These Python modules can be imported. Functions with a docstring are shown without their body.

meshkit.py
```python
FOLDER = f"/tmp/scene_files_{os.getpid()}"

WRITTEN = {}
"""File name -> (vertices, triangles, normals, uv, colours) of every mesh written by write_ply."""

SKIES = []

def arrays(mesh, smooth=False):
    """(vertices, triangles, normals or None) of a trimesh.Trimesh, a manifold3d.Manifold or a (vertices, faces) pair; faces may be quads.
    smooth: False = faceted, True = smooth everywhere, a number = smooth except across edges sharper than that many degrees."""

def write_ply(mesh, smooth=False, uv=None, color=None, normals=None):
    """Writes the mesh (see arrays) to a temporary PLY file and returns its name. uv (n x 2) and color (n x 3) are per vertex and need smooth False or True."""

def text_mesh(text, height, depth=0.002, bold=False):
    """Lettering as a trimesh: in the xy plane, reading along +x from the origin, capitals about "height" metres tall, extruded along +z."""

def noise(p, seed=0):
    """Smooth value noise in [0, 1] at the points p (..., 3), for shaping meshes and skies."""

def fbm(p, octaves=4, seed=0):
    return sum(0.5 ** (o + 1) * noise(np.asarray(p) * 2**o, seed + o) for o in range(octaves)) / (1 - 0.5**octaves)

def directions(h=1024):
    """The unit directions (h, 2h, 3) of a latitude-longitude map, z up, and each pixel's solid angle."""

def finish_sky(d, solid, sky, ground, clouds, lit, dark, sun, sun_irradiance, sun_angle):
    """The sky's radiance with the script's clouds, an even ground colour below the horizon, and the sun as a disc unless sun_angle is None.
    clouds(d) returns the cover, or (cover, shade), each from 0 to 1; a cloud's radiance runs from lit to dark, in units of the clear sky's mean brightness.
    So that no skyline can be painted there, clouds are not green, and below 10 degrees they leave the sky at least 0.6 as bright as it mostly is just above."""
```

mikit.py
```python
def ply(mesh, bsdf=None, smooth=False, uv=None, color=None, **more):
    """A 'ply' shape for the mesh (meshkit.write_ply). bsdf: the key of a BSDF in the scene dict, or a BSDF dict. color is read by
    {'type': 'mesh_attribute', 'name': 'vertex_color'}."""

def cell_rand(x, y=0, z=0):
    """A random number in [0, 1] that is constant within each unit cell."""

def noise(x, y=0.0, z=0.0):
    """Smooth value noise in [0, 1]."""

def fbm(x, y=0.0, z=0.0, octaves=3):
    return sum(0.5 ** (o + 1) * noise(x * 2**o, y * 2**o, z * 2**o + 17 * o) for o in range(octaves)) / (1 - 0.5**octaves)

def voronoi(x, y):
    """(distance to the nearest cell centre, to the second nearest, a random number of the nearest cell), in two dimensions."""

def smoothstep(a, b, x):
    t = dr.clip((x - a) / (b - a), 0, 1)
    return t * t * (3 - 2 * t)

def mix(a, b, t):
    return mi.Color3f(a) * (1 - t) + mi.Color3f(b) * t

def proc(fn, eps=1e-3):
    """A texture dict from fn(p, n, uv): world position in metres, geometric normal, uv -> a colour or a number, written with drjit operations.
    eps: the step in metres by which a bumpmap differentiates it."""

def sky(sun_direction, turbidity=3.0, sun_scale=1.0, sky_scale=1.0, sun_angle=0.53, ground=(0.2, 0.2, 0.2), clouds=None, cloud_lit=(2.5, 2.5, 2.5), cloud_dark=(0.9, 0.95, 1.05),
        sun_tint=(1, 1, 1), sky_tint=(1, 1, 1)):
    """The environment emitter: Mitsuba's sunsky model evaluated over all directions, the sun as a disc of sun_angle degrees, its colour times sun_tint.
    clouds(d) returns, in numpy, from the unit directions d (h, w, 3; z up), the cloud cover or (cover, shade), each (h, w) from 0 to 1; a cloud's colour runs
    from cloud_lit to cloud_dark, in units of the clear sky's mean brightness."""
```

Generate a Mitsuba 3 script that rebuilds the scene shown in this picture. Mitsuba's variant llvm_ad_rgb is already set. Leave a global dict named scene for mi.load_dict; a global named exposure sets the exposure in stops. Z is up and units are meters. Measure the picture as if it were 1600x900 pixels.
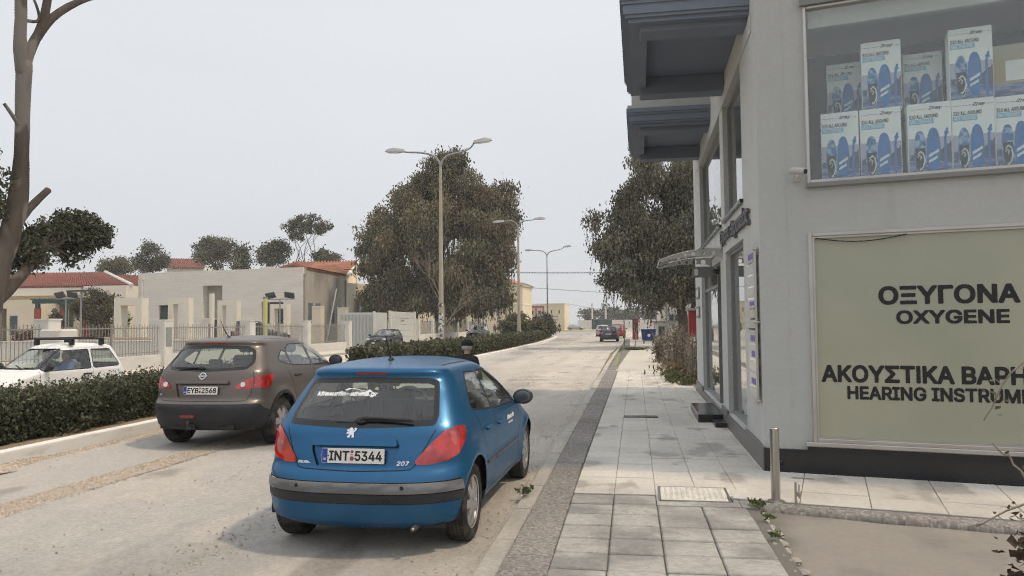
import math, random
import numpy as np, trimesh, shapely, mitsuba as mi, drjit as dr, mikit, meshkit
from shapely import affinity
from shapely.geometry import Polygon, LineString, Point, MultiPolygon, box as sbox
from scipy.interpolate import PchipInterpolator

T = mi.ScalarTransform4f
scene, labels = {}, {}

# ---------------------------------------------------------------- camera, sky, exposure
YAW, PITCH, ROLL, EYE = math.radians(8.6), math.radians(2.69), 0.010, np.array([0.0, 0.0, 1.75])
_f = np.array([-math.sin(YAW) * math.cos(PITCH), math.cos(YAW) * math.cos(PITCH), math.sin(PITCH)])
_r0 = np.array([math.cos(YAW), math.sin(YAW), 0.0])
_u0 = np.cross(_r0, _f)
_up = _u0 * math.cos(ROLL) + _r0 * math.sin(ROLL)
scene['camera'] = {'type': 'perspective', 'fov': 2 * math.degrees(math.atan(800 / 1190)), 'fov_axis': 'x', 'near_clip': 0.05, 'far_clip': 4000.0,
                   'to_world': T().look_at(origin=EYE.tolist(), target=(EYE + _f).tolist(), up=_up.tolist())}
SUN = (math.cos(math.radians(58)) * math.cos(math.radians(-9)), math.cos(math.radians(58)) * math.sin(math.radians(-9)), math.sin(math.radians(58)))


def veil(d):
    p = np.stack([d[..., 0], d[..., 1], d[..., 2] * 3.0], -1) * 1.6
    n = meshkit.fbm(p + 7.0, 4, 3)
    return 0.93 + 0.05 * n, np.clip(0.92 - 0.95 * d[..., 2] + 0.35 * (n - 0.5), 0, 1)


scene['sky'] = mikit.sky(SUN, turbidity=5, sun_scale=0.36, sun_angle=3.0, sky_scale=1.0, clouds=veil, cloud_lit=(2.22, 2.25, 2.30), cloud_dark=(1.30, 1.35, 1.42), ground=(0.3, 0.29, 0.27), sun_tint=(1, 0.95, 0.86))
exposure = 1.88

# ---------------------------------------------------------------- bookkeeping


def _free(key):
    if key not in scene and key not in labels and not any(k.startswith(key + '__') for k in scene):
        return key
    i = 1
    while True:
        k = f'{key}_{i:03d}'
        if k not in scene and k not in labels:
            return k
        i += 1


_count = {}


def numbered(key):
    n = _count.get(key, -1) + 1
    _count[key] = n
    return key if n == 0 else f'{key}_{n:03d}'


def thing(name, label, category, group=None):
    key = numbered(name)
    labels[key] = {'label': label, 'category': category}
    if group:
        labels[key]['group'] = group
    return key


def shape(mesh, bsdf, smooth=False, to_world=None, color=None, normals=None, **more):
    if normals is not None:
        s = {'type': 'ply', 'filename': meshkit.write_ply(mesh, False, None, color, normals=normals), 'face_normals': False, 'bsdf': {'type': 'ref', 'id': bsdf}}
    else:
        s = mikit.ply(mesh, bsdf, smooth, color=color, **more)
    if to_world is not None:
        s['to_world'] = to_world
    return s


def add(key, mesh, bsdf, smooth=False, label=None, category=None, group=None, kind=None, **kw):
    key = numbered(key)
    scene[key] = shape(mesh, bsdf, smooth, **kw)
    d = {k: v for k, v in (('label', label), ('category', category), ('group', group), ('kind', kind)) if v}
    if d:
        labels[key] = d
    return key


def put(key, ply, to_world=None, label=None, **kw):
    """another copy of a shape dict under a key"""
    key = numbered(key)
    scene[key] = {**ply, **({'to_world': to_world} if to_world is not None else {}), **kw}
    if label:
        labels[key] = {'label': label}
    return key


def part(parent, name, mesh, bsdf, smooth=False, label=None, kind=None, **kw):
    return add(f'{parent}__{name}', mesh, bsdf, smooth, label=label, kind=kind, **kw)


def setting(key, mesh, bsdf, smooth=False, label=None, **kw):
    return add(key, mesh, bsdf, smooth, label=label or key.replace('_', ' '), kind='structure', **kw)


# ---------------------------------------------------------------- mesh helpers
cat = trimesh.util.concatenate


def bx(x0, x1, y0, y1, z0, z1, c=0.0):
    if c > 0:
        return cbx(x0, x1, y0, y1, z0, z1, c)
    m = trimesh.creation.box((abs(x1 - x0), abs(y1 - y0), abs(z1 - z0)))
    m.apply_translation(((x0 + x1) / 2, (y0 + y1) / 2, (z0 + z1) / 2))
    return m


def cbx(x0, x1, y0, y1, z0, z1, c):
    """box with chamfered edges"""
    pts = []
    for ax in range(3):
        for sx in (0, 1):
            for sy in (0, 1):
                for sz in (0, 1):
                    lo = [x0 + c, y0 + c, z0 + c]
                    hi = [x1 - c, y1 - c, z1 - c]
                    lo[ax] -= c
                    hi[ax] += c
                    pts.append([(lo, hi)[s][i] for i, s in enumerate((sx, sy, sz))])
    return trimesh.convex.convex_hull(np.array(pts))


def tube(path, rad, n=8, caps=True):
    """swept tube along points, radius scalar or per point"""
    p = np.asarray(path, float)
    k = len(p)
    rad = np.broadcast_to(np.asarray(rad, float), (k,))
    t = np.gradient(p, axis=0) if k > 2 else np.repeat((p[1:] - p[:1]), 2, 0)
    t /= np.linalg.norm(t, axis=1, keepdims=True) + 1e-12
    ref = np.array([0, 0, 1.0]) if abs(t[0][2]) < 0.9 else np.array([1.0, 0, 0])
    V = []
    a = np.cross(t[0], ref)
    a /= np.linalg.norm(a)
    for i in range(k):
        a = a - t[i] * (a @ t[i])
        a /= np.linalg.norm(a) + 1e-12
        b = np.cross(t[i], a)
        ang = np.arange(n) * 2 * np.pi / n
        V.append(p[i] + rad[i] * (np.cos(ang)[:, None] * a + np.sin(ang)[:, None] * b))
    V = np.vstack(V)
    F = []
    for i in range(k - 1):
        for j in range(n):
            q = [i * n + j, i * n + (j + 1) % n, (i + 1) * n + (j + 1) % n, (i + 1) * n + j]
            F += [[q[0], q[1], q[2]], [q[0], q[2], q[3]]]
    if caps:
        V = np.vstack([V, p[0], p[-1]])
        for j in range(n):
            F += [[len(V) - 2, (j + 1) % n, j], [len(V) - 1, (k - 1) * n + j, (k - 1) * n + (j + 1) % n]]
    return trimesh.Trimesh(V, np.array(F), process=False)


def lathe(profile, n=32):
    """profile of (r, z) revolved about z"""
    return trimesh.creation.revolve(np.asarray(profile, float), sections=n)


def extrude(poly, h):
    gs = [g for g in getattr(poly, 'geoms', [poly]) if g.geom_type == 'Polygon' and g.area > 1e-9]
    return cat([trimesh.creation.extrude_polygon(g, h, engine='earcut') for g in gs])


def xf(mesh, m):
    mesh = mesh.copy()
    mesh.apply_transform(np.asarray(m, float))
    return mesh


def mat(x=(1, 0, 0), y=(0, 1, 0), z=(0, 0, 1), o=(0, 0, 0)):
    m = np.eye(4)
    m[:3, 0], m[:3, 1], m[:3, 2], m[:3, 3] = x, y, z, o
    return m


def rotz(a, o=(0, 0, 0)):
    c, s = math.cos(a), math.sin(a)
    return mat((c, s, 0), (-s, c, 0), (0, 0, 1), o)


_texts = {}


def text_poly(text, height, fat=0.0):
    """outline of lettering as a shapely shape, baseline at 0"""
    k = (text, height, fat)
    if k not in _texts:
        m = meshkit.text_mesh(text, height, 0.01, bold=fat > 0)
        v = m.vertices[m.faces]
        top = v[(v[:, :, 2] > 0.009).all(1)][:, :, :2]
        p = shapely.union_all(shapely.polygons(top).tolist(), grid_size=height * 1e-4)
        if fat:
            p = p.buffer(fat * height).simplify(height * 0.004)
        _texts[k] = p
    return _texts[k]


def text_box(text, w, h, fat=0.0):
    """lettering stretched to fit w x h, lower left at the origin"""
    p = text_poly(text, 1.0, fat)
    x0, y0, x1, y1 = p.bounds
    return affinity.scale(affinity.translate(p, -x0, -y0), w / (x1 - x0), h / (y1 - y0), origin=(0, 0))


def rsolid(poly, h, z=0.0):
    m = extrude(poly, h)
    m.apply_translation((0, 0, z))
    return m


def ellipsoid(c, r, sub=2, seed=0, rough=0.0):
    m = trimesh.creation.icosphere(subdivisions=sub, radius=1.0)
    v = m.vertices
    if rough:
        v = v * (1 + rough * (meshkit.fbm(v * 2.0 + seed * 3.1, 3, seed) - 0.5))[:, None]
    return trimesh.Trimesh(v * np.asarray(r) + np.asarray(c), m.faces, process=False)


# ---------------------------------------------------------------- materials
rgb = lambda *c: {'type': 'rgb', 'value': list(c)}
nz, fb, sstep, mix = mikit.noise, mikit.fbm, mikit.smoothstep, mikit.mix


def M(name, color, rough=0.6, spec=0.4, metallic=0.0, two=True, bump=None, bump_scale=0.01, **kw):
    c = color if isinstance(color, dict) else (mikit.proc(color) if callable(color) else rgb(*color))
    r = mikit.proc(rough) if callable(rough) else rough
    b = {'type': 'principled', 'base_color': c, 'roughness': r, 'specular': spec, 'metallic': metallic, **kw}
    if bump:
        b = {'type': 'bumpmap', 'texture': mikit.proc(bump[0], bump[1] if len(bump) > 1 else 2e-3), 'scale': bump_scale, 'bsdf': b}
    scene[name] = {'type': 'twosided', 'bsdf': b} if two else b
    return name


M('black_plastic', (0.018, 0.018, 0.02), 0.5)
M('dark_plastic', lambda p, n, uv: mix((0.014, 0.016, 0.021), (0.034, 0.036, 0.041), fb(p.x * 5, p.y * 5, p.z * 5)), 0.55)
M('rubber', lambda p, n, uv: mix((0.022, 0.022, 0.022), (0.07, 0.066, 0.06), sstep(0.35, 0.75, fb(p.x * 9, p.y * 9, p.z * 9))), 0.85, spec=0.2)
M('alloy', (0.52, 0.52, 0.52), 0.35, metallic=0.75)
M('chrome', (0.75, 0.76, 0.78), 0.15, metallic=1.0)
M('steel', lambda p, n, uv: mix((0.42, 0.40, 0.37), (0.55, 0.53, 0.50), fb(p.x * 60, p.y * 60, p.z * 3)), 0.28, metallic=0.9)
M('cabin', (0.07, 0.073, 0.077), 0.9, spec=0.1)
M('cabin_grey', (0.20, 0.20, 0.205), 0.9, spec=0.1)
def lens(p, n, uv):
    w = fb(p.x * 9 + p.y * 4, p.z * 11, p.y * 7, 3)
    c = mix((0.22, 0.005, 0.006), (0.50, 0.018, 0.014), sstep(.3, .7, w))
    fin = dr.abs(dr.sin((p.z * 1.0 + .35 * p.x) * 210))
    c = c * (.80 + .28 * fin)
    return mix(c, (0.60, 0.13, 0.09), sstep(.74, .86, nz(p.x * 15 + 3, p.z * 24, p.y * 15)) * .5)


M('red_lens', lens, 0.06, spec=0.8, clearcoat=1.0, clearcoat_gloss=0.98)
M('red_lens_dark', (0.20, 0.008, 0.010), 0.12, spec=0.6, clearcoat=1.0, clearcoat_gloss=0.9)
M('clear_lens', (0.62, 0.63, 0.66), 0.12, spec=0.7, metallic=0.4, clearcoat=1.0)
M('plate_white', (0.62, 0.62, 0.60), 0.4)
M('plate_blue', (0.02, 0.05, 0.28), 0.4)
M('ink', (0.012, 0.012, 0.014), 0.5)
M('white_print', (0.75, 0.76, 0.78), 0.5)
scene['car_glass'] = {'type': 'thindielectric', 'int_ior': 1.5, 'specular_transmittance': rgb(0.78, 0.84, 0.79)}
scene['shop_glass'] = {'type': 'thindielectric', 'int_ior': 1.52, 'specular_transmittance': rgb(0.93, 0.96, 0.95)}
M('mirror_glass', (0.16, 0.17, 0.18), 0.12, metallic=0.9)
M('frit', (0.010, 0.011, 0.013), 0.06, spec=0.5)


def dusty(base, dust, amount=0.45, low=0.15, high=0.75):
    def fn(p, n, uv):
        k = fb(p.x * 3.1, p.y * 3.1, p.z * 4) * (1 - sstep(low, high, p.z)) * amount * 1.3 + 0.16 * fb(p.x * 1.7 + 9, p.y * 1.7, p.z * 1.7) * amount
        return mix(base, dust, k)
    return fn


M('paint_blue', dusty((0.001, 0.092, 0.225), (0.13, 0.15, 0.17), 0.09), 0.28, spec=0.45, metallic=0.5, clearcoat=1.0, clearcoat_gloss=0.93)
M('paint_brown', dusty((0.120, 0.102, 0.092), (0.19, 0.178, 0.165), 0.6, 0.3, 1.0), 0.33, spec=0.5, metallic=0.5, clearcoat=0.8, clearcoat_gloss=0.9)
M('paint_white', dusty((0.74, 0.75, 0.75), (0.4, 0.37, 0.32), 0.5), 0.35, spec=0.5, clearcoat=0.8, clearcoat_gloss=0.9)
M('paint_black', dusty((0.016, 0.017, 0.022), (0.16, 0.15, 0.14), 0.4), 0.3, spec=0.5, clearcoat=1.0, clearcoat_gloss=0.93)
M('paint_navy', dusty((0.018, 0.022, 0.040), (0.15, 0.14, 0.13), 0.4), 0.3, spec=0.5, clearcoat=1.0, clearcoat_gloss=0.93)
M('paint_red', (0.28, 0.03, 0.03), 0.35, clearcoat=0.6)
M('paint_silver', (0.42, 0.43, 0.44), 0.35, metallic=0.5, clearcoat=0.8)
M('strip_grey', lambda p, n, uv: mix((0.10, 0.105, 0.11), (0.20, 0.205, 0.21), sstep(0.3, 0.7, fb(p.x * 4, p.y * 4, p.z * 14))), 0.5)
# ================================================================ ground, road, pavements
def concrete(p, n, uv):
    big = fb(p.x * .35 + 3, p.y * .22, 0, 3)
    mid = fb(p.x * 1.7, p.y * .8 + 5, 0, 3)
    fine = fb(p.x * 40, p.y * 40, 0, 2)
    c = mix((0.245, 0.236, 0.222), (0.335, 0.32, 0.298), sstep(0.3, 0.7, big))
    c = mix(c, (0.39, 0.362, 0.32), sstep(0.50, 0.74, mid) * .5)
    # dust drifted against the right kerb, between the wheel tracks and on the far half of the road
    d = sstep(-3.4, -1.2, p.x + 0.9 * mid) * (1 - sstep(-1.15, -1.0, p.x)) * .55 + sstep(17, 30, p.y + 3 * mid) * .62 * sstep(-6.2, -4.6, p.x)
    c = mix(c, (0.44, 0.40, 0.345), dr.clip(d, 0, .85) * (.55 + .6 * mid))
    seam = dr.exp(-dr.square((p.x + 6.28 - .012 * p.y) / .02)) * .6 + dr.exp(-dr.square((p.x + 4.0 + .5 * (mid - .5) - .02 * p.y) / .05)) * .12
    c = mix(c, (0.13, 0.125, 0.115), seam)
    tr = dr.exp(-dr.square((p.x + 3.1 + .35 * (nz(p.y * .25) - .5)) / .22)) * .30 + dr.exp(-dr.square((p.x + 1.7 + .35 * (nz(p.y * .25 + 9) - .5)) / .2)) * .22
    c = mix(c, (0.22, 0.20, 0.175), tr * sstep(.35, .6, fb(p.x * 3, p.y * .7)))
    # stains and cracks
    c = mix(c, (0.15, 0.14, 0.125), .55 * sstep(.68, .78, fb(p.x * .9 + 20, p.y * .55 + 3, 0, 4)))
    cr = dr.abs(fb(p.x * .55 + 40, p.y * .4 + 11, 0, 4) - .5)
    c = mix(c, (0.10, 0.095, 0.085), .75 * (1 - sstep(0.0, .004, cr)) * sstep(.5, .6, fb(p.x * .2, p.y * .2 + 70)))
    return c * (0.84 + .32 * fine) * (0.93 + .14 * fb(p.x * 9, p.y * 9, 0, 3))


def gravelly(p, n, uv):
    d, d2, r = mikit.voronoi(p.x * 44, p.y * 44)
    c = mix((0.26, 0.225, 0.185), (0.50, 0.43, 0.36), r)
    return mix(c, (0.38, 0.335, 0.28), sstep(.4, .6, fb(p.x * 2, p.y * 2)) * .6) * (0.7 + .45 * sstep(0.0, .35, d2 - d))


def pebbles(p, n, uv):
    d, d2, r = mikit.voronoi(p.x * 42, p.y * 42)
    c = mix((0.13, 0.12, 0.115), (0.36, 0.33, 0.30), r)
    return mix((0.20, 0.19, 0.18), c, sstep(.05, .3, d2 - d)) * (.8 + .4 * fb(p.x * 1.5, p.y * 1.5))


def slab(p, n, uv):
    k = fb(p.x * 1.1 + 4, p.y * .9, 0, 4)
    f = fb(p.x * 25, p.y * 30, p.z * 20, 3)
    t = mikit.cell_rand(dr.floor((p.x + .55) / .398), dr.floor((p.y - 7.6) / .40))
    c = mix((0.40, 0.378, 0.343), (0.52, 0.494, 0.45), sstep(.3, .7, k) * .6 + .4 * t)
    c = mix(c, (0.55, 0.52, 0.46), .5 * sstep(.55, .75, fb(p.x * .6, p.y * .35 + 30)))
    c = mix(c, (0.24, 0.228, 0.208), .65 * sstep(.62, .74, fb(p.x * 1.9 + 11, p.y * 1.3, 0, 4)))
    return c * (.84 + .32 * f)


def stamped(p, n, uv):
    k = fb(p.x * 2.2 + 4, p.y * 2.6, 0, 4)
    v = dr.abs(fb(p.x * 5 + 7, p.y * 7, 0, 4) - .5)
    c = mix((0.225, 0.218, 0.206), (0.365, 0.352, 0.328), sstep(.28, .7, k))
    c = mix(c, (0.22, 0.21, 0.20), .5 * (1 - sstep(0, .03, v)))
    return c * (.82 + .36 * fb(p.x * 30, p.y * 30, 0, 3))


M('road_concrete', concrete, 0.85, spec=.25, bump=(lambda p, n, uv: fb(p.x * 30, p.y * 30, 0, 3) + 2.2 * fb(p.x * 5, p.y * 5, 0, 2), 4e-3), bump_scale=.004)
M('gravel_bed', gravelly, 0.95, spec=.1, bump=(lambda p, n, uv: 1 - mikit.voronoi(p.x * 44, p.y * 44)[0], 3e-3), bump_scale=.008)
M('pebble_concrete', pebbles, 0.8, spec=.3, bump=(lambda p, n, uv: 1 - mikit.voronoi(p.x * 42, p.y * 42)[0], 3e-3), bump_scale=.008)
M('paving', slab, 0.8, spec=.3, bump=(lambda p, n, uv: fb(p.x * 22, p.y * 22, 0, 3), 4e-3), bump_scale=.003)
M('stamped_paving', stamped, 0.75, spec=.3, bump=(lambda p, n, uv: fb(p.x * 9, p.y * 11, 0, 4), 4e-3), bump_scale=.022)
M('grout', (0.15, 0.145, 0.13), .95, spec=.1)
M('earth', lambda p, n, uv: mix((0.14, 0.11, 0.08), (0.27, 0.22, 0.165), fb(p.x * 2, p.y * 2, 0, 4)) * (.7 + .6 * fb(p.x * 25, p.y * 25)), .95, spec=.1)
M('white_kerb', lambda p, n, uv: mix((0.60, 0.59, 0.565), (0.42, 0.40, 0.365), sstep(.55, .85, fb(p.x * 5, p.y * 2.2, p.z * 9, 4)) * (1.0 - .3 * sstep(.06, .18, p.z))), .8, spec=.2)
M('kerb_concrete', lambda p, n, uv: mix((0.25, 0.24, 0.22), (0.42, 0.395, 0.35), fb(p.x * 4, p.y * 1.5, 0, 4)) * (.8 + .4 * fb(p.x * 35, p.y * 35)), .85, spec=.2)
M('far_ground', lambda p, n, uv: mix((0.30, 0.27, 0.22), (0.20, 0.20, 0.14), sstep(.4, .6, fb(p.x * .03, p.y * .02))), .95, spec=.1)
M('far_paving', lambda p, n, uv: mix((0.36, 0.34, 0.30), (0.44, 0.41, 0.36), fb(p.x * .4, p.y * .4, 0, 3)), .9, spec=.2)
M('water', (0.10, 0.16, 0.19), .25, spec=.5)


def sheet(pts, z):
    m = rsolid(Polygon(pts), .02)
    m.apply_translation((0, 0, z - .02))
    return m


def strip_sheet(x0, x1, y0, y1, z, dx=.5, dy=.5, wob=0.0):
    """a gridded sheet"""
    xs, ys = np.linspace(x0, x1, max(2, int((x1 - x0) / dx))), np.linspace(y0, y1, max(2, int((y1 - y0) / dy)))
    X, Y = np.meshgrid(xs, ys)
    V = np.stack([X, Y, np.full_like(X, z) + wob * (meshkit.fbm(np.stack([X * .7, Y * .7, X * 0], -1), 3, 5) - .5)], -1).reshape(-1, 3)
    nx = len(xs)
    i, j = np.meshgrid(np.arange(len(ys) - 1), np.arange(nx - 1), indexing='ij')
    a = (i * nx + j).ravel()
    F = np.vstack([np.stack([a, a + 1, a + nx + 1], 1), np.stack([a, a + nx + 1, a + nx], 1)])
    return trimesh.Trimesh(V, F, process=False)


setting('ground', bx(-500, 500, -110, 420, -.4, -.06), 'far_ground')
setting('sea', bx(-950, 950, 420, 1900, -1.2, -.5), 'water')
setting('road', cat([strip_sheet(-7.9, -1.0, -14, 45, 0, .25, .25, .012), sheet([(-18, 45), (-.95, 45), (-.3, 74), (6, 110), (6, 150), (-60, 150), (-60, 110), (-18, 95)], 0)]), 'road_concrete', True, label='dusty pale concrete road')
setting('far_carriageway', sheet([(-10.4, -14), (-10.4, 45), (-17.0, 45), (-17.0, -14)], .001), 'far_paving')
gr = strip_sheet(-6.32, -5.86, 2, 14.5, .004, .06, .1)
gv = gr.vertices.copy()
edge = (gv[:, 0] > -5.9)
gv[:, 0] += .012 * gv[:, 1] * 1.0 + np.where(edge, .09 * (meshkit.noise(np.stack([gv[:, 1] * 1.7, gv[:, 1] * 0, gv[:, 1] * 0], 1), 3) - .5), 0) + edge * np.where(gv[:, 1] > 11, -.1 * (gv[:, 1] - 11), 0)
setting('gravel_strip', trimesh.Trimesh(gv, gr.faces, process=False), 'gravel_bed', True, label='patch trench filled with tan gravel')

rng = np.random.default_rng(11)


def stones(n, place, s0, s1):
    ico = np.array([[1, 0, -.3], [-.5, .87, -.3], [-.5, -.87, -.3], [.2, .1, .9], [-.3, -.3, .8]])
    hull = trimesh.convex.convex_hull(ico)
    V, F = hull.vertices, hull.faces
    P = place(n)
    s = s0 + (s1 - s0) * rng.random((n, 1)) ** 3
    a = rng.random(n) * 6.28
    c, sn = np.cos(a), np.sin(a)
    base = V[None] * (s[:, None] * (.7 + .6 * rng.random((n, 1, 3))))
    x = base[:, :, 0] * c[:, None] - base[:, :, 1] * sn[:, None]
    y = base[:, :, 0] * sn[:, None] + base[:, :, 1] * c[:, None]
    W = np.stack([x, y, base[:, :, 2] * .8], -1) + P[:, None]
    FF = (F[None] + (np.arange(n) * len(V))[:, None, None]).reshape(-1, 3)
    col = np.repeat(np.array([[.30, .255, .20]]) + np.array([[.24, .22, .2]]) * rng.random((n, 1)), len(V), 0)
    return trimesh.Trimesh(W.reshape(-1, 3), FF, process=False), col


def gravel_place(n):
    P = np.zeros((n, 3))
    k = int(n * .45)
    P[:k, 1] = 4 + 9.5 * rng.random(k) ** 1.2
    P[:k, 0] = -6.3 + .5 * rng.random(k) + .012 * P[:k, 1]
    P[:k, 2] = .006
    P[k:, 1] = 3.5 + 22 * rng.random(n - k) ** 1.4
    lane = rng.choice([-3.25, -1.45, -1.2, -4.7, -7.6], n - k, p=[.45, .15, .2, .1, .1])
    P[k:, 0] = lane + rng.normal(0, .16, n - k)
    P[k:, 0] = np.minimum(P[k:, 0], -1.12)
    P[k:, 2] = .004
    return P


scene['stone_tone'] = {'type': 'twosided', 'bsdf': {'type': 'diffuse', 'reflectance': {'type': 'mesh_attribute', 'name': 'vertex_color'}}}
gm, gc = stones(9000, gravel_place, .004, .016)
add('loose_gravel', gm, 'stone_tone', color=gc, kind='stuff', label='loose gravel scattered over the concrete road')

# pavement on this side -----------------------------------------------------
SW = .08
setting('pavement_base', sheet([(-.985, -12), (-.77, 24), (-.73, 29.9), (-.40, 30), (-.2, 80), (9, 80), (9, 22), (1.9, 20), (1.62, 8.9), (4.5, 8.2), (4.5, 7.6), (1.14, 7.3), (1.02, -12)], SW - .022), 'grout', label='mortar bed under the pavement tiles')
pv = setting('pavement', sheet([(-.45, 27), (1.3, 27), (1.6, 40), (1.9, 46), (7, 46), (7, 78), (.2, 78), (.1, 46)], SW - .006), 'far_paving', label='pale tiled pavement running along the shop')
# kerb stones
for k in range(30):
    y = -1 + k * 1.0
    x = -1.10 + .006 * y
    put('pavement__kerb_stone', shape(cbx(x + rng.normal(0, .004), x + .165, y + .006, y + .994, -.1, SW - .02 + rng.normal(0, .004), .012), 'kerb_concrete'))
setting('kerb_line', cat([bx(-1.10 + .006 * 29 + .011 * i, -.95 + .006 * 29 + .011 * i, 29 + i, 29.995 + i, -.1, SW - .02) for i in range(48)]), 'kerb_concrete', label='far run of the low concrete kerb')
# pebble-faced slabs
for k in range(24):
    y0, y1 = -.6 + k * 1.235, -.6 + (k + 1) * 1.235
    z = SW - .008 + rng.normal(0, .003)
    xa = -.93 + .006 * (y0 + y1) / 2
    put('pavement__pebble_slab', shape(cbx(xa, -.565 + .010 * max(0, y0 - 8), y0 + .004, y1 - .004, -.05, z, .006), 'pebble_concrete'))
# stamped tiles near, smooth tiles beyond
ti = shape(cbx(-.1935, .1935, -.178, .178, -.04, 0, .010), 'stamped_paving')
cols = [-.36 + .398 * i for i in range(4)]
for r in range(20):
    y = 7.36 - .380 * r
    for x in cols:
        if x + .2 > 1.16 - (7.3 - y) * .02 or (abs(x - .57) < .45 and y > 7.2 and x > .2):
            continue
        put('pavement__stone_tile', ti, T().translate([x + .004 * (y - 7), y, SW + float(rng.normal(0, .0025))]).rotate([1, 0, 0], float(rng.normal(0, .35))).rotate([0, 1, 0], float(rng.normal(0, .35))))
tb = shape(cbx(-.197, .197, -.1955, .1955, -.04, 0, .004), 'paving')
for r in range(48):
    y = 7.80 + .402 * r
    for i in range(6):
        x = -.355 + .398 * i + .010 * (y - 7.8)
        lim = 1.50 + .015 * (y - 8.95) if y < 20.6 else 1.45
        if y > 8.7 and x + .19 > lim:
            if x - .15 > lim:
                continue
            w = lim - (x - .197)
            if w > .05:
                put('pavement__tile', shape(cbx(x - .197, lim - .004, y - .198, y + .198, SW - .04, SW + float(rng.normal(0, .001)), .004), 'paving'))
            continue
        if y < 8.7 and x > 1.25:
            continue
        put('pavement__tile', tb, T().translate([x, y, SW + float(rng.normal(0, .0015))]).rotate([0, 1, 0], float(rng.normal(0, .12))))
# paving in front of the window wall, laid square to it
CA = math.radians(14)
DV, NV = np.array([math.cos(CA), -math.sin(CA), 0]), np.array([math.sin(CA), math.cos(CA), 0])
ORI = np.array([1.51, 8.95, 0])
tile2 = shape(cbx(-.297, .297, -.247, .247, -.04, 0, .004), 'paving')
for i in range(7):
    for j in range(4):
        c = ORI + DV * (.10 + .6 * i) - NV * (.26 + .5 * j)
        if c[0] < 1.28:
            continue
        if (c - np.array([1.2, 7.2, 0])) @ NV < .03:
            continue
        put('pavement__corner_tile', tile2, T().translate([float(c[0]), float(c[1]), SW + .001 + float(rng.normal(0, .0015))]).rotate([0, 0, 1], -14))
prof_ = [(.0, -.12), (-.012, .02), (.0, .055), (.03, .078), (.17, .081), (.17, -.12)]
V_, F_ = [], []
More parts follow.
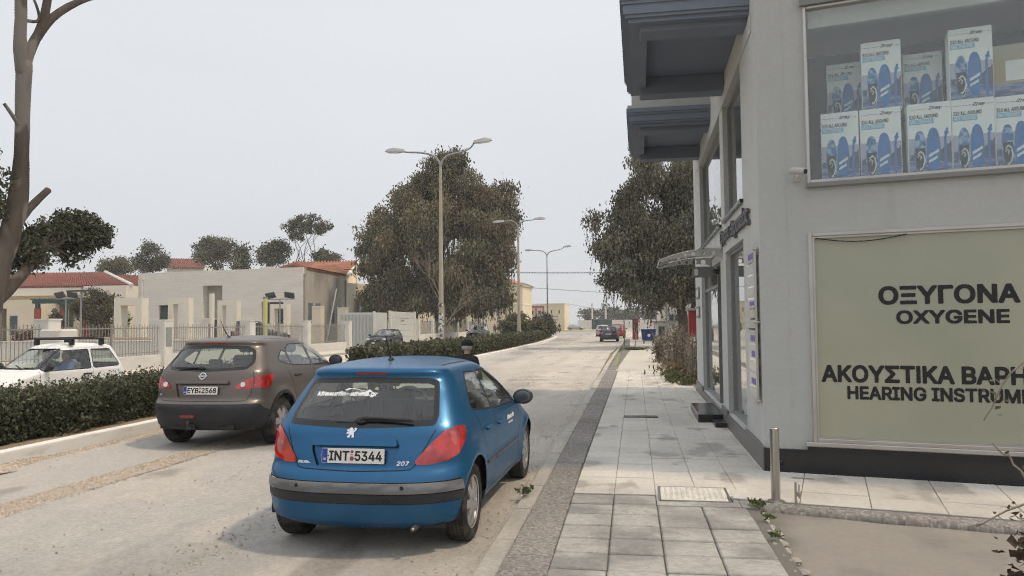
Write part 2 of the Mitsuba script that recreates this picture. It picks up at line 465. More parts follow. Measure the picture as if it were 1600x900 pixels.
for i in range(44):
    p0 = np.array([1.15, 7.23]) + DV[:2] * (.075 * i)
    for (o, z) in prof_:
        w_ = .03 * (meshkit.fbm(np.array([i * .23, o * 8, z * 20]), 3, 8) - .5)
        V_.append((*(p0 + NV[:2] * (o + w_ * (o < .1))), z + .3 * w_))
for i in range(43):
    for j in range(5):
        a_ = i * 6 + j
        F_ += [[a_, a_ + 6, a_ + 7], [a_, a_ + 7, a_ + 1]]
put('pavement__edge_band', shape(trimesh.Trimesh(np.array(V_), np.array(F_), process=False), 'pebble_concrete', 40))
# sunken concrete driveway
def drive(p, n, uv):
    k = fb(p.x * 1.3 + 40, p.y * 1.1, 0, 4)
    c = mix((0.145, 0.135, 0.12), (0.245, 0.226, 0.20), sstep(.3, .68, k))
    cr = dr.abs(fb(p.x * 1.2 + 3, p.y * 1.0, 0, 4) - .52)
    return mix(c, (0.12, 0.11, 0.10), .55 * (1 - sstep(0, .004, cr)) * sstep(.5, .62, fb(p.x * .8 + 9, p.y * .8))) * (.93 + .14 * fb(p.x * 30, p.y * 30, 0, 3))


M('driveway_concrete', drive, .85, spec=.25, bump=(lambda p, n, uv: fb(p.x * 4, p.y * 4, 0, 3), 6e-3), bump_scale=.010)
dw = strip_sheet(1.03, 9, -8, 7.25, .03, .12, .12, .045)
dv = dw.vertices.copy()
dv[:, 2] -= .035 * np.clip((7.3 - dv[:, 1]) / 3, 0, 1)
setting('driveway', trimesh.Trimesh(dv, dw.faces, process=False), 'driveway_concrete', True, label='cracked concrete driveway sunk below the pavement')
# broken mortar along its edge
pts = []
for k in range(60):
    y = 7.15 - .06 * k
    r = .018 + .034 * rng.random()
    m = ellipsoid((1.10 + .05 * math.sin(k * 1.7) + .02 * rng.random(), y, .035), (r, r * 1.4, .016 + .012 * rng.random()), 1, k, 1.1)
    pts.append(m)
add('broken_mortar', cat(pts), 'kerb_concrete', kind='stuff', label='crumbling mortar lumps along the driveway edge')

# manhole cover in its frame
k = thing('manhole_cover', 'cream rectangular inspection cover set in the pavement near the bollard', 'manhole cover')
def cover(p, n, uv):
    return mix((0.50, 0.475, 0.42), (0.66, 0.64, 0.58), fb(p.x * 14, p.y * 14, 0, 3))
M('cover_paint', cover, .6)
cm = mat((.9995, -.03, 0), (.03, .9995, 0), (0, 0, 1), (.60, 7.66, SW))
part(k, 'plate', xf(cbx(-.31, .31, -.285, .285, -.03, .006, .006), cm), 'cover_paint')
part(k, 'frame', xf(rsolid(sbox(-.335, -.31, .335, .31).difference(sbox(-.314, -.289, .314, .289)), .03, -.026), cm), 'steel')
nub = cat([xf(cbx(-.017, .017, -.006, .006, 0, .005, .002), rotz(math.radians(45 if (i + j) % 2 else -45), (-.26 + .052 * i, -.24 + .048 * j, .005))) for i in range(11) for j in range(11)])
part(k, 'tread_pattern', xf(nub, cm), 'cover_paint', kind='stuff')
fillp = sbox(.242, 7.168, 1.13, 7.592).difference(affinity.affine_transform(sbox(-.337, -.312, .337, .312), [.9995, -.03, .03, .9995, .60, 7.66])).difference(LineString([(.99, 7.0), (1.0, 7.7)]).buffer(.003))
put('pavement__stone_tile', shape(rsolid(fillp, .04, SW - .042), 'stamped_paving'))
k = thing('drain_grating', 'small rusty grating let into the pavement beside the shop', 'drain')
gm = mat(o=(.20, 13.75, SW + .002))
part(k, 'frame', xf(rsolid(sbox(-.30, -.12, .30, .12).difference(sbox(-.27, -.09, .27, .09)), .01), gm), 'grout')
part(k, 'bars', xf(cat([bx(-.27 + .03 * i, -.255 + .03 * i, -.09, .09, 0, .008) for i in range(18)]), gm), 'grout', kind='stuff')

# median ---------------------------------------------------------------------
kx = lambda y: -7.75 + .22 * np.clip((y - 14) / 12, 0, 1) + .35 * np.clip((y - 25) / 20, 0, 1) - 1.6 * np.clip((y - 60) / 35, 0, 1) ** 1.5
ys = np.concatenate([np.linspace(-14, 30, 60), np.linspace(31, 96, 40)])
def ribbon(prof, ys, wob=.012):
    V, F = [], []
    for y in ys:
        x = float(kx(np.array(y)))
        for (o, z) in prof:
            V.append((x + o + wob * (meshkit.noise(np.array([y * 1.3, o * 9, z * 9]), 2) - .5), y, z + wob * .6 * (meshkit.noise(np.array([y * .9, o * 7, 4.0]), 5) - .5)))
    n = len(prof)
    for i in range(len(ys) - 1):
        for j in range(n - 1):
            a = i * n + j
            F += [[a, a + n + 1, a + 1], [a, a + n, a + n + 1]]
    F = np.array(F)
    return trimesh.Trimesh(V, F[:, ::-1], process=False)
setting('median_kerb', ribbon([(.02, -.05), (.0, .175), (-.02, .20), (-.19, .205), (-.21, .18), (-.215, .0)], ys), 'white_kerb', 35, label='whitewashed kerb of the planted median')
setting('median_soil', ribbon([(-.2, .12), (-1.2, .15), (-2.35, .13)], ys, .05), 'earth', True, label='bare soil of the median')
setting('median_back_kerb', ribbon([(-2.33, .14), (-2.35, .2), (-2.52, .2), (-2.54, 0)], ys), 'white_kerb', 35, label='far kerb of the median')
# road dirt along the white kerb
setting('gutter_dirt', ribbon([(.30, -.006), (.12, .012), (.0, .035)], np.linspace(2, 30, 110), .16), 'gravel_bed', True, label='windblown dirt along the white kerb')
setting('left_pavement', cat([bx(-22, -17.0, -14, 130, -.05, .11), bx(-17.0, -16.85, -14, 95, -.05, .13)]), 'far_paving', label='pavement on the school side')
setting('school_yard', sheet([(-140, 10), (-22, 10), (-22, 130), (-140, 130)], .02), 'far_ground')
# ================================================================ the shop building at the corner
def stucco(p, n, uv):
    k = fb(p.x * .8, p.y * .8, p.z * .5, 3)
    c = mix((0.40, 0.408, 0.396), (0.46, 0.467, 0.45), k)
    st = sstep(.55, .8, fb(p.x * 5, p.y * 5, p.z * .45, 3)) * .24
    c = mix(c, (0.30, 0.295, 0.28), sstep(.52, .72, fb(p.x * 1.4 + 5, p.y * 1.4, p.z * .9, 4)) * .35 * (1 - sstep(.3, 1.6, p.z)))
    return mix(c, (0.28, 0.28, 0.265), st) * (.95 + .1 * fb(p.x * 30, p.y * 30, p.z * 30))


M('grey_render', stucco, .8, spec=.25, bump=(lambda p, n, uv: fb(p.x * 60, p.y * 60, p.z * 60, 2), 2e-3), bump_scale=.0012)
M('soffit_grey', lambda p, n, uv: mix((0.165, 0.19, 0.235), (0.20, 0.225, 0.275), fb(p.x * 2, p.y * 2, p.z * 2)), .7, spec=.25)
M('granite', lambda p, n, uv: mix((0.010, 0.012, 0.016), (0.024, 0.026, 0.030), sstep(.45, .75, fb(p.x * 140, p.y * 140, p.z * 140, 2))), .2, spec=.5)
M('granite_ledge', lambda p, n, uv: mix((0.10, 0.10, 0.10), (0.17, 0.165, 0.16), fb(p.x * 40, p.y * 40, p.z * 40, 3)), .4, spec=.4)
M('window_aluminium', lambda p, n, uv: mix((0.42, 0.40, 0.37), (0.56, 0.54, 0.51), fb(p.x * 3, p.y * 3, p.z * 3)), .35, metallic=.85)
M('frame_grey', (0.20, 0.205, 0.20), .45, spec=.4)
M('frosted_film', lambda p, n, uv: mix((0.285, 0.30, 0.225), (0.35, 0.345, 0.255), sstep(.2, .8, fb(p.x * .9, p.y * .9, p.z * 1.1, 3))), .35, spec=.5, clearcoat=1.0, clearcoat_gloss=.97)
M('room_dark', (0.028, 0.032, 0.038), .9)
M('room_pale', (0.45, 0.44, 0.42), .9)
M('sign_letter', (0.085, 0.085, 0.09), .4, spec=.5)
M('acrylic', (0.42, 0.42, 0.40), .25, spec=.5)
M('violet_print', (0.16, 0.13, 0.36), .5)
M('pvc_white', (0.68, 0.68, 0.66), .5)
M('camera_grey', (0.42, 0.42, 0.40), .5)
scene['clear_acrylic'] = {'type': 'thindielectric', 'int_ior': 1.49, 'specular_transmittance': rgb(0.80, 0.82, 0.80)}
scene['canopy_acrylic'] = {'type': 'thindielectric', 'int_ior': 1.49, 'specular_transmittance': rgb(0.66, 0.66, 0.63)}

shop = thing('shop_building', 'grey rendered two-storey shop on the corner with dark bays overhead', 'building')
SV = np.array([-.015, -1, 0]) / math.hypot(.015, 1)   # along the side wall, towards the camera
SI = np.array([1, -.015, 0]) / math.hypot(.015, 1)    # into the building
SM, FM = mat(SV, SI, (0, 0, 1), ORI), mat(DV, NV, (0, 0, 1), ORI)


def sbx(a0, a1, i0, i1, z0, z1, c=0.0):
    """box on the side wall: a = distance from the corner along the wall, i = depth into the building"""
    return xf(bx(-a1, -a0, i0, i1, z0, z1, c), SM)


def fbx(s0, s1, i0, i1, z0, z1, c=0.0):
    return xf(bx(s0, s1, i0, i1, z0, z1, c), FM)


END, TOPZ = 10.2, 8.7
# walls: side wall with its openings
LO = [(1.45, 3.55, .30, 2.85), (4.35, 8.35, .25, 2.78)]
UP = [(1.40, 3.55, 3.36, 5.20), (4.05, 8.30, 3.36, 5.20)]
side = Polygon([(.0, .08), (END, .08), (END, TOPZ), (.0, TOPZ)])
for a0, a1, z0, z1 in LO + UP:
    side = side.difference(sbox(a0, z0, a1, z1))
m = extrude(affinity.scale(side, -1, 1, origin=(0, 0)), .30)
w_side = xf(m, SM @ mat((1, 0, 0), (0, 0, 1), (0, -1, 0), (0, .30, 0)))
front = Polygon([(.0, .08), (7, .08), (7, TOPZ), (.0, TOPZ)]).difference(sbox(.53, .43, 6.2, 2.70)).difference(sbox(.535, 3.30, 6.2, 5.24))
w_front = xf(extrude(front, .28), FM @ mat((1, 0, 0), (0, 0, 1), (0, -1, 0), (0, .28, 0)))
# rounded corner post hides the mitre
part(shop, 'side_wall', w_side, 'grey_render')
part(shop, 'front_wall', w_front, 'grey_render')
cp = np.array([1.51, 8.95, 0])
post = rsolid(Polygon([cp[:2] - SI[:2] * .006 - DV[:2] * .004, cp[:2] - SI[:2] * .006 - SV[:2] * .25, cp[:2] + SI[:2] * .26 - SV[:2] * .25, cp[:2] + DV[:2] * .28 - NV[:2] * .006, cp[:2] + DV[:2] * .02 - NV[:2] * .006]), TOPZ - .08, .085)
part(shop, 'corner_post', post, 'grey_render')
inner = Polygon([(1.9, 9.3), (8.2, 7.7), (10.2, 19.1), (2.05, 19.1)])
part(shop, 'rear_wall', rsolid(inner.boundary.buffer(.06, join_style='mitre').intersection(sbox(5.0, 0, 40, 40)).union(sbox(1.75, 19.0, 10.2, 19.12)), TOPZ, .05), 'grey_render')
part(shop, 'roof', rsolid(Polygon([(1.51, 8.95), (8.3, 7.3), (10.3, 19.15), (1.68, 19.15)]).buffer(.03, join_style='mitre'), .3, TOPZ), 'grey_render')
part(shop, 'floor', cat([rsolid(inner, .04, .06), rsolid(inner, .34, 2.93), rsolid(inner, .3, 5.5)]), 'room_pale')
part(shop, 'inner_partition', cat([rsolid(LineString([(2.0, 12.8), (8.2, 12.2)]).buffer(.05), 2.2, 3.28), rsolid(LineString([(3.9, 9.1), (5.0, 18.9)]).buffer(.05), 2.8, .1)]), 'room_dark')
# black plinth
part(shop, 'plinth', cat([fbx(-.015, 7, -.035, .02, .02, .335), fbx(.44, 7, -.045, -.03, .335, .41), ]), 'granite')
part(shop, 'side_plinth', cat([sbx(-.02, 1.45, -.035, .0, .02, .345), sbx(1.45, 3.55, -.035, .0, .02, .285), sbx(3.55, 4.35, -.035, 0, .02, .345), sbx(4.35, 8.35, -.035, 0, .02, .24), sbx(8.35, END, -.035, 0, .02, .33)]), 'granite_ledge')
# shop windows on the side -----------------------------------------------------


def opening(name, a0, a1, z0, z1, mull=(), depth=.20, bsdf='shop_glass', trans=()):
    k = part(shop, name, cat([sbx(a0, a0 + .06, depth - .03, depth + .05, z0, z1), sbx(a1 - .06, a1, depth - .03, depth + .05, z0, z1), sbx(a0 + .06, a1 - .06, depth - .03, depth + .05, z0, z0 + .06), sbx(a0 + .06, a1 - .06, depth - .03, depth + .05, z1 - .06, z1),
                              *[sbx(a - .03, a + .03, depth - .03, depth + .05, z0 + .06, z1 - .06) for a in mull], *[sbx(a0 + .06, a1 - .06, depth - .028, depth + .048, z - .03, z + .03) for z in trans]]), 'frame_grey')
    xs = [a0 + .06, *mull, a1 - .06]
    for u, v in zip(xs[:-1], xs[1:]):
        part(k, 'pane', sbx(u + .03 * (u != xs[0]), v - .03 * (v != xs[-1]), depth, depth + .001, z0 + .06, z1 - .06), bsdf)
    return k


opening('display_window', 1.45, 3.55, .30, 2.85, (), .10)
opening('display_window', 5.60, 8.35, .25, 2.78, (), .10, trans=(2.42,))
opening('upper_window', 1.40, 3.55, 3.36, 5.20, (), .10)
opening('upper_window', 4.05, 8.30, 3.36, 5.20, (), .10)
part(shop, 'window_sill', sbx(1.34, 3.60, -.05, .24, 3.315, 3.362), 'granite')
part(shop, 'window_sill', sbx(4.00, 8.34, -.05, .24, 3.315, 3.362), 'granite')
d = part(shop, 'door', cat([sbx(4.36, 4.44, .2, .28, .25, 2.77), sbx(5.50, 5.60, .2, .28, .25, 2.77), sbx(4.44, 5.50, .2, .28, 2.30, 2.40), sbx(4.44, 5.50, .2, .28, 2.69, 2.77), sbx(4.44, 5.50, .2, .28, .25, .40), sbx(4.92, 5.0, .2, .28, .4, 2.3)]), 'dark_plastic')
part(d, 'pane', sbx(4.44, 5.50, .235, .237, .40, 2.69), 'shop_glass')
part(d, 'handle', tube([tuple((SM @ np.array([-4.80, .12, z, 1]))[:3]) for z in (.8, 1.5)], .016, 8), 'steel', True)
part(d, 'notice', sbx(4.52, 4.86, .225, .232, 1.0, 1.9), 'pvc_white', label='white printed notice on the door')
part(shop, 'door_camera', cat([sbx(4.55, 4.72, -.10, .0, 2.58, 2.66, .01)]), 'black_plastic')
part(shop, 'step', cat([sbx(4.1, 5.95, -.44, -.036, .075, .215, .008), sbx(3.5, 4.09, -.22, -.036, .075, .15, .006)]), 'granite')
# lintel relief between the floors
part(shop, 'fascia_joint', cat([sbx(3.93, 3.95, -.004, .01, 2.85, 3.31)]), 'frame_grey')
# side lettering
sl = [rsolid(affinity.translate(text_box('Όργανα', 1.25, .27, .01), 0, 0), .035), rsolid(affinity.translate(text_box('Θεραπείας', 1.80, .30, .01), 1.45, -.04), .035)]
# reads from far to near when seen from the street, so x runs towards the camera
for w_ in sl:
    part(shop, 'side_lettering', xf(w_, SM @ mat((1, 0, 0), (0, 0, 1), (0, -1, 0), (-3.95, -.012, 2.955))), 'sign_letter', label='dark raised Greek letters over the display window')
# bays overhead -----------------------------------------------------------------
for (a0, a1) in ((.35, 3.65), (5.45, 8.55)):
    out = 1.55
    b = part(shop, 'bay', cat([sbx(a0 + .10, a1 - .10, -out + .10, -.001, 5.86, 8.5), sbx(a0 + .02, a1 - .02, -out + .02, -.001, 5.80, 5.86)]), 'grey_render', label='dark underside of the projecting bay')
    ring = lambda o, z0, z1, w=.16: cat([sbx(a0 + o, a1 - o, -out + o, -out + o + w, z0, z1), sbx(a0 + o, a0 + o + w, -out + o + w, -.002, z0, z1), sbx(a1 - o - w, a1 - o, -out + o + w, -.002, z0, z1)])
    part(b, 'cornice', cat([ring(0, 5.72, 5.80), ring(.018, 5.68, 5.72), ring(.04, 5.56, 5.68, .2), ring(.062, 5.52, 5.56, .2), ring(.10, 5.47, 5.52, .24)]), 'soffit_grey')
    part(b, 'soffit', sbx(a0 + .15, a1 - .15, -out + .15, -.003, 5.64, 5.72), 'soffit_grey')
    part(b, 'beam', sbx(a0 + .22, a0 + .58, -out + .24, -.004, 5.40, 5.64, .012), 'soffit_grey')
    part(b, 'beam', sbx(a1 - .50, a1 - .18, -out + .24, -.004, 5.36, 5.64, .012), 'soffit_grey')
part(shop, 'ceiling_beam', cat([sbx(.3, 8.9, -.012, .02, 5.2, 5.42)]), 'grey_render')
# front windows -------------------------------------------------------------------


def frame(s0, s1, z0, z1, w=.05, d0=-.035, d1=.06):
    return cat([fbx(s0, s0 + w, d0, d1, z0, z1, .006), fbx(s1 - w, s1, d0, d1, z0, z1, .006), fbx(s0 + w, s1 - w, d0, d1, z0, z0 + w, .006), fbx(s0 + w, s1 - w, d0, d1, z1 - w, z1, .006)])


fw = part(shop, 'sign_window', cat([frame(.50, 6.2, .42, 2.725, .045), fbx(.42, 6.3, -.06, -.036, .375, .425, .008), fbx(.545, 6.15, -.012, .03, .466, .48), fbx(.545, 6.15, -.012, .03, 2.66, 2.68), fbx(.545, .565, -.012, .03, .48, 2.66)]), 'window_aluminium')
part(fw, 'film', fbx(.545, 6.16, .02, .03, .465, 2.68), 'frosted_film', label='pale green frosted film behind the glass')
uw = part(shop, 'upper_front_window', cat([frame(.51, 6.2, 3.275, 5.275, .035), ]), 'window_aluminium')
part(uw, 'ledge', fbx(.50, 6.2, -.06, -.002, 3.225, 3.274, .006), 'frame_grey')
part(uw, 'pane', fbx(.54, 6.17, .012, .013, 3.308, 5.242), 'shop_glass')
part(uw, 'blind', cat([fbx(.56, 6.15, .10, .16, 5.06, 5.24)]), 'room_pale')
part(uw, 'top_rail', fbx(.48, 6.2, -.075, -.03, 5.275, 5.40), 'frame_grey')
part(shop, 'show_shelf', cat([fbx(.4, 6.3, .30, 2.2, 3.22, 3.31), fbx(.4, 6.3, 1.9, 2.0, 3.31, 5.3), fbx(.38, .44, .28, 2.0, 3.31, 5.3)]), 'room_dark')
part(fw, 'cable', tube([tuple((FM @ np.array([.58 + .9 * t, -.02, 2.66 - .055 * math.sin(math.pi * t), 1]))[:3]) for t in np.linspace(0, 1, 12)], .006, 6), 'black_plastic')
# lettering on the frosted window


def window_text(full, prefix, s0, s1, z0, h, fat=.02):
    p, q = text_poly(full, 1.0, fat), text_poly(prefix, 1.0, fat)
    kx_, kz = (s1 - s0) / (q.bounds[2] - q.bounds[0]), h / (text_poly('H', 1.0, fat).bounds[3])
    g = affinity.scale(affinity.translate(p, -q.bounds[0], 0), kx_, kz, origin=(0, 0))
    part(fw, 'lettering', xf(extrude(g, .004), FM @ mat((1, 0, 0), (0, 0, 1), (0, -1, 0), (s0, .0185, z0))), 'ink', label=f'black lettering {full}')


window_text('ΟΞΥΓΟΝΑ', 'ΟΞΥΓΟΝ', 1.19, 2.285, 1.925, .185, .03)
window_text('OXYGENE', 'OXYGENE', 1.355, 2.385, 1.715, .135, .03)
window_text('ΑΚΟΥΣΤΙΚΑ ΒΑΡΗΚΟΪΑΣ', 'ΑΚΟΥΣΤΙΚΑ ΒΑΡΗ', .60, 2.52, 1.09, .175, .03)
window_text('HEARING INSTRUMENTS', 'HEARING INSTRUM', .855, 2.45, .905, .135, .03)
# boxes standing in the upper window
def sky_print(p, n, uv):
    w = fb(p.x * 6, p.z * 14, p.y * 6, 3)
    return mix((0.33, 0.42, 0.46), (0.55, 0.60, 0.60), w)


M('box_white', (0.84, 0.86, 0.86), .5)
M('box_lilac', (0.42, 0.42, 0.54), .5)
M('box_sea', lambda p, n, uv: mix((0.06, 0.10, 0.26), (0.28, 0.32, 0.48), sstep(.35, .7, fb(p.x * 8, p.y * 8, p.z * 30, 3))), .5)
M('box_rock', (0.07, 0.07, 0.13), .5)
M('board_blue', lambda p, n, uv: mix((0.012, 0.12, 0.40), (0.02, 0.19, 0.52), fb(p.x * 12, p.y * 12, p.z * 12)), .4)
M('board_pale', lambda p, n, uv: mix((0.02, 0.14, 0.38), (0.30, 0.46, 0.60), sstep(.4, .65, fb(p.x * 22, p.y * 22, p.z * 16, 3))), .4)
M('label_cyan', (0.10, 0.40, 0.66), .5)
M('box_tan', lambda p, n, uv: mix((0.42, 0.33, 0.16), (0.50, 0.47, 0.36), sstep(4.4, 4.8, p.z)), .5)


def print_layer(key, name, poly, bsdf, lvl, place, label=None):
    part(key, name, xf(extrude(poly, .0012), place @ mat((1, 0, 0), (0, 0, 1), (0, -1, 0), (0, .0, 0)) @ mat(o=(0, 0, .0013 * lvl))), bsdf, label=label)


def board(cx, z0, w, h):
    t = np.linspace(0, 2 * np.pi, 40)
    return Polygon([(cx + w / 2 * np.sign(np.cos(a)) * abs(np.cos(a)) ** .75, z0 + h / 2 + h / 2 * np.sin(a)) for a in t])


def board_box(s, z0, i, w, h, where, turn=0.0):
    k = thing('product_box', f'tall box printed with two blue paddle boards, {where}', 'box', None)
    pl = FM @ mat(o=(s, i, z0)) @ rotz(turn)
    part(k, 'carton', xf(bx(0, w, .001, .26, 0, h), pl), 'box_white')
    f = sbox(.004, .004, w - .004, h - .004)
    print_layer(k, 'sunset_print', sbox(.004, .3 * h, w - .004, .52 * h), 'box_lilac', 0, pl)
    print_layer(k, 'sea_print', sbox(.004, .004, w - .004, .30 * h), 'box_sea', 0, pl)
    rock = Polygon([(.66 * w, .22 * h), (.72 * w, .33 * h), (.80 * w, .36 * h), (.86 * w, .42 * h), (.93 * w, .41 * h), (w - .005, .47 * h), (w - .005, .16 * h), (.75 * w, .18 * h)]).union(Polygon([(.005, .22 * h), (.08 * w, .30 * h), (.16 * w, .26 * h), (.2 * w, .2 * h)]))
    print_layer(k, 'rock_print', rock, 'box_rock', 1, pl)
    b1, b2 = board(.27 * w, .03 * h, .29 * w, .59 * h), board(.58 * w, .03 * h, .32 * w, .62 * h)
    print_layer(k, 'right_board', b2, 'board_blue', 2, pl)
    print_layer(k, 'left_board', b1, 'board_pale', 2, pl)
    print_layer(k, 'deck_pad', b1.buffer(-.012).intersection(sbox(0, .06 * h, w, .38 * h)), 'ink', 3, pl)
    sw_ = LineString([(.22 * w, .30 * h), (.28 * w, .335 * h), (.345 * w, .30 * h), (.37 * w, .2 * h), (.33 * w, .12 * h), (.27 * w, .08 * h)]).buffer(.006).union(LineString([(.21 * w, .26 * h), (.25 * w, .285 * h), (.29 * w, .26 * h), (.27 * w, .22 * h)]).buffer(.004)).union(Point(.27 * w, .09 * h).buffer(.012).difference(Point(.27 * w, .09 * h).buffer(.007)))
    print_layer(k, 'leash', sw_, 'white_print', 4, pl)
    zz = Polygon([(.46 * w, .24 * h), (.70 * w, .315 * h), (.70 * w, .355 * h), (.46 * w, .28 * h)]).union(Polygon([(.46 * w, .165 * h), (.66 * w, .225 * h), (.66 * w, .262 * h), (.46 * w, .20 * h)]))
    print_layer(k, 'flash_mark', zz, 'white_print', 4, pl)
    pad = LineString([(.85 * w, .02 * h), (.85 * w, .5 * h), (.90 * w, .62 * h)]).buffer(.012).union(affinity.rotate(affinity.translate(Point(0, 0).buffer(.022), .88 * w, .57 * h), 0))
    print_layer(k, 'paddle', pad, 'board_blue', 2, pl)
    T2 = lambda t, x, z, ww, hh, b, lv=1, fat=.0: print_layer(k, 'lettering', affinity.translate(text_box(t, ww * w, hh * h, fat), x * w, z * h), b, lv, pl)
    T2('E10 ALL AROUND', .045, .79, .66, .055, 'ink', 1, .025)
    print_layer(k, 'name_band', sbox(.03 * w, .712 * h, .60 * w, .778 * h), 'label_cyan', 1, pl)
    T2('MULTIBOARD', .06, .722, .50, .046, 'white_print', 3, .02)
    print_layer(k, 'lettering', affinity.translate(affinity.skew(text_box('Zray', .30 * w, .055 * h, .03), 24), .50 * w, .895 * h), 'ink', 1, pl)
    print_layer(k, 'rule', sbox(.03 * w, .918 * h, .48 * w, .922 * h).union(sbox(.84 * w, .918 * h, .97 * w, .922 * h)), 'ink', 1, pl)
    return k


board_box(.665, 3.325, .34, .395, .80, 'first of the lower row')
board_box(1.075, 3.325, .34, .415, .80, 'second of the lower row')
board_box(1.555, 3.325, .33, .42, .80, 'third of the lower row')
board_box(1.985, 3.325, .36, .40, .80, 'fourth of the lower row')
board_box(2.395, 3.325, .40, .40, .80, 'fifth of the lower row')
board_box(.745, 4.128, .80, .40, .70, 'starting the upper row')
board_box(1.11, 4.128, .38, .405, .77, 'second of the upper row')
board_box(1.565, 4.128, .78, .40, .70, 'third of the upper row')
board_box(1.98, 4.128, .36, .41, .78, 'tallest of the upper row')
k = thing('travel_box', 'tan picture box beside the paddle board boxes in the window', 'box')
pl = FM @ mat(o=(2.43, .62, 4.128))
part(k, 'carton', xf(bx(0, .5, .001, .26, 0, .62), pl), 'box_tan')
print_layer(k, 'shore_print', sbox(.004, .004, .49, .19), 'box_sea', 1, pl)
print_layer(k, 'lettering_panel', sbox(.12, .22, .30, .44), 'box_white', 1, pl)
# security camera on the wall
k = thing('security_camera', 'white bullet security camera under the upper window corner', 'camera')
cm = FM @ mat(o=(.40, -.03, 3.33)) @ np.diag([.78, .78, .78, 1])
part(k, 'base', xf(xf(lathe([(0, .05), (.045, .045), (.05, 0), (0, 0)], 20), mat((1, 0, 0), (0, 0, 1), (0, -1, 0))), cm), 'camera_grey', 35)
part(k, 'arm', xf(tube([(0, -.03, 0), (.01, -.10, .02), (.03, -.14, .05)], .018, 8), cm), 'pvc_white', True)
ax = np.array([.75, -.62, -.2])
ax /= np.linalg.norm(ax)
body = tube([np.array([.0, -.15, .085]) - ax * .09, np.array([.0, -.15, .085]) + ax * .13], .043, 16)
part(k, 'housing', xf(body, cm), 'camera_grey', 35)
part(k, 'sunshield', xf(tube([np.array([0, -.15, .095]) - ax * .07, np.array([0, -.15, .095]) + ax * .17], .048, 16), cm), 'camera_grey', 35)
part(k, 'lens', xf(tube([np.array([0, -.15, .09]) + ax * .171, np.array([0, -.15, .09]) + ax * .174], .034, 14), cm), 'ink')
# glass canopy over the door
k = thing('entrance_canopy', 'curved clear acrylic canopy on steel brackets over the shop door', 'canopy')
ts = np.linspace(0, 1, 14)
prof = [(-1.02 * t, 2.98 - .02 * t - .16 * t ** 2.6) for t in ts]
def canopy_sheet(a0, a1):
    V = [(-a, i, z) for a in (a0, a1) for i, z in prof]
    n = len(prof)
    F = [[j, j + 1, n + j + 1, n + j] for j in range(n - 1)]
    return xf(trimesh.Trimesh(V, np.vstack([[f[:3], [f[0], f[2], f[3]]] for f in F]), process=False), SM)
part(k, 'sheet', canopy_sheet(3.98, 5.9), 'canopy_acrylic', True)
for a in (4.02, 5.86):
    arm = Polygon([(0, 2.79), (0, 2.96), *[(-i, z - .012) for i, z in prof[1:]], (1.0, 2.77), *[(-i, z - .05 - .10 * (1 + i)) for i, z in prof[-2:0:-1]]])
    for h in ((.16, 2.885, .045), (.32, 2.89, .04), (.47, 2.885, .034), (.6, 2.88, .026)):
        arm = arm.difference(Point(h[0], h[1]).buffer(h[2]))
    mm = extrude(arm, .03)
    part(k, 'bracket', xf(mm, SM @ mat((0, -1, 0), (0, 0, 1), (-1, 0, 0), (-a, 0, 0))), 'acrylic')
part(k, 'front_rail', tube([tuple((SM @ np.array([-a, -1.02, 2.805, 1]))[:3]) for a in (3.97, 5.91)], .012, 8), 'acrylic')
part(k, 'wall_rail', sbx(3.95, 5.93, -.035, -.013, 2.94, 3.01), 'acrylic')
# projecting sign under the canopy
k = thing('number_sign', 'small projecting sign with a white zero under the canopy', 'sign')
part(k, 'panel', sbx(5.30, 5.33, -.40, -.02, 2.56, 2.76, .006), 'frame_grey')
part(k, 'symbol', xf(extrude(LineString([(.335, 2.63), (.335, 2.69)]).buffer(.035), .004), SM @ mat((0, -1, 0), (0, 0, 1), (-1, 0, 0), (-5.293, 0, 0))), 'pvc_white')
# directory board on stand-offs
k = thing('directory_board', 'tall clear acrylic directory board on stand-offs beside the shop window', 'sign')
part(k, 'backing', sbx(.12, .72, -.055, -.05, .83, 2.60), 'clear_acrylic')
part(k, 'edge', cat([sbx(.10, .118, -.066, -.042, .80, 2.62), ]), 'window_aluminium')
zs = [.86, .98, 1.16, 1.30, 1.48, 1.66, 1.78, 1.90, 2.02, 2.16, 2.30, 2.44, 2.62]
for i, (z0, z1) in enumerate(zip(zs[:-1], zs[1:])):
    p_ = part(k, 'name_plate', sbx(.135, .70, -.064, -.057, z0 + .012, z1 - .012), 'acrylic')
    if i in (1, 3, 4, 7, 11):
        part(p_, 'print', sbx(.18, .46 + .05 * (i % 3), -.0665, -.065, z0 + .035, z0 + .035 + (z1 - z0) * .4), 'violet_print')
for a in (.10,):
    for z in (.84, 1.74, 2.58):
        part(k, 'stand_off', tube([tuple((SM @ np.array([-a, i, z, 1]))[:3]) for i in (-.075, .0)], .014, 10), 'steel', True)
# small plaques on the far pier
for z, lb in ((2.42, 'upper small dark plaque on the far pier of the shop'), (1.98, 'lower small dark plaque on the far pier of the shop')):
    k = thing('wall_plaque', lb, 'plaque')
    part(k, 'plate', sbx(8.9, 9.8, -.03, -.004, z - .13, z + .13, .006), 'frame_grey')
    part(k, 'printed_panel', sbx(8.96, 9.74, -.034, -.0305, z - .08, z + .08), 'acrylic')
# drain spout in the plinth
add('drain_pipe_end', xf(tube([(.16, -.032, .19), (.16, -.06, .19)], .035, 14), FM), 'black_plastic', True, label='round black overflow pipe in the plinth behind the bollard', category='pipe')
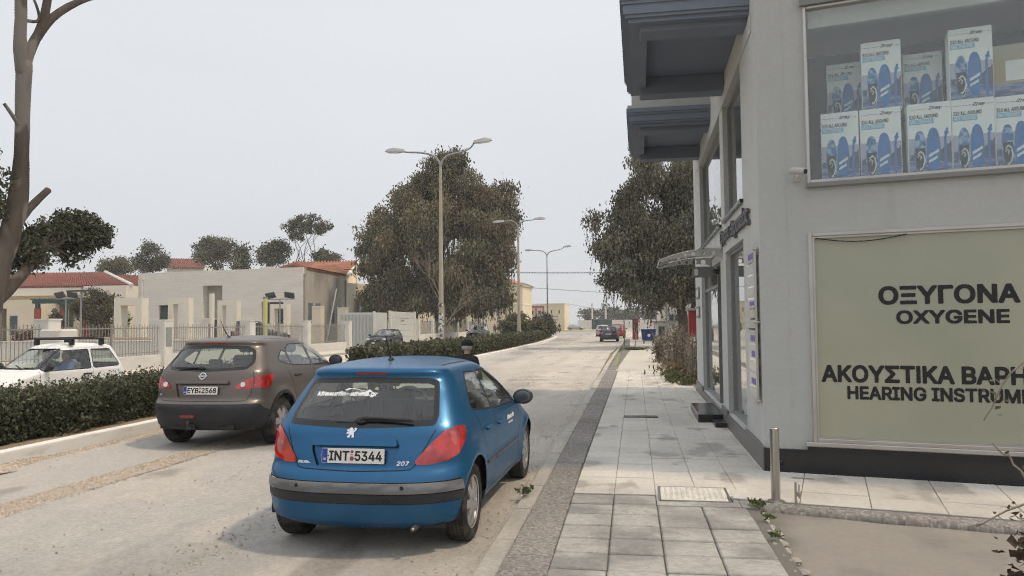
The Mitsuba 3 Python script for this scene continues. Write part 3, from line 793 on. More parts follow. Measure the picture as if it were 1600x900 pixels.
# bollard and lock post
k = thing('bollard', 'brushed steel bollard at the pavement corner', 'bollard')
bp = (1.33, 7.42)
part(k, 'tube', xf(lathe([(0, .68), (.036, .68), (.042, .673), (.0425, 0)], 32), mat(o=(*bp, SW))), 'steel', 40)
part(k, 'base_flange', xf(lathe([(.043, .014), (.078, .012), (.08, 0)], 28), mat(o=(*bp, SW))), 'steel', 30)
part(k, 'cap_ring', xf(lathe([(.0428, .62), (.0445, .62), (.0445, .615), (.0428, .615)], 28), mat(o=(*bp, SW))), 'window_aluminium', 30)
k = thing('lock_post', 'short steel ground post with a padlock beside the bollard', 'post')
lp = (1.49, 7.34)
part(k, 'rod', xf(cbx(-.010, .010, -.010, .010, 0, .20, .002), mat(o=(*lp, SW))), 'steel')
part(k, 'side_rod', xf(cbx(.024, .036, -.006, .006, .05, .18, .002), mat(o=(*lp, SW))), 'steel')
part(k, 'padlock', xf(cbx(.012, .05, -.012, .012, .07, .115, .004), mat(o=(*lp, SW))), 'steel')
add('wall_peg', fbx(.28, .50, -.38, -.36, SW, SW + .012), 'steel', label='flat steel bar lying on the paving behind the bollard', category='bar')
# ================================================================ the school side
def board_marks(p, n, uv):
    k = fb(p.x * .5, p.y * .5, p.z * 1.2, 4)
    ln = mikit.cell_rand(dr.floor(p.z / .3), dr.floor((p.x + p.y) / 1.2))
    c = mix((0.60, 0.568, 0.52), (0.70, 0.67, 0.625), .7 * k + .3 * ln)
    lip = sstep(.06, .0, dr.abs(p.z / .3 - dr.floor(p.z / .3 + .5)))
    return c * (1 - .10 * lip) * (.95 + .1 * fb(p.x * 6, p.y * 6, p.z * 6))


def dirty_wall(p, n, uv):
    k = fb(p.y * .6, p.z * .25, p.x * .6, 4)
    c = mix((0.27, 0.25, 0.222), (0.41, 0.385, 0.345), sstep(.25, .7, k))
    return mix(c, (0.46, 0.44, 0.41), sstep(.68, .8, fb(p.y * 1.3, p.z * .15, 4, 3)) * .7)


M('fair_concrete', board_marks, .85, spec=.2)
M('stained_concrete', dirty_wall, .85, spec=.2)
M('cream_render', lambda p, n, uv: mix((0.58, 0.51, 0.40), (0.66, 0.59, 0.47), fb(p.x * .4, p.y * .4, p.z * .4, 3)), .85, spec=.2)
M('cream_light', lambda p, n, uv: mix((0.66, 0.62, 0.53), (0.72, 0.68, 0.60), fb(p.x * .6, p.y * .6, p.z * .6, 3)), .85, spec=.2)
M('buff_render', lambda p, n, uv: mix((0.62, 0.53, 0.38), (0.70, 0.61, 0.45), fb(p.x * .3, p.y * .3, p.z * .3, 3)), .85, spec=.2)
M('salmon_render', (0.50, 0.20, 0.14), .85, spec=.2)
M('white_wall', lambda p, n, uv: mix((0.55, 0.53, 0.49), (0.70, 0.68, 0.64), fb(p.x * .9, p.y * .9, p.z * 1.4, 4)), .85, spec=.2)
M('roof_tile', lambda p, n, uv: mix((0.20, 0.085, 0.055), (0.30, 0.135, 0.09), fb(p.x * 2, p.y * 2, p.z * 2, 3)), .85, spec=.2)
M('roof_red', lambda p, n, uv: mix((0.155, 0.060, 0.050), (0.20, 0.082, 0.066), fb(p.x * 1.2, p.y * 1.2, p.z * 3, 3)), .85, spec=.2)
M('dark_window', (0.035, 0.05, 0.06), .12, spec=.6)
M('teal_window', (0.018, 0.045, 0.05), .15, spec=.6)
M('pale_metal', (0.55, 0.56, 0.54), .5, spec=.4)
M('grey_metal', (0.27, 0.275, 0.275), .5, spec=.4)
M('fence_metal', (0.25, 0.24, 0.22), .6, spec=.3)
M('gate_white', lambda p, n, uv: mix((0.46, 0.48, 0.455), (0.53, 0.55, 0.52), fb(p.x * .8, p.y * .8, p.z * .8, 3)), .5, spec=.35)
M('pergola_green', (0.03, 0.075, 0.07), .6)
M('post_red', (0.28, 0.075, 0.05), .7)
M('pole_yellow', (0.52, 0.50, 0.20), .6)
M('solar_panel', (0.05, 0.055, 0.065), .3, spec=.5)


def windowed(parent, x0, x1, y, z0, z1, face='front', mull=1, bsdf='teal_window', sill=True):
    """a recessed window on a wall whose outer face is at y (front, facing -Y) or x (side, facing +X; x0, x1 then run along Y)"""
    if face == 'front':
        B = lambda a0, a1, d0, d1, b0, b1: bx(a0, a1, y - d1, y - d0, b0, b1)
    else:
        B = lambda a0, a1, d0, d1, b0, b1: bx(y + d0, y + d1, a0, a1, b0, b1)
    f = .07
    k = part(parent, 'window', cat([B(x0, x0 + f, -.1, .04, z0, z1), B(x1 - f, x1, -.1, .04, z0, z1), B(x0 + f, x1 - f, -.1, .04, z1 - f, z1), B(x0 + f, x1 - f, -.1, .04, z0, z0 + f), *[B(x0 + (x1 - x0) * (i + 1) / (mull + 1) - .035, x0 + (x1 - x0) * (i + 1) / (mull + 1) + .035, -.1, .035, z0 + f, z1 - f) for i in range(mull)]]), 'grey_metal')
    xs = np.linspace(x0, x1, mull + 2)
    for a, b in zip(xs[:-1], xs[1:]):
        part(k, 'pane', B(a + f, b - f, -.06, .01, z0 + f, z1 - f), bsdf)
    if sill:
        part(k, 'sill', B(x0 - .1, x1 + .1, .0, .14, z0 - .08, z0 - .005), 'fair_concrete')
    return k


def tiled_roof(parent, corners, dx=.5, dz=.42, name='roof', bsdf='roof_tile', label=None):
    """a pitched slope from its four corners (eave start, eave end, ridge end, ridge start), covered with rows of half-round tiles"""
    e0, e1, r1, r0 = (np.array(c, float) for c in corners)
    n = np.cross(e1 - e0, r0 - e0)
    n /= np.linalg.norm(n)
    if n[2] < 0:
        n = -n
    base = trimesh.Trimesh(np.array([e0, e1, r1, r0, e0 - n * .15, e1 - n * .15, r1 - n * .15, r0 - n * .15]), [[0, 1, 2], [0, 2, 3], [4, 6, 5], [4, 7, 6], [0, 4, 5], [0, 5, 1], [1, 5, 6], [1, 6, 2], [2, 6, 7], [2, 7, 3], [3, 7, 4], [3, 4, 0]], process=False)
    k = part(parent, name, base, bsdf, label=label)
    w = np.linalg.norm(e1 - e0)
    cnt = int(w / dx)
    ms = []
    for i in range(cnt):
        t = (i + .5) / cnt
        a, b = e0 + (e1 - e0) * t, r0 + (r1 - r0) * t
        rows_ = max(2, int(np.linalg.norm(b - a) / (dz * 2)))
        s = np.linspace(0, 1, rows_ + 1)
        p_ = np.vstack([[a + (b - a) * u + n * .02, a + (b - a) * (v - .002) + n * .05] for u, v in zip(s[:-1], s[1:])])
        ms.append(tube(p_, dx * .27, 6, False))
    part(k, 'tile_rows', cat(ms), bsdf, True, kind='stuff')
    return k


# grey concrete hall ---------------------------------------------------------
hall = thing('concrete_hall', 'grey board-marked concrete hall behind the school fence', 'building')
HX0, HX1, HY0, HY1, HZ = -49.3, -31.6, 71.0, 82.5, 7.45
fr = Polygon([(HX0, 0), (HX1, 0), (HX1, HZ + .1), (HX0, HZ - .2)])
ops = [(-47.0, -45.9, 2.0, 4.0), (-42.2, -40.1, 2.6, 5.9), (-35.9, -33.6, 1.95, 4.15)]
door_op = (-41.2, -40.3, 0, 2.6)
for a, b, c, d_ in ops:
    fr = fr.difference(sbox(a, c, b, d_))
part(hall, 'front_wall', xf(extrude(fr, .4), mat((1, 0, 0), (0, 0, 1), (0, -1, 0), (0, HY0 + .4, 0))), 'fair_concrete')
part(hall, 'side_wall', bx(HX1 - .4, HX1 - .004, HY0 + .402, HY1, 0, HZ - .05), 'stained_concrete', label='stained side wall of the hall')
part(hall, 'rear_wall', cat([bx(HX0, HX0 + .4, HY0 + .402, HY1, 0, HZ - .25), bx(HX0 + .4, HX1 - .4, HY1 - .4, HY1, 0, HZ - .25)]), 'fair_concrete')
part(hall, 'flat_roof', bx(HX0 + .4, HX1 - .4, HY0 + .402, HY1 - .4, HZ - .9, HZ - .7), 'fair_concrete')
part(hall, 'recess', bx(-42.2, -40.1, HY0 + .9, HY0 + 1.0, 2.6, 5.9), 'stained_concrete')
part(hall, 'recess_lining', cat([bx(-42.3, -42.2, HY0 + .38, HY0 + 1, 2.6, 5.9), bx(-40.1, -40.0, HY0 + .38, HY0 + 1, 2.6, 5.9), bx(-42.2, -40.1, HY0 + .38, HY0 + 1, 5.9, 6.0), bx(-42.2, -40.1, HY0 - .12, HY0 + .9, 2.5, 2.62)]), 'fair_concrete')
windowed(hall, -47.0, -45.9, HY0 + .2, 2.0, 4.0, mull=0)
windowed(hall, -35.9, -33.6, HY0 + .2, 1.95, 4.15, mull=2, bsdf='dark_window')
d = part(hall, 'door', bx(-41.2, -40.2, HY0 - .06, HY0 - .004, .1, 2.45), 'dark_window')
part(d, 'frame', cat([bx(-41.3, -41.2, HY0 - .09, HY0 - .004, .1, 2.55), bx(-40.2, -40.1, HY0 - .09, HY0 - .004, .1, 2.55), bx(-41.2, -40.2, HY0 - .09, HY0 - .004, 2.45, 2.55)]), 'grey_metal')
for y0, y1 in ((72.3, 73.5), (74.1, 75.4), (78.2, 79.3), (79.9, 81.2)):
    windowed(hall, y0, y1, HX1, 1.9, 4.1, face='side', mull=0, bsdf='dark_window')
for (x, y) in ((HX0 + .5, HY0 - .09), (HX1 + .08, HY0 + .25), (HX1 + .08, HY1 - .1)):
    part(hall, 'downpipe', tube([(x, y, .1), (x, y, 6.6)], .07, 8), 'fair_concrete' if x < -45 else 'fence_metal', True)
    part(hall, 'rain_hopper', bx(x - .12, x + .12, y - .07, y + .07, 6.6, 6.9), 'fair_concrete' if x < -45 else 'fence_metal')
# entrance ramps and rails
for x0, x1, za, zb in ((-46.2, -42.4, .9, 1.7), (-39.2, -35.4, 1.7, .8)):
    part(hall, 'handrail', cat([tube([(x0, 69.2, za + o), (x1, 69.2, zb + o)], .04, 6) for o in (0, -.3, -.6)] + [tube([(x, 69.2, 0), (x, 69.2, za + (zb - za) * (x - x0) / (x1 - x0))], .04, 6) for x in np.linspace(x0, x1, 4)]), 'pale_metal', True)
part(hall, 'entrance_terrace', cat([bx(-46.5, -35, 68.6, HY0 - .1, 0, .55)]), 'fair_concrete')
# roof lantern and white frame seen over the parapet
part(hall, 'roof_lantern', cat([bx(-37.6, -36.2, 74, 80, HZ - .7, HZ + .45), xf(bx(-41.0, -37.8, 74.2, 79.5, HZ + .12, HZ + .2), np.eye(4))]), 'pale_metal')

hall2 = thing('tiled_hall', 'cream hall with an orange tiled roof behind the grey hall', 'building')
part(hall2, 'wall', rsolid(Polygon([(-45, 82.52), (-31.62, 82.52), (-30.6, 86), (-30.6, 100), (-45, 100)]), 6.6), 'cream_render')
tiled_roof(hall2, [(-31.5, 71.9, 7.5), (-31.5, 82.4, 7.42), (-34.6, 95, 10.1), (-36, 78, 8.6)], .5)
tiled_roof(hall2, [(-45.6, 95, 6.75), (-44.5, 82.6, 6.9), (-37.5, 82.6, 9.05), (-37.5, 95, 9.6)], .6)
part(hall2, 'verge', tube([(-31.35, 82.5, 7.36), (-34.5, 95.1, 10.05)], .22, 6), 'cream_light')
gb = np.array([(-31.55, 82.55, 6.5), (-34.65, 95, 6.5), (-34.65, 95, 9.95), (-31.55, 82.55, 7.3)])
part(hall2, 'gable', trimesh.convex.convex_hull(np.vstack([gb, gb - [.35, 0, 0]])), 'cream_render')
for y0, y1 in ((84.2, 87.4),):
    windowed(hall2, y0, y1, -30.6, 2.6, 5.0, face='side', mull=1, bsdf='dark_window')
part(hall2, 'porch', cat([bx(-30.58, -28.4, 86, 92, .1, 3.2), bx(-30.58, -28.2, 85.8, 92.2, 3.2, 3.35)]), 'cream_render')
windowed(hall2, 87.0, 88.0, -28.4, 1.2, 2.4, face='side', mull=0, bsdf='dark_window')
# rounded cream wing with windows behind the big tree
wing = thing('rounded_wing', 'cream school wing with a curved end behind the big eucalyptus', 'building')
part(wing, 'wall', rsolid(Polygon([(-46, 104), (-33, 104), (-33, 118), (-46, 118)]).union(Point(-33, 109).buffer(5, quad_segs=12)), 7.2), 'cream_render', 25)
for x0 in (-44, -40.5, -37, -33.6):
    windowed(wing, x0, x0 + 1.5, 104, 2.6, 5.2, mull=1, bsdf='dark_window')
part(wing, 'roof', rsolid(Polygon([(-46.3, 103.7), (-33, 103.7), (-33, 118.3), (-46.3, 118.3)]).union(Point(-33, 109).buffer(5.3, quad_segs=12)), .25, 7.2), 'cream_light')

# red roofed school at the left ---------------------------------------------
sch = thing('red_roof_school', 'long cream school building under a dull red roof', 'building')
part(sch, 'wall', bx(-80, -60.2, 77.2, 90, 0, 6.2), 'cream_render')
part(sch, 'fascia', bx(-80.5, -60.0, 76.4, 77.6, 5.45, 6.5), 'cream_light')
part(sch, 'pier', cat([bx(-71.5, -69.6, 74.4, 77.2, 0, 4.9), bx(-67.4, -63.2, 74.4, 77.2, 0, 4.9), bx(-69.6, -67.4, 74.4, 77.2, 4.0, 4.9)]), 'cream_render')
part(sch, 'tall_bay', bx(-58.9, -53.8, 75.4, 78, 0, 6.35), 'cream_light')
part(sch, 'back_wall', bx(-60.2, -58.9, 79, 90, 0, 6.2), 'cream_render')
tiled_roof(sch, [(-81, 76.3, 6.5), (-54.2, 76.3, 6.4), (-64.2, 86, 8.6), (-81, 86, 8.75)], .33, bsdf='roof_red')
part(sch, 'verge', tube([(-53.6, 76.1, 6.42), (-64.3, 86.1, 8.72)], .19, 6), 'pale_metal')
part(sch, 'courtyard_wall', bx(-69.4, -67.6, 76.9, 77.15, 0, 4.0), 'dark_window')
windowed(sch, -58.2, -56.4, 75.4, .9, 3.8, mull=0)
windowed(sch, -62.8, -61.4, 77.2, 1.8, 4.4, mull=1)
windowed(sch, -67.0 + .0, -66.0, 74.4, 1.0, 3.2, mull=0)
sch2 = thing('second_school_block', 'cream block with a red roof between the school and the grey hall', 'building')
part(sch2, 'wall', bx(-69, -52, 92, 102, 0, 7.2), 'cream_light')
tiled_roof(sch2, [(-70, 91.3, 7.15), (-51, 91.3, 6.85), (-52, 99, 8.6), (-72, 99, 9.2)], .36, bsdf='roof_red')
windowed(sch2, -59, -56, 92, 3, 5.2, mull=1)
far_sch = thing('far_red_roof', 'distant pale house with a red roof showing between the trees', 'building')
part(far_sch, 'wall', bx(-97.5, -89, 150, 164, 0, 14.3), 'cream_light')
tiled_roof(far_sch, [(-98.2, 149.3, 14.45), (-88.4, 149.3, 14.25), (-92.5, 157, 16.8), (-103.4, 157, 17.2)], .5, bsdf='roof_red')
windowed(far_sch, -94, -92, 150, 10.4, 12.4, mull=1)

# free-standing portals
PORT = [(-42.9, 58.6, 2.55, 4.25, .62, .95), (-39.5, 61.0, 1.95, 4.25, .48, .75), (-37.75, 66.0, 1.95, 4.2, .48, .75), (-33.7, 68.4, 1.7, 3.85, .42, .8)]
for i, (x, y, w, h, t, dpt) in enumerate(PORT):
    lb = ['widest cream portal frame standing beside the olive tree', 'cream portal frame in front of the hall window', 'cream portal frame in front of the hall door', 'cream portal frame beside the double floodlight'][i]
    k = thing('portal_frame', lb, 'portal', 'free-standing cream portals in the school yard')
    part(k, 'post', bx(x, x + t, y, y + dpt, 0, h - t), 'cream_light')
    part(k, 'post', bx(x + w - t * .8, x + w, y, y + dpt, 0, h - t), 'cream_light')
    part(k, 'lintel', bx(x, x + w, y - .003, y + dpt + .003, h - t, h), 'cream_light')
for i, (x, y, h) in enumerate(((-28.9, 67, 3.5), (-28.4, 72, 3.45))):
    k = thing('cream_pillar', ['nearer square cream pillar beside the leaning pole', 'farther square cream pillar beside the leaning pole'][i], 'pillar')
    part(k, 'shaft', bx(x, x + .85, y, y + .85, 0, h), 'cream_render')
    part(k, 'cap', bx(x - .04, x + .89, y - .04, y + .89, h, h + .08), 'cream_light')
add('leaning_pole', tube([(-27.9, 68, 0.2), (-26.9, 68, 5.2)], .06, 8), 'pale_metal', True, label='thin white pole leaning against the cream pillar', category='pole')
# poles in the yard
for i, (x, y, h, m_, lb) in enumerate(((-32.2, 55.5, 4.35, 'cream_light', 'cream capped pole in front of the hall'), (-24.0, 48.0, 3.6, 'pole_yellow', 'yellow capped pole in front of the dark jeep'))):
    k = thing('capped_pole', lb, 'pole')
    part(k, 'shaft', tube([(x, y, 0), (x, y, h)], .20 if i == 0 else .15, 14), m_, 30)
    part(k, 'cap', tube([(x, y, h), (x, y, h + .12)], .22 if i == 0 else .165, 14), 'fence_metal', 30)


def floodlight(x, y, h, lb, w=1.3, panel=True):
    k = thing('floodlight_pole', lb, 'floodlight')
    part(k, 'pole', tube([(x, y, 0), (x, y, h)], .055, 8), 'grey_metal', True)
    part(k, 'crossbar', tube([(x - w, y, h), (x + w, y, h)], .045, 6), 'grey_metal', True)
    for s in (-1, 1):
        part(k, 'lamp', xf(bx(-.42, .42, -.05, .05, -.26, .26), mat(o=(x + s * w * .62, y, h + .32)) @ trimesh.transformations.rotation_matrix(.55, (1, 0, 0)) @ trimesh.transformations.rotation_matrix(s * .18, (0, 1, 0))), 'solar_panel')


floodlight(-28.7, 60, 4.0, 'double floodlight pole before the corner of the grey hall', 1.35)
floodlight(-44.5, 55, 4.1, 'double floodlight pole beside the pergola', .9)
k = thing('bar_lamp', 'tall pole with one long dark lamp bar over the pergola', 'lamp')
part(k, 'pole', tube([(-40.8, 52, 0), (-40.8, 52, 4.55)], .07, 8), 'grey_metal', True)
part(k, 'lamp_bar', bx(-41.9, -39.7, 51.8, 52.2, 4.5, 4.62), 'solar_panel')
# pergola
k = thing('pergola', 'green timber pergola on red posts in the school yard', 'pergola')
for x in (-53.0, -48.2):
    for y in (62, 65):
        part(k, 'post', tube([(x, y, 0), (x, y, 3.6)], .28 if y == 62 else .2, 12), 'post_red', 30)
        part(k, 'bracket', bx(x - .15, x + .15, y - .15, y + .15, 3.6, 4.0), 'pergola_green')
for y in (62, 65):
    part(k, 'beam', bx(-53.5, -46.8, y - .1, y + .1, 4.0, 4.32), 'pergola_green')
for x in np.linspace(-53.2, -47, 8):
    part(k, 'rafter', bx(x - .06, x + .06, 61.4, 65.6, 4.322, 4.45), 'pergola_green')
# earth bank and low white wall in the yard
setting('earth_bank', cat([ellipsoid((-35, 47, -.1), (12.0, 3.2, 1.25), 3, 4, .2)]), 'earth', True, label='low bank of brown earth in the school yard')
k = thing('yard_wall', 'low white wall inside the school fence', 'wall')
part(k, 'wall', bx(-50, -21.5, 38, 38.3, 0, 1.0), 'white_wall')
part(k, 'coping', bx(-50.05, -21.45, 37.95, 38.35, 1.0, 1.06), 'white_wall')

# the fence ---------------------------------------------------------------------
FX = -19.2
pil = [8.5, 15.0, 22.9, 29.3, 36.5, 43.5, 50.4]
fe = thing('school_fence', 'long school fence of grey bars between white pillars', 'fence')
pm = shape(cat([bx(-.28, .28, -.28, .28, 0, 1.92), bx(-.31, .31, -.31, .31, 1.92, 1.97)]), 'white_wall')
for y in pil:
    put(f'{fe}__pillar', pm, T().translate([FX, y, .1]))
for y0, y1 in zip(pil[:-1], pil[1:]):
    part(fe, 'base_wall', bx(FX - .12, FX + .12, y0 + .28, y1 - .28, .1, .62), 'white_wall')
    nb = int((y1 - y0 - .56) / .165)
    ybs = y0 + .28 + (np.arange(nb) + .5) * (y1 - y0 - .56) / nb
    part(fe, 'bars', cat([bx(FX - .009, FX + .009, y - .009, y + .009, .62, 1.82 + (.06 if i % 2 else 0)) for i, y in enumerate(ybs)]), 'fence_metal', kind='stuff')
    part(fe, 'rail', cat([bx(FX - .02, FX + .02, y0 + .28, y1 - .28, .72, .76), bx(FX - .02, FX + .02, y0 + .28, y1 - .28, 1.70, 1.74)]), 'fence_metal')
    ym = (y0 + y1) / 2
    part(fe, 'stanchion', bx(FX - .035, FX + .035, ym - .035, ym + .035, .6, 1.9), 'fence_metal')
part(fe, 'notice_panel', bx(FX + .282, FX + .30, 29.1, 29.5, .95, 1.75), 'grey_metal')
add('concrete_block', cbx(-19.0, -18.2, 22.3, 23.1, .1, 1.72, .05), 'white_wall', label='white concrete block at the fence beside the big trunk', category='block')
# container-like booth and boarded gate further on
k = thing('ribbed_booth', 'pale ribbed metal booth behind the dark parked saloon', 'booth')
part(k, 'wall', cat([bx(-22.4, -19.6, 57.2, 60.6, .1, 2.75)]), 'gate_white')
for i in range(24):
    part(k, 'rib', bx(-22.3 + .115 * i, -22.25 + .115 * i, 57.14, 57.199, .15, 2.65), 'gate_white')
part(k, 'corner_post', cat([bx(-19.62, -19.48, 57.1, 57.24, .1, 2.85)]), 'white_wall')
k = thing('boarded_gate', 'pale gate of wide horizontal boards next to the ribbed booth', 'gate')
for i in range(5):
    part(k, 'board', cbx(-19.45, -19.36, 60.8, 68.0, .15 + .55 * i, .67 + .55 * i, .01), 'gate_white')
part(k, 'post', bx(-19.5, -19.3, 60.62, 60.78, .1, 2.95), 'white_wall')
part(k, 'post', bx(-19.5, -19.3, 68.02, 68.2, .1, 2.95), 'white_wall')
part(k, 'sign_plate', bx(-19.355, -19.34, 63.6, 64.6, 2.05, 2.2), 'fence_metal')
fe2 = thing('far_school_fence', 'farther fence of mesh panels between slim white posts beside the eucalyptus', 'fence')
p2 = [68.4, 73.5, 79, 84.5, 90, 95.5, 101]
for y in p2:
    part(fe2, 'pillar', bx(FX - .2, FX + .2, y - .2, y + .2, .1, 2.25), 'white_wall')
for y0, y1 in zip(p2[:-1], p2[1:]):
    part(fe2, 'base_wall', bx(FX - .12, FX + .12, y0 + .2, y1 - .2, .1, .85), 'white_wall')
    part(fe2, 'bars', cat([bx(FX - .01, FX + .01, y - .012, y + .012, .85, 2.05) for y in np.arange(y0 + .3, y1 - .2, .16)] + [bx(FX - .02, FX + .02, y0 + .2, y1 - .2, 2.05, 2.1)]), 'fence_metal', kind='stuff')

# far buildings down the road ------------------------------------------------------
fb1 = thing('cream_villa', 'tall cream two-storey house with a pale tiled hipped roof down the road', 'building')
part(fb1, 'wall', bx(-31, -20.6, 150, 165, 0, 9.3), 'buff_render')
part(fb1, 'cornice', bx(-31.3, -20.3, 149.7, 165.3, 9.3, 9.75), 'cream_light')
part(fb1, 'string_course', bx(-31.06, -20.5, 149.9, 165.1, 5.6, 5.85), 'cream_light')
R0 = [(-31.6, 149.4, 9.75), (-20.0, 149.4, 9.75), (-25.8, 156, 11.6)]
hr = trimesh.convex.convex_hull(np.array([(-31.6, 149.4, 9.75), (-20.0, 149.4, 9.75), (-31.6, 165.6, 9.75), (-20, 165.6, 9.75), (-25.8, 155, 11.5), (-25.8, 160, 11.5)]))
part(fb1, 'roof', hr, 'salmon_render')
windowed(fb1, -25.8, -23.4, 150, 1.6, 3.6, mull=2, bsdf='pale_metal')
windowed(fb1, -29.5, -27.6, 150, 6.4, 8.2, mull=1, bsdf='dark_window')
fb2 = thing('salmon_block', 'low salmon and grey building behind the median shrubs', 'building')
part(fb2, 'wall', bx(-27, -20.62, 190, 204, 0, 6.2), 'salmon_render')
part(fb2, 'roof_slab', bx(-27.3, -20.63, 189.6, 204.3, 6.2, 6.7), 'fair_concrete')
for i in range(3):
    part(fb2, 'grey_panel', bx(-26.2 + 1.9 * i, -24.9 + 1.9 * i, 189.9, 189.99, 3.2, 5.6), 'cream_render')
    windowed(fb2, -26.0 + 1.9 * i, -25.2 + 1.9 * i, 189.88, 4.0, 5.0, mull=0, bsdf='dark_window', sill=False)
fb3 = thing('cream_block', 'plain cream building with two slit windows at the end of the road', 'building')
part(fb3, 'wall', bx(-20.6, -15.5, 189.5, 204, 0, 6.6), 'buff_render')
part(fb3, 'parapet', bx(-20.65, -15.4, 189.4, 204.1, 6.6, 6.75), 'cream_light')
for x in (-18.9, -17.0):
    windowed(fb3, x, x + .35, 189.5, 4.2, 5.1, mull=0, bsdf='dark_window', sill=False)
part(fb3, 'faded_lettering', cat([bx(-19.9 + .28 * i, -19.75 + .28 * i, 189.44, 189.49, 3.35 if i % 3 else 3.4, 3.65) for i in range(4)] + [bx(-18.4 + .28 * i, -18.25 + .28 * i, 189.44, 189.49, 3.35, 3.65) for i in range(5)] + [bx(-19.9 + .28 * i, -19.75 + .28 * i, 189.44, 189.49, 2.55, 2.85) for i in range(3)] + [bx(-18.6 + .28 * i, -18.45 + .28 * i, 189.44, 189.49, 2.55, 2.85) for i in range(6)]), 'fence_metal', kind='stuff')
k = thing('low_yard_wall', 'low cream wall in front of the tall cream house', 'wall')
part(k, 'wall', bx(-36, -20.7, 138, 138.4, 0, 4.0), 'buff_render')
part(k, 'coping', bx(-36, -20.6, 137.9, 138.5, 4.0, 4.2), 'cream_light')
k = thing('harbour_container', 'dark green container at the end of the road', 'container')
part(k, 'body', bx(-8.6, -3.8, 186, 189, .2, 2.6), 'pergola_green')
part(k, 'roof', bx(-8.7, -3.7, 185.9, 189.1, 2.6, 2.72), 'fence_metal')
k = thing('harbour_wall', 'long low white harbour wall in front of the pines', 'wall')
part(k, 'wall', bx(-15, 60, 232, 232.6, 0, 2.6), 'white_wall')
for i, (x, h) in enumerate(((-8.9, 6.6), (-5.5, 5.9))):
    k = thing('harbour_post', ['taller grey post beside the green container', 'shorter pale post behind the green container'][i], 'post')
    part(k, 'shaft', tube([(x, 195, 0), (x, 195, h)], .22, 8), 'fair_concrete', True)
    part(k, 'cap', bx(x - .3, x + .3, 194.7, 195.3, h, h + .12), 'fair_concrete')
# ================================================================ trees, hedges, shrubs
def leaf_bsdf(name, a, b, trans=.35):
    def fn(p, n, uv):
        return mix(a, b, fb(p.x * .9, p.y * .9, p.z * .9, 2))
    scene[name] = {'type': 'blendbsdf', 'weight': .25,
                   'bsdf_0': {'type': 'twosided', 'bsdf': {'type': 'principled', 'base_color': {'type': 'mesh_attribute', 'name': 'vertex_color'}, 'roughness': .55, 'specular': .35}},
                   'bsdf_1': {'type': 'principledthin', 'base_color': {'type': 'mesh_attribute', 'name': 'vertex_color'}, 'roughness': .6, 'diff_trans': 1.2}}
    return name


leaf_bsdf('leaf', 0, 0)
M('bark_eucalypt', lambda p, n, uv: mix(mix((0.042, 0.034, 0.029), (0.115, 0.098, 0.086), fb(p.x * 5, p.y * 5, p.z * .55, 4)), (0.17, 0.157, 0.146), sstep(.55, .61, fb(p.x * 1.6 + 3, p.y * 1.6, p.z * .55, 3))), .85, spec=.15,
  bump=(lambda p, n, uv: fb(p.x * 9, p.y * 9, p.z * 2, 4), 5e-3), bump_scale=.03)
M('bark', lambda p, n, uv: mix((0.07, 0.055, 0.045), (0.17, 0.145, 0.12), fb(p.x * 5, p.y * 5, p.z * 1.5, 4)), .9, spec=.1)
M('twig', lambda p, n, uv: mix((0.17, 0.14, 0.12), (0.34, 0.29, 0.245), fb(p.x * 30, p.y * 30, p.z * 30, 2)), .85, spec=.15)
M('cut_wood', (0.45, 0.40, 0.33), .8)


def leaves(points, size, rng, droop=.0, width=.28, tone=((.05, .06, .03), (.10, .10, .06)), axis=None, jitter=.5, per_point=None):
    """leaf sprays: kinked blades of two quads about each point; axis: preferred direction"""
    n = len(points)
    a = rng.normal(size=(n, 3)) * jitter
    if axis is not None:
        a += axis
    a[:, 2] -= droop
    a /= np.linalg.norm(a, axis=1, keepdims=True)
    s = rng.normal(size=(n, 3))
    s -= a * (s * a).sum(1, keepdims=True)
    s /= np.linalg.norm(s, axis=1, keepdims=True)
    nn = np.cross(a, s)
    L = size * (.55 + .9 * rng.random((n, 1)))
    W = L * width * (.7 + .6 * rng.random((n, 1)))
    p0, p1 = points - a * L * .5, points + a * L * .5
    mid = points + nn * L * .12
    V = np.stack([p0, mid + s * W, p1, mid - s * W], 1).reshape(-1, 3)
    F = (np.array([[0, 1, 2], [0, 2, 3]])[None] + (np.arange(n) * 4)[:, None, None]).reshape(-1, 3)
    t = rng.random((n, 1))
    c = np.array(tone[0]) * (1 - t) + np.array(tone[1]) * t
    c = c * (.75 + .5 * rng.random((n, 1)))
    if per_point is not None:
        c = c * per_point
    return V, F, np.repeat(c, 4, 0)


def join(parts_):
    V, F, C, b = [], [], [], 0
    for v, f, c in parts_:
        V.append(v)
        F.append(f + b)
        C.append(c)
        b += len(v)
    return trimesh.Trimesh(np.vstack(V), np.vstack(F), process=False), np.vstack(C)


def crown_points(blobs, n, rng, shell=2.4):
    B = np.array(blobs, float)
    w = (B[:, 3] * B[:, 4] * B[:, 5]) ** .8
    i = rng.choice(len(B), n, p=w / w.sum())
    d = rng.normal(size=(n, 3))
    d /= np.linalg.norm(d, axis=1, keepdims=True)
    r = rng.random((n, 1)) ** (1 / shell)
    r *= 1 + .30 * (meshkit.fbm(d * 2.2 + i[:, None] * 3.7, 3, 1)[:, None] - .5) * 2
    return B[i, :3] + d * r * B[i, 3:6], i, d


def clumped(blobs, n_clump, per, spread, rng, shell=2.4, gap=.42, seed=0):
    """clumps through the crown with holes carved by noise"""
    c, i, d = crown_points(blobs, n_clump, rng, shell)
    keep = meshkit.fbm(c * .55 + seed, 3, 7 + seed) > gap
    c = c[keep]
    p = np.repeat(c, per, 0) + rng.normal(size=(len(c) * per, 3)) * spread
    return p, c


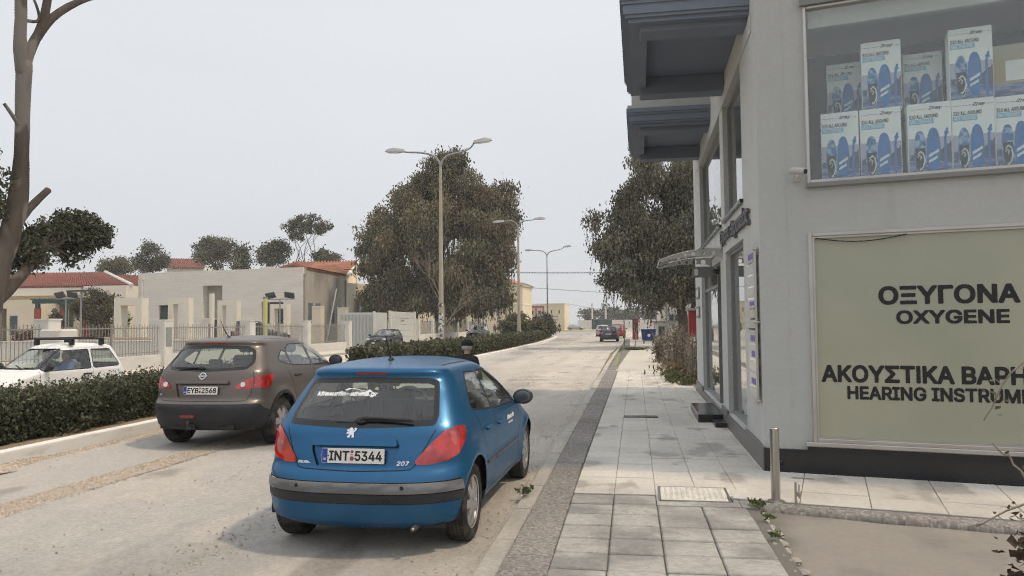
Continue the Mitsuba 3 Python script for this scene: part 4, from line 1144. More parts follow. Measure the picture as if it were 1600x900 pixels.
def strands(starts, rng, length, step, sway=.08):
    """hanging twigs: points down each strand"""
    P = []
    n = len(starts)
    k = max(2, int(length / step))
    q = starts.copy()
    dirn = rng.normal(size=(n, 3)) * .35
    dirn[:, 2] = -1
    ln = .4 + rng.random((n, 1)) * 1.0
    for j in range(k):
        q = q + dirn * step * ln
        dirn = dirn * .85 + rng.normal(size=(n, 3)) * sway
        dirn[:, 2] -= .2
        dirn /= np.linalg.norm(dirn, axis=1, keepdims=True)
        P.append(q.copy())
    return np.vstack(P)


def limb(p0, p1, r0, r1, rng, k=8, bend=.08):
    p0, p1 = np.array(p0, float), np.array(p1, float)
    t = np.linspace(0, 1, k)[:, None]
    L = np.linalg.norm(p1 - p0)
    w = rng.normal(size=(1, 3)) * bend * L
    path = p0 + (p1 - p0) * t + w * np.sin(np.pi * t) + rng.normal(size=(k, 3)) * L * .012
    path[0], path[-1] = p0, p1
    return path, r0 + (r1 - r0) * t[:, 0] ** .8


def tree(name, label, base, blobs, trunk_r, rng, n_clump=2500, per=12, spread=.35, size=.34, droop=.9, tone=((.045, .05, .028), (.10, .095, .055)), strand=0, gap=.40, width=.25, bark='bark', fork=.35, group=None, shell=2.4, category='tree', seed=0, extra_limbs=0, masses=11):
    k = thing(name, label, category, group)
    B = np.array(blobs, float)
    base = np.array(base, float)
    top = B[:, :3].mean(0)
    f = base + (top - base) * np.array([.35, .35, fork])
    ms = []
    path, r = limb(base - [0, 0, .3], f, trunk_r, trunk_r * .75, rng)
    r[0] *= 1.35
    ms.append(tube(path, r, 12))
    limbs = []
    for b in B:
        q = b[:3] + np.array([0, 0, b[5] * .35])
        path, r = limb(f, q, trunk_r * .5, trunk_r * .06, rng, 9)
        limbs.append(tube(path, r, 7))
        for _ in range(2 + extra_limbs):
            j = rng.integers(3, 8)
            e = b[:3] + rng.normal(size=3) * b[3:6] * .6
            p2, r2 = limb(path[j], e, r[j] * .6, trunk_r * .03, rng, 6)
            limbs.append(tube(p2, r2, 5))
    part(k, 'trunk', ms[0], bark, True)
    part(k, 'limbs', cat(limbs), bark, True)
    # masses of foliage at the ends of the limbs, each with its own tint, with air between them
    sub_, tint = [], []
    for bb in B:
        for _ in range(masses):
            d = rng.normal(size=3)
            d /= np.linalg.norm(d)
            d[2] = d[2] * .8 + .15
            q = bb[:3] + d * bb[3:6] * (.52 + .5 * rng.random())
            r = bb[3:6].mean() * (.30 + .20 * rng.random())
            sub_.append((*q, r * (.9 + .4 * rng.random()), r * (.9 + .4 * rng.random()), r * (.62 + .3 * rng.random())))
            tint.append(np.array([1.0, 1.0, 1.0]) * (.85 + .6 * rng.random()) * np.array([1 + .055 * rng.normal(), 1.0, 1 + .05 * rng.normal()]))
    SB, tint = np.array(sub_), np.clip(np.array(tint), .4, 1.9)
    c, i, _d = crown_points(SB, n_clump, rng, shell)
    pts = np.repeat(c, per, 0) + rng.normal(size=(n_clump * per, 3)) * spread
    LV = [leaves(pts, size, rng, droop, width, tone, per_point=np.repeat(tint[i], per, 0))]
    if strand:
        pick = rng.random(len(c)) < .45
        low = c[pick]
        st = strands(low, rng, strand, .16)
        LV.append(leaves(st, size * .95, rng, 1.6, width * .8, tone, per_point=np.tile(tint[i][pick], (len(st) // max(1, len(low)), 1))))
    m, col = join(LV)
    part(k, 'crown', m, 'leaf', color=col)
    return k


R_ = lambda s: np.random.default_rng(s)
OLIVE = ((.075, .076, .044), (.15, .14, .085))
BROWN = ((.088, .082, .050), (.175, .158, .100))
DARK = ((.052, .062, .042), (.11, .115, .075))
# big eucalyptus across the road
cx, cy = -19.9, 80.0
bl = [(.8, 0, 18.0, 2.3, 2.5, 2.5), (-2.8, 1, 15.2, 2.7, 3, 2.8), (3.2, -1, 15.2, 2.8, 3, 2.6), (6.4, 0, 14.0, 2.0, 2.6, 2.6), (-5.6, 0, 12.3, 2.6, 3, 2.5), (-8.2, 1, 10.8, 2.2, 2.5, 3.0), (0, -2, 12.5, 4.2, 4.5, 3.4), (4.2, -2, 10.4, 3.4, 4, 2.9),
      (-3.6, -2, 9.2, 3.8, 4, 3.0), (6.2, 0, 7.2, 2.7, 3, 3.0), (-6.0, -1, 6.6, 2.6, 3, 2.4), (1.4, -3, 7.4, 3.4, 3.5, 2.6), (-2.6, -3, 5.6, 2.8, 3, 2.0), (3.6, -2, 4.9, 2.4, 2.8, 1.8), (-7.2, 0, 4.9, 1.4, 2, 1.3), (6.4, .5, 10.8, 2.0, 2.4, 2.6), (-.8, 0, 16.0, 2.4, 3, 2.4), (-5.4, -2, 3.9, 2.4, 2.5, 1.6), (-1.6, -3, 3.8, 2.2, 2.5, 1.5), (5.2, -2, 3.8, 2.4, 2.5, 1.7), (2.0, -3, 3.7, 2.0, 2.2, 1.4)]
tree('eucalyptus_tree', 'huge brownish eucalyptus behind the first double street lamp', (cx, cy, 0), [(cx + a, cy + b, z, r1, r2, r3) for a, b, z, r1, r2, r3 in bl], .75, R_(1), 9200, 12, .32, .31, 1.0, BROWN, 1.5, .35, .26, bark='bark')
# eucalyptus on this side, over the pavement
cx, cy = 3.2, 52.0
bl = [(-.5, 0, 11.6, 2.0, 2.4, 2.2), (-2.3, 0, 9.4, 2.0, 2.2, 2.2), (1.4, 1, 10.6, 2.4, 2.4, 2.6), (-4.3, -1, 7.2, 1.5, 2, 2.2), (-1.0, -1, 7.2, 2.5, 2.6, 2.6), (2.0, -1, 7.6, 2.4, 2.6, 2.6), (-3.4, -1, 4.9, 1.6, 2, 1.7), (-.4, -1.5, 4.7, 2.0, 2.2, 1.8), (2.2, -1.5, 4.6, 2.0, 2.2, 1.9), (3.8, 0, 8.5, 1.8, 2.4, 3.4), (-2.0, -1.4, 3.6, 1.1, 1.6, 1.1), (3.6, 2, 12.5, 2.2, 2.4, 2.0)]
tree('roadside_eucalyptus', 'drooping dark eucalyptus hanging over the pavement beyond the shop', (cx + .6, cy + .5, 0), [(cx + a, cy + b, z, r1, r2, r3) for a, b, z, r1, r2, r3 in bl], .42, R_(2), 5200, 12, .24, .22, 1.2, ((.078, .077, .055), (.165, .152, .108)), 1.5, .39, .26, bark='bark')
cx, cy = 6.8, 68.0
bl = [(0, 0, 9.5, 3, 3, 3), (-3.0, 0, 8.0, 2.6, 3, 2.8), (3, 0, 8, 3, 3, 3), (-1.5, -1, 5.4, 2.8, 3, 2.2), (2, -1, 5.0, 2.8, 3, 2.2), (-5.2, 0, 5.4, 2.0, 2.4, 2.2), (0, 0, 12, 2.4, 2.6, 2.4)]
tree('far_roadside_eucalyptus', 'second dark eucalyptus behind the drooping one over the pavement', (cx, cy, 0), [(cx + a, cy + b, z, r1, r2, r3) for a, b, z, r1, r2, r3 in bl], .4, R_(3), 2200, 11, .4, .38, 1.2, DARK, 1.6, .42, .22)
# trees behind the halls
TB = [('low round tree at the start of the tree line above the red roofs', (-86.3, 118), [(0, 0, 11.6, 2.9, 2.4, 1.7), (1.2, 0, 12.5, 1.4, 1.6, .9)], 420, OLIVE),
      ('slim upright tree in front of the far red roof', (-79.8, 118), [(-1.2, 0, 12.0, 1.5, 1.6, 1.7), (.4, 0, 14.6, 1.4, 1.5, 1.3), (1.2, 0, 12.6, 1.6, 1.6, 1.6)], 420, DARK),
      ('broad dark tree at the end of the far red roof', (-66.5, 118), [(0, 0, 13.2, 4.6, 3.4, 2.6), (-3.9, 0, 15.2, 1.4, 1.5, 1.2), (-1.4, 0, 15.6, 1.6, 1.7, 1.0), (3.4, 0, 12.4, 2.2, 2.2, 1.7)], 800, DARK),
      ('rounded tree left of the roof lantern of the grey hall', (-57.4, 118), [(0, 0, 13.4, 2.4, 2.2, 1.9), (.6, 0, 14.9, 1.3, 1.4, .9), (-1.4, 0, 12.8, 1.5, 1.6, 1.4)], 380, DARK),
      ('small round tree over the orange tiled roof', (-48.2, 118), [(0, 0, 12.9, 1.9, 1.8, 1.3), (-.6, 0, 12.2, 1.8, 1.6, 1.2)], 260, DARK)]
for i, (lb, (x, y), bl, n, tone) in enumerate(TB):
    tree('background_tree', lb, (x, y, 0), [(x + a, y + b, z, *r) for a, b, z, *r in bl], .3, R_(20 + i), int(n * 1.5), 9, .36, .34, .5, tone, 0, .38, .3, masses=11)
x, y = -51.3, 117
tree('umbrella_eucalyptus', 'tall open eucalyptus with bare forked stems over the orange roof', (x, y, 0), [(x + a, y + b, z, *r) for a, b, z, *r in [(-2.9, 0, 18.0, 1.3, 1.4, 1.2), (.0, 0, 18.6, 1.9, 1.8, 1.3), (2.0, 0, 17.6, 1.3, 1.4, 1.1), (-.4, 0, 17.0, 1.6, 1.6, 1.0), (-2.0, 0, 16.2, 1.0, 1.2, .9), (3.2, 0, 17.6, .9, 1.0, .9)]], .24, R_(31), 520, 9, .2, .32, .6, DARK, .5, .36, .3, fork=.45)
# olive by the portal, and yard plants
tree('olive_tree', 'dense grey-green olive tree beside the widest portal frame', (-45.3, 60.5, 0), [(-45.6 + a, 60.5 + b, z, *r) for a, b, z, *r in [(0, 0, 3.6, 1.7, 1.5, 1.3), (-1.2, 0, 2.7, 1.5, 1.5, 1.1), (1.0, 0, 3.1, 1.2, 1.3, 1.1), (-.2, -.3, 4.4, 1.1, 1.1, .8), (-1.8, 0, 3.6, .9, 1, .8)]], .18, R_(40), 900, 10, .16, .17, .3, ((.055, .055, .03), (.12, .105, .06)), 0, .36, .3, fork=.4)
tree('young_cypress', 'small upright conifer inside the pergola', (-49.5, 60, 0), [(-49.5, 60, 1.9, .55, .55, .9), (-49.5, 60, 2.8, .35, .35, .7)], .05, R_(41), 200, 8, .1, .16, -.4, DARK, 0, .3, .3)
tree('yard_shrub', 'reddish rounded shrub at the foot of the pergola', (-49.6, 58, 0), [(-49.6, 58, .9, 1.5, 1.2, .8), (-48.2, 58, .8, 1.1, 1, .7)], .06, R_(42), 400, 8, .16, .18, 0, ((.07, .035, .028), (.13, .07, .05)), 0, .3, .35, category='shrub')
tree('yard_bush', 'loose green bush behind the pergola posts', (-47.8, 63.5, 0), [(-47.8, 63.5, 1.4, 1.6, 1.2, 1.1), (-46.3, 63.5, 2.2, 1.0, 1.0, 1.3)], .06, R_(43), 400, 8, .16, .2, .2, OLIVE, 0, .36, .35, category='shrub')
# pines across the water
pts = []
rg = R_(50)
for i in range(46):
    x = -16 + i * 1.75 + rg.normal() * .6
    y = 300 + rg.normal() * 9
    h = 6.0 + 3.0 * rg.random()
    tr = [(x, y, h * .72, 2.6 + rg.random(), 2.6, h * .25), (x + rg.normal(), y, h * .5, 2.4, 2.4, h * .2)]
    p, c = clumped(tr, 46, 8, .45, rg, 2.2, .3, i)
    pts.append(leaves(p, .8, rg, .0, .4, ((.045, .06, .05), (.075, .09, .075))))
    v = tube([(x, y, 0), (x, y, h * .6)], [.22, .14], 5)
    pts.append((v.vertices, v.faces, np.full((len(v.vertices), 3), .07)))
m, col = join(pts)
add('pine_wood', m, 'leaf', color=col, kind='stuff', label='far-off row of pines along the shore')

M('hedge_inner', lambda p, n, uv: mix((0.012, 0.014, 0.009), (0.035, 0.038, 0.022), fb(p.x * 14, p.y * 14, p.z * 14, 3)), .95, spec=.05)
# hedges ---------------------------------------------------------------------------
def hedge(name, label, y0, y1, w0, h, n, rng, size, tone, xo=-1.30, dark=True, taper=1.0):
    k = thing(name, label, 'hedge')
    # several uneven mounds run together
    B = []
    y = y0
    while y < y1:
        ry = .55 + .35 * rng.random()
        cx_ = float(kx(np.array(y))) + xo + rng.normal() * .05
        B.append((cx_, y, .12 + h * .46, w0 * (.95 + .12 * rng.random()), ry, h * (.52 + .07 * rng.random())))
        y += ry * .75
    B = np.array(B)
    core = cat([ellipsoid(b[:3], b[3:6] * np.array([.78, .95, .78]), 2, i, .3) for i, b in enumerate(B)])
    V = core.vertices.copy()
    V[:, 2] = np.maximum(V[:, 2], .10)
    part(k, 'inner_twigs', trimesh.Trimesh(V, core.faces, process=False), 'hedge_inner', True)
    i = rng.integers(0, len(B), n)
    d = rng.normal(size=(n, 3))
    d /= np.linalg.norm(d, axis=1, keepdims=True)
    # squarish section
    q = np.sign(d) * np.abs(d) ** .72
    rr = .84 + .18 * rng.random((n, 1)) + .30 * (meshkit.fbm((B[i, :3] + q) * 2.6, 3, 4)[:, None] - .5)
    p = B[i, :3] + q * rr * B[i, 3:6]
    keep = p[:, 2] > .10
    p, d = p[keep], d[keep]
    up = np.array([0, 0, .5])
    LV = leaves(p, size, rng, 0, .42, tone, d * .8 + up, .55)
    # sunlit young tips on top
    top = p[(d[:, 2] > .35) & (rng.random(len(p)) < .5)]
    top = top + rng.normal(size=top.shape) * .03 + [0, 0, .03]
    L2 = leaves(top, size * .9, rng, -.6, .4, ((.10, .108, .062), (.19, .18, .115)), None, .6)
    # shoots that stand out of the outline
    sh_ = p[(d[:, 2] > .2) & (rng.random(len(p)) < .06)]
    s2 = np.vstack([sh_ + [0, 0, .05 * j] + rng.normal(size=sh_.shape) * .02 for j in range(1, 4)])
    L3 = leaves(s2, size, rng, -.8, .36, tone, None, .6)
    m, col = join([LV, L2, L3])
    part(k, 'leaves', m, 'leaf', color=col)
    return k


hedge('box_hedge', 'dense dark green hedge behind the white kerb beside the brown car', 5.2, 19.0, .60, .70, 105000, R_(60), .046, ((.045, .056, .032), (.10, .112, .062)))
hedge('long_hedge', 'long clipped hedge running down the median past the street lamps', 25.0, 93.5, .66, .86, 70000, R_(61), .12, ((.052, .06, .034), (.11, .115, .064)))
# shrubs standing in the median
for i, (x, y, h, lb, tn) in enumerate(((-9.8, 66, 2.5, 'round bush in the median before the second street lamp', OLIVE), (-9.5, 78, 2.0, 'small bush between the second and third street lamps', OLIVE), (-9.2, 84, 2.6, 'dark upright bush before the third street lamp', DARK), (-9.4, 90, 1.9, 'last low bush beside the third street lamp', DARK))):
    tree('median_bush', lb, (x, y, .1), [(x, y, h * .62, h * .52, h * .5, h * .36), (x - .7, y, h * .5, h * .3, h * .3, h * .24), (x + .5, y + .3, h * .85, h * .22, h * .22, h * .18)], .07, R_(70 + i), 420, 9, .15, .2, .2, tn, 0, .36, .3, category='shrub', group='bushes in the median')
# bare young tree in the median
def bare_tree(name, label, base, h, rng, r0=.06, spread=.5, depth=4, bsdf='twig'):
    k = thing(name, label, 'tree')
    ms = []

    def grow(p, d, L, r, lev):
        n = 5
        q = [p]
        for j in range(n):
            d = d + rng.normal(size=3) * .07 + np.array([0, 0, .03])
            d /= np.linalg.norm(d)
            q.append(q[-1] + d * L / n)
        ms.append(tube(q, np.linspace(r, r * .6, n + 1), 5, False))
        if lev == 0:
            return
        for _ in range(3):
            a = rng.normal(size=3) * spread
            j = rng.integers(2, n + 1)
            grow(q[j], (d + a) / np.linalg.norm(d + a), L * (.6 + .2 * rng.random()), r * .5, lev - 1)
    grow(np.array(base, float), np.array([0, 0, 1.0]), h * .42, r0, depth)
    part(k, 'trunk', ms[0], bsdf, True)
    part(k, 'branches', cat(ms[1:]), bsdf, True)
    return k


bare_tree('bare_tree', 'leafless young tree in the median in front of the dark van', (-10.6, 43.5, .1), 6.4, R_(80), .075, .42, 4)
k = bare_tree('sapling', 'thin leafless sapling in a green tuft on the pavement', (.42, 47.5, .06), 2.6, R_(81), .035, .35, 2)
# grass tuft at its foot
p = R_(82).normal(size=(500, 3)) * [.28, .3, .02] + [.42, 47.5, .14]
v, f, c = leaves(p, .18, R_(83), -1.2, .12, ((.06, .08, .03), (.13, .14, .06)))
add('grass_tuft', trimesh.Trimesh(v, f, process=False), 'leaf', color=c, kind='stuff', label='green grass tuft round the sapling')
# dry planting strip by the shop's far end
rg = R_(84)
setting('planting_bed', cat([ellipsoid((2.0, 27, .04), (.85, 6.2, .14), 3, 3, .4)]), 'earth', True, label='bare earth bed with dry weeds beside the pavement')
p = np.column_stack([1.9 + rg.normal(size=1500) * .35, 21 + 12 * rg.random(1500), .12 + .22 * rg.random(1500) ** 2])
v, f, c = leaves(p, .17, rg, -.7, .16, ((.12, .095, .05), (.24, .19, .10)))
p2 = np.column_stack([1.6 + rg.normal(size=700) * .25, 21 + 5 * rg.random(700), .12 + .12 * rg.random(700)])
v2, f2, c2 = leaves(p2, .13, rg, -.3, .3, ((.06, .08, .03), (.12, .13, .05)))
m, col = join([(v, f, c), (v2, f2, c2)])
add('dry_weeds', m, 'leaf', color=col, kind='stuff', label='dry weeds in the planting bed')


def dry_shrub(name, label, base, h, w, n, rng, leafn=0):
    k = thing(name, label, 'shrub')
    ms = []
    ends = []
    for _ in range(n):
        a = rng.random() * 6.28
        e = np.array(base) + np.array([math.cos(a) * w * rng.random(), math.sin(a) * w * 1.6 * rng.random(), h * (.5 + .5 * rng.random())])
        b = np.array(base) + rng.normal(size=3) * [w * .3, w * .5, 0]
        pth, r = limb(b, e, .014, .005, rng, 6, .1)
        ms.append(tube(pth, r, 4, False))
        ends += list(pth[2:])
        for _ in range(3):
            j = rng.integers(2, 5)
            q = pth[j] + rng.normal(size=3) * .2 + [0, 0, .16]
            ms.append(tube([pth[j], (pth[j] + q) / 2 + rng.normal(size=3) * .02, q], [.006, .005, .003], 3, False))
            ends.append(q)
    part(k, 'stems', cat(ms), 'twig', True)
    if leafn:
        E_ = np.array(ends)
        p = E_[rng.integers(0, len(E_), leafn)] + rng.normal(size=(leafn, 3)) * .07
        v, f, c = leaves(p, .10, rng, .2, .35, ((.09, .075, .045), (.20, .15, .10)))
        part(k, 'dead_leaves', trimesh.Trimesh(v, f, process=False), 'leaf', color=c)
    return k


dry_shrub('dry_shrub', 'tangled dry shrub at the edge of the pavement before the eucalyptus', (1.85, 30, .1), 1.55, .7, 60, R_(85), 420)
dry_shrub('thorny_bush', 'bare brown bush with red stems under the red cabinet', (2.0, 24.5, .1), 1.2, .45, 40, R_(86), 90)
dry_shrub('dead_stalks', 'thin dead stalks beside the far corner of the shop', (1.75, 21.8, .1), 1.5, .25, 14, R_(87), 60)
dry_shrub('evergreen_clump', 'dark low clump at the kerb end of the planting bed', (1.35, 33, .1), 1.0, .35, 40, R_(88), 500)
for i, (x, y, h, w_) in enumerate(((1.72, 21.4, 1.3, 'closest to the shop'), (1.62, 22.6, 1.5, 'second from the shop'), (1.66, 24.3, 1.45, 'third from the shop'), (1.58, 26.2, 1.4, 'farthest from the shop'))):
    add('wire_fence_post', tube([(x, y, 0), (x + .03, y + .02, h * .5), (x + .01, y, h)], .018, 6), 'bark', True, label='rough stick post in the planting bed, ' + w_, category='post', group='stick posts in the planting bed')

# the big bare eucalyptus trunk at the left ----------------------------------------
k = thing('old_eucalyptus', 'massive eucalyptus with patchy bark forking high above the white car', 'tree')
rg = R_(90)
Pt = np.array([(-15.0, 15.66, -.3), (-15.0, 15.69, .6), (-15.0, 15.75, 1.3), (-15.0, 15.92, 2.1), (-15.0, 16.20, 3.0), (-15.0, 16.72, 4.4), (-15.0, 16.90, 6.0), (-15.0, 16.94, 8.05), (-15.0, 16.95, 8.5)])
tt = np.linspace(0, 1, 48)
from scipy.interpolate import CubicSpline
hs = np.array([-.3, .6, 1.3, 2.1, 3.0, 4.4, 6.0, 8.05, 8.5])
Cs = CubicSpline((hs + .3) / 8.8, Pt)(tt)
rad = np.interp(tt * 8.8 - .3, [-.3, .3, 1.3, 2.2, 3.0, 4.4, 6.0, 8.5], [.66, .52, .43, .35, .295, .22, .175, .17])
trunk = tube(Cs, rad, 32)
V = trunk.vertices.copy()
nrm = trunk.vertex_normals
V += nrm * (.20 * (meshkit.fbm(V * [1.6, 1.6, .6], 4, 9) - .5) * np.interp(V[:, 2], [0, 8], [1.2, .45]))[:, None]
part(k, 'trunk', trimesh.Trimesh(V, trunk.faces, process=False), 'bark_eucalypt', True)


def bough(pts, r0, r1, name='bough', n=12, bsdf='bark_eucalypt'):
    P_ = np.array(pts, float)
    c = CubicSpline(np.linspace(0, 1, len(P_)), P_)(np.linspace(0, 1, 14))
    m = tube(c, np.linspace(r0, r1, 14), n)
    v = m.vertices + m.vertex_normals * (.12 * r0 * 2 * (meshkit.fbm(m.vertices * 2.5, 3, 2) - .5))[:, None]
    part(k, name, trimesh.Trimesh(v, m.faces, process=False), bsdf, True)
    return c


bough([(-15.0, 16.92, 8.1), (-15.0, 16.80, 9.0), (-15.0, 16.80, 10.0), (-15.1, 16.7, 12.0)], .16, .12)
bough([(-15.0, 16.95, 8.2), (-15.0, 17.14, 8.9), (-15.0, 17.5, 9.55), (-15.0, 18.05, 10.2), (-15.0, 19.0, 10.98), (-15, 20, 11.5)], .14, .075)
bough([(-15.0, 17.35, 9.3), (-15.0, 17.55, 9.8), (-15.0, 17.7, 10.6), (-15.0, 17.9, 12.0)], .12, .09)
bough([(-15.0, 16.82, 9.35), (-15.0, 17.05, 9.6), (-15.0, 17.38, 9.75), (-15.05, 17.25, 10.3)], .05, .03)
bough([(-15.0, 16.88, 6.75), (-15.0, 16.7, 6.95), (-15.1, 16.45, 7.3)], .06, .04)
st_ = bough([(-14.95, 16.85, 4.45), (-15.0, 17.2, 4.8), (-15.0, 17.82, 5.38)], .12, .09, 'cut_stub')
part(k, 'cut_face', tube([st_[-1], st_[-1] + (st_[-1] - st_[-2]) * .05], .085, 12), 'cut_wood')
br = bough([(-15.0, 16.06, 2.35), (-15.0, 16.5, 2.65), (-15.0, 17.0, 3.1), (-15.0, 17.5, 3.65), (-15.0, 17.9, 4.2), (-15.0, 18.3, 4.63)], .19, .06)
bough([(-15.0, 17.5, 3.65), (-15.0, 17.95, 3.95), (-15.0, 18.38, 4.07)], .10, .07)
# its foliage: a rounded mass on the low bough and another at the trunk's other side
fol = [(-15.1, 18.95, 4.45, .8, .75, .52), (-15.1, 18.35, 4.15, .8, .7, .5), (-15.1, 19.6, 4.35, .6, .5, .40), (-15.3, 17.9, 3.9, .7, .5, .5), (-15.3, 17.4, 3.65, .7, .5, .45), (-15.1, 18.6, 3.75, .6, .5, .3), (-15.4, 16.25, 5.3, .7, .45, .5), (-15.6, 16.05, 4.7, .8, .5, .7), (-15.6, 16.0, 5.9, .6, .45, .5)]
pts, c = clumped(fol, 2200, 13, .085, rg, 2.6, .33, 2)
m, col = join([leaves(pts, .12, rg, .35, .24, ((.045, .056, .034), (.105, .108, .066)))])
part(k, 'foliage', m, 'leaf', color=col)
tw = []
for b in fol[:6]:
    for _ in range(5):
        e = np.array(b[:3]) + rg.normal(size=3) * np.array(b[3:6]) * .3
        pth, r = limb(br[9], e, .03, .008, rg, 6, .06)
        tw.append(tube(pth, r, 5, False))
for b in fol[6:]:
    for _ in range(4):
        e = np.array(b[:3]) + rg.normal(size=3) * np.array(b[3:6]) * .3
        pth, r = limb((-15.0, 16.8, 4.4), e, .035, .008, rg, 6, .06)
        tw.append(tube(pth, r, 5, False))
part(k, 'twigs', cat(tw), 'bark', True)

# thorny twigs of a bush beside the driveway, reaching in at the picture's edge
k = thing('bramble_bush', 'bare thorny branches with dead leaves reaching in over the driveway', 'shrub')
rg = R_(95)
ms, lv = [], []
stems = [[(2.55, 4.25, .05), (2.45, 4.3, .55), (2.28, 4.32, .85), (2.16, 4.33, 1.02), (2.08, 4.34, 1.10)],
         [(2.55, 4.25, .05), (2.5, 4.32, .6), (2.34, 4.4, .78), (2.14, 4.42, .72), (2.02, 4.42, .66)],
         [(2.6, 4.2, .05), (2.5, 4.25, 1.0), (2.3, 4.3, 1.5), (2.14, 4.32, 1.42), (2.04, 4.33, 1.22)],
         [(2.5, 4.25, .05), (2.36, 4.3, .5), (2.24, 4.3, .70), (2.14, 4.3, .73)],
         [(2.5, 4.2, .05), (2.3, 4.2, .28), (2.12, 4.2, .30), (1.98, 4.2, .33)],
         [(2.5, 4.2, .05), (2.3, 4.15, .35), (2.16, 4.12, .42), (2.05, 4.1, .40)],
         [(2.6, 4.3, .05), (2.6, 4.5, 1.1), (2.45, 4.6, 1.7)]]
stems = [[(x - .21, y, z) for x, y, z in st] for st in stems]
for s in stems:
    s = np.array(s)
    c = CubicSpline(np.linspace(0, 1, len(s)), s)(np.linspace(0, 1, 18))
    c += rg.normal(size=c.shape) * .004
    ms.append(tube(c, np.linspace(.011, .003, 18), 6))
    for j in range(5, 17, 2):
        d = rg.normal(size=3) * .035
        ms.append(tube([c[j], c[j] + d], [.003, .001], 4))
    if rg.random() < 2:
        lv += [c[j] + rg.normal(size=3) * .015 for j in range(11, 17) if rg.random() < .35]
part(k, 'branches', cat(ms), 'twig', True)
lv += list(np.array([1.90, 4.32, 1.34]) + rg.normal(size=(8, 3)) * [.03, .02, .05])
v, f, c = leaves(np.array(lv), .032, rg, .0, .5, ((.10, .10, .06), (.20, .18, .12)))
part(k, 'leaves', trimesh.Trimesh(v, f, process=False), 'leaf', color=c)
pp = np.array([1.97, 4.2, .50]) + rg.normal(size=(160, 3)) * [.05, .08, .11]
v, f, c = leaves(pp, .045, rg, .2, .5, ((.035, .025, .02), (.10, .065, .05)))
part(k, 'dead_leaves', trimesh.Trimesh(v, f, process=False), 'leaf', color=c)
"""weeds in the cracks"""
rg = R_(97)
pts = []
for (x, y, n, s) in ((1.13, 7.22, 60, .035), (1.14, 6.75, 20, .025), (-1.02, 6.9 + .6, 70, .04), (1.10, 6.2, 20, .02), (1.4, 20.6, 60, .06)):
    pts.append(np.column_stack([x + rg.normal(size=n) * s, y + rg.normal(size=n) * s * 1.6, .10 + rg.random(n) * .03]))
v, f, c = leaves(np.vstack(pts), .05, rg, -.3, .25, ((.05, .075, .025), (.11, .13, .05)))
add('crack_weeds', trimesh.Trimesh(v, f, process=False), 'leaf', color=c, kind='stuff', label='small weeds growing in the pavement cracks')
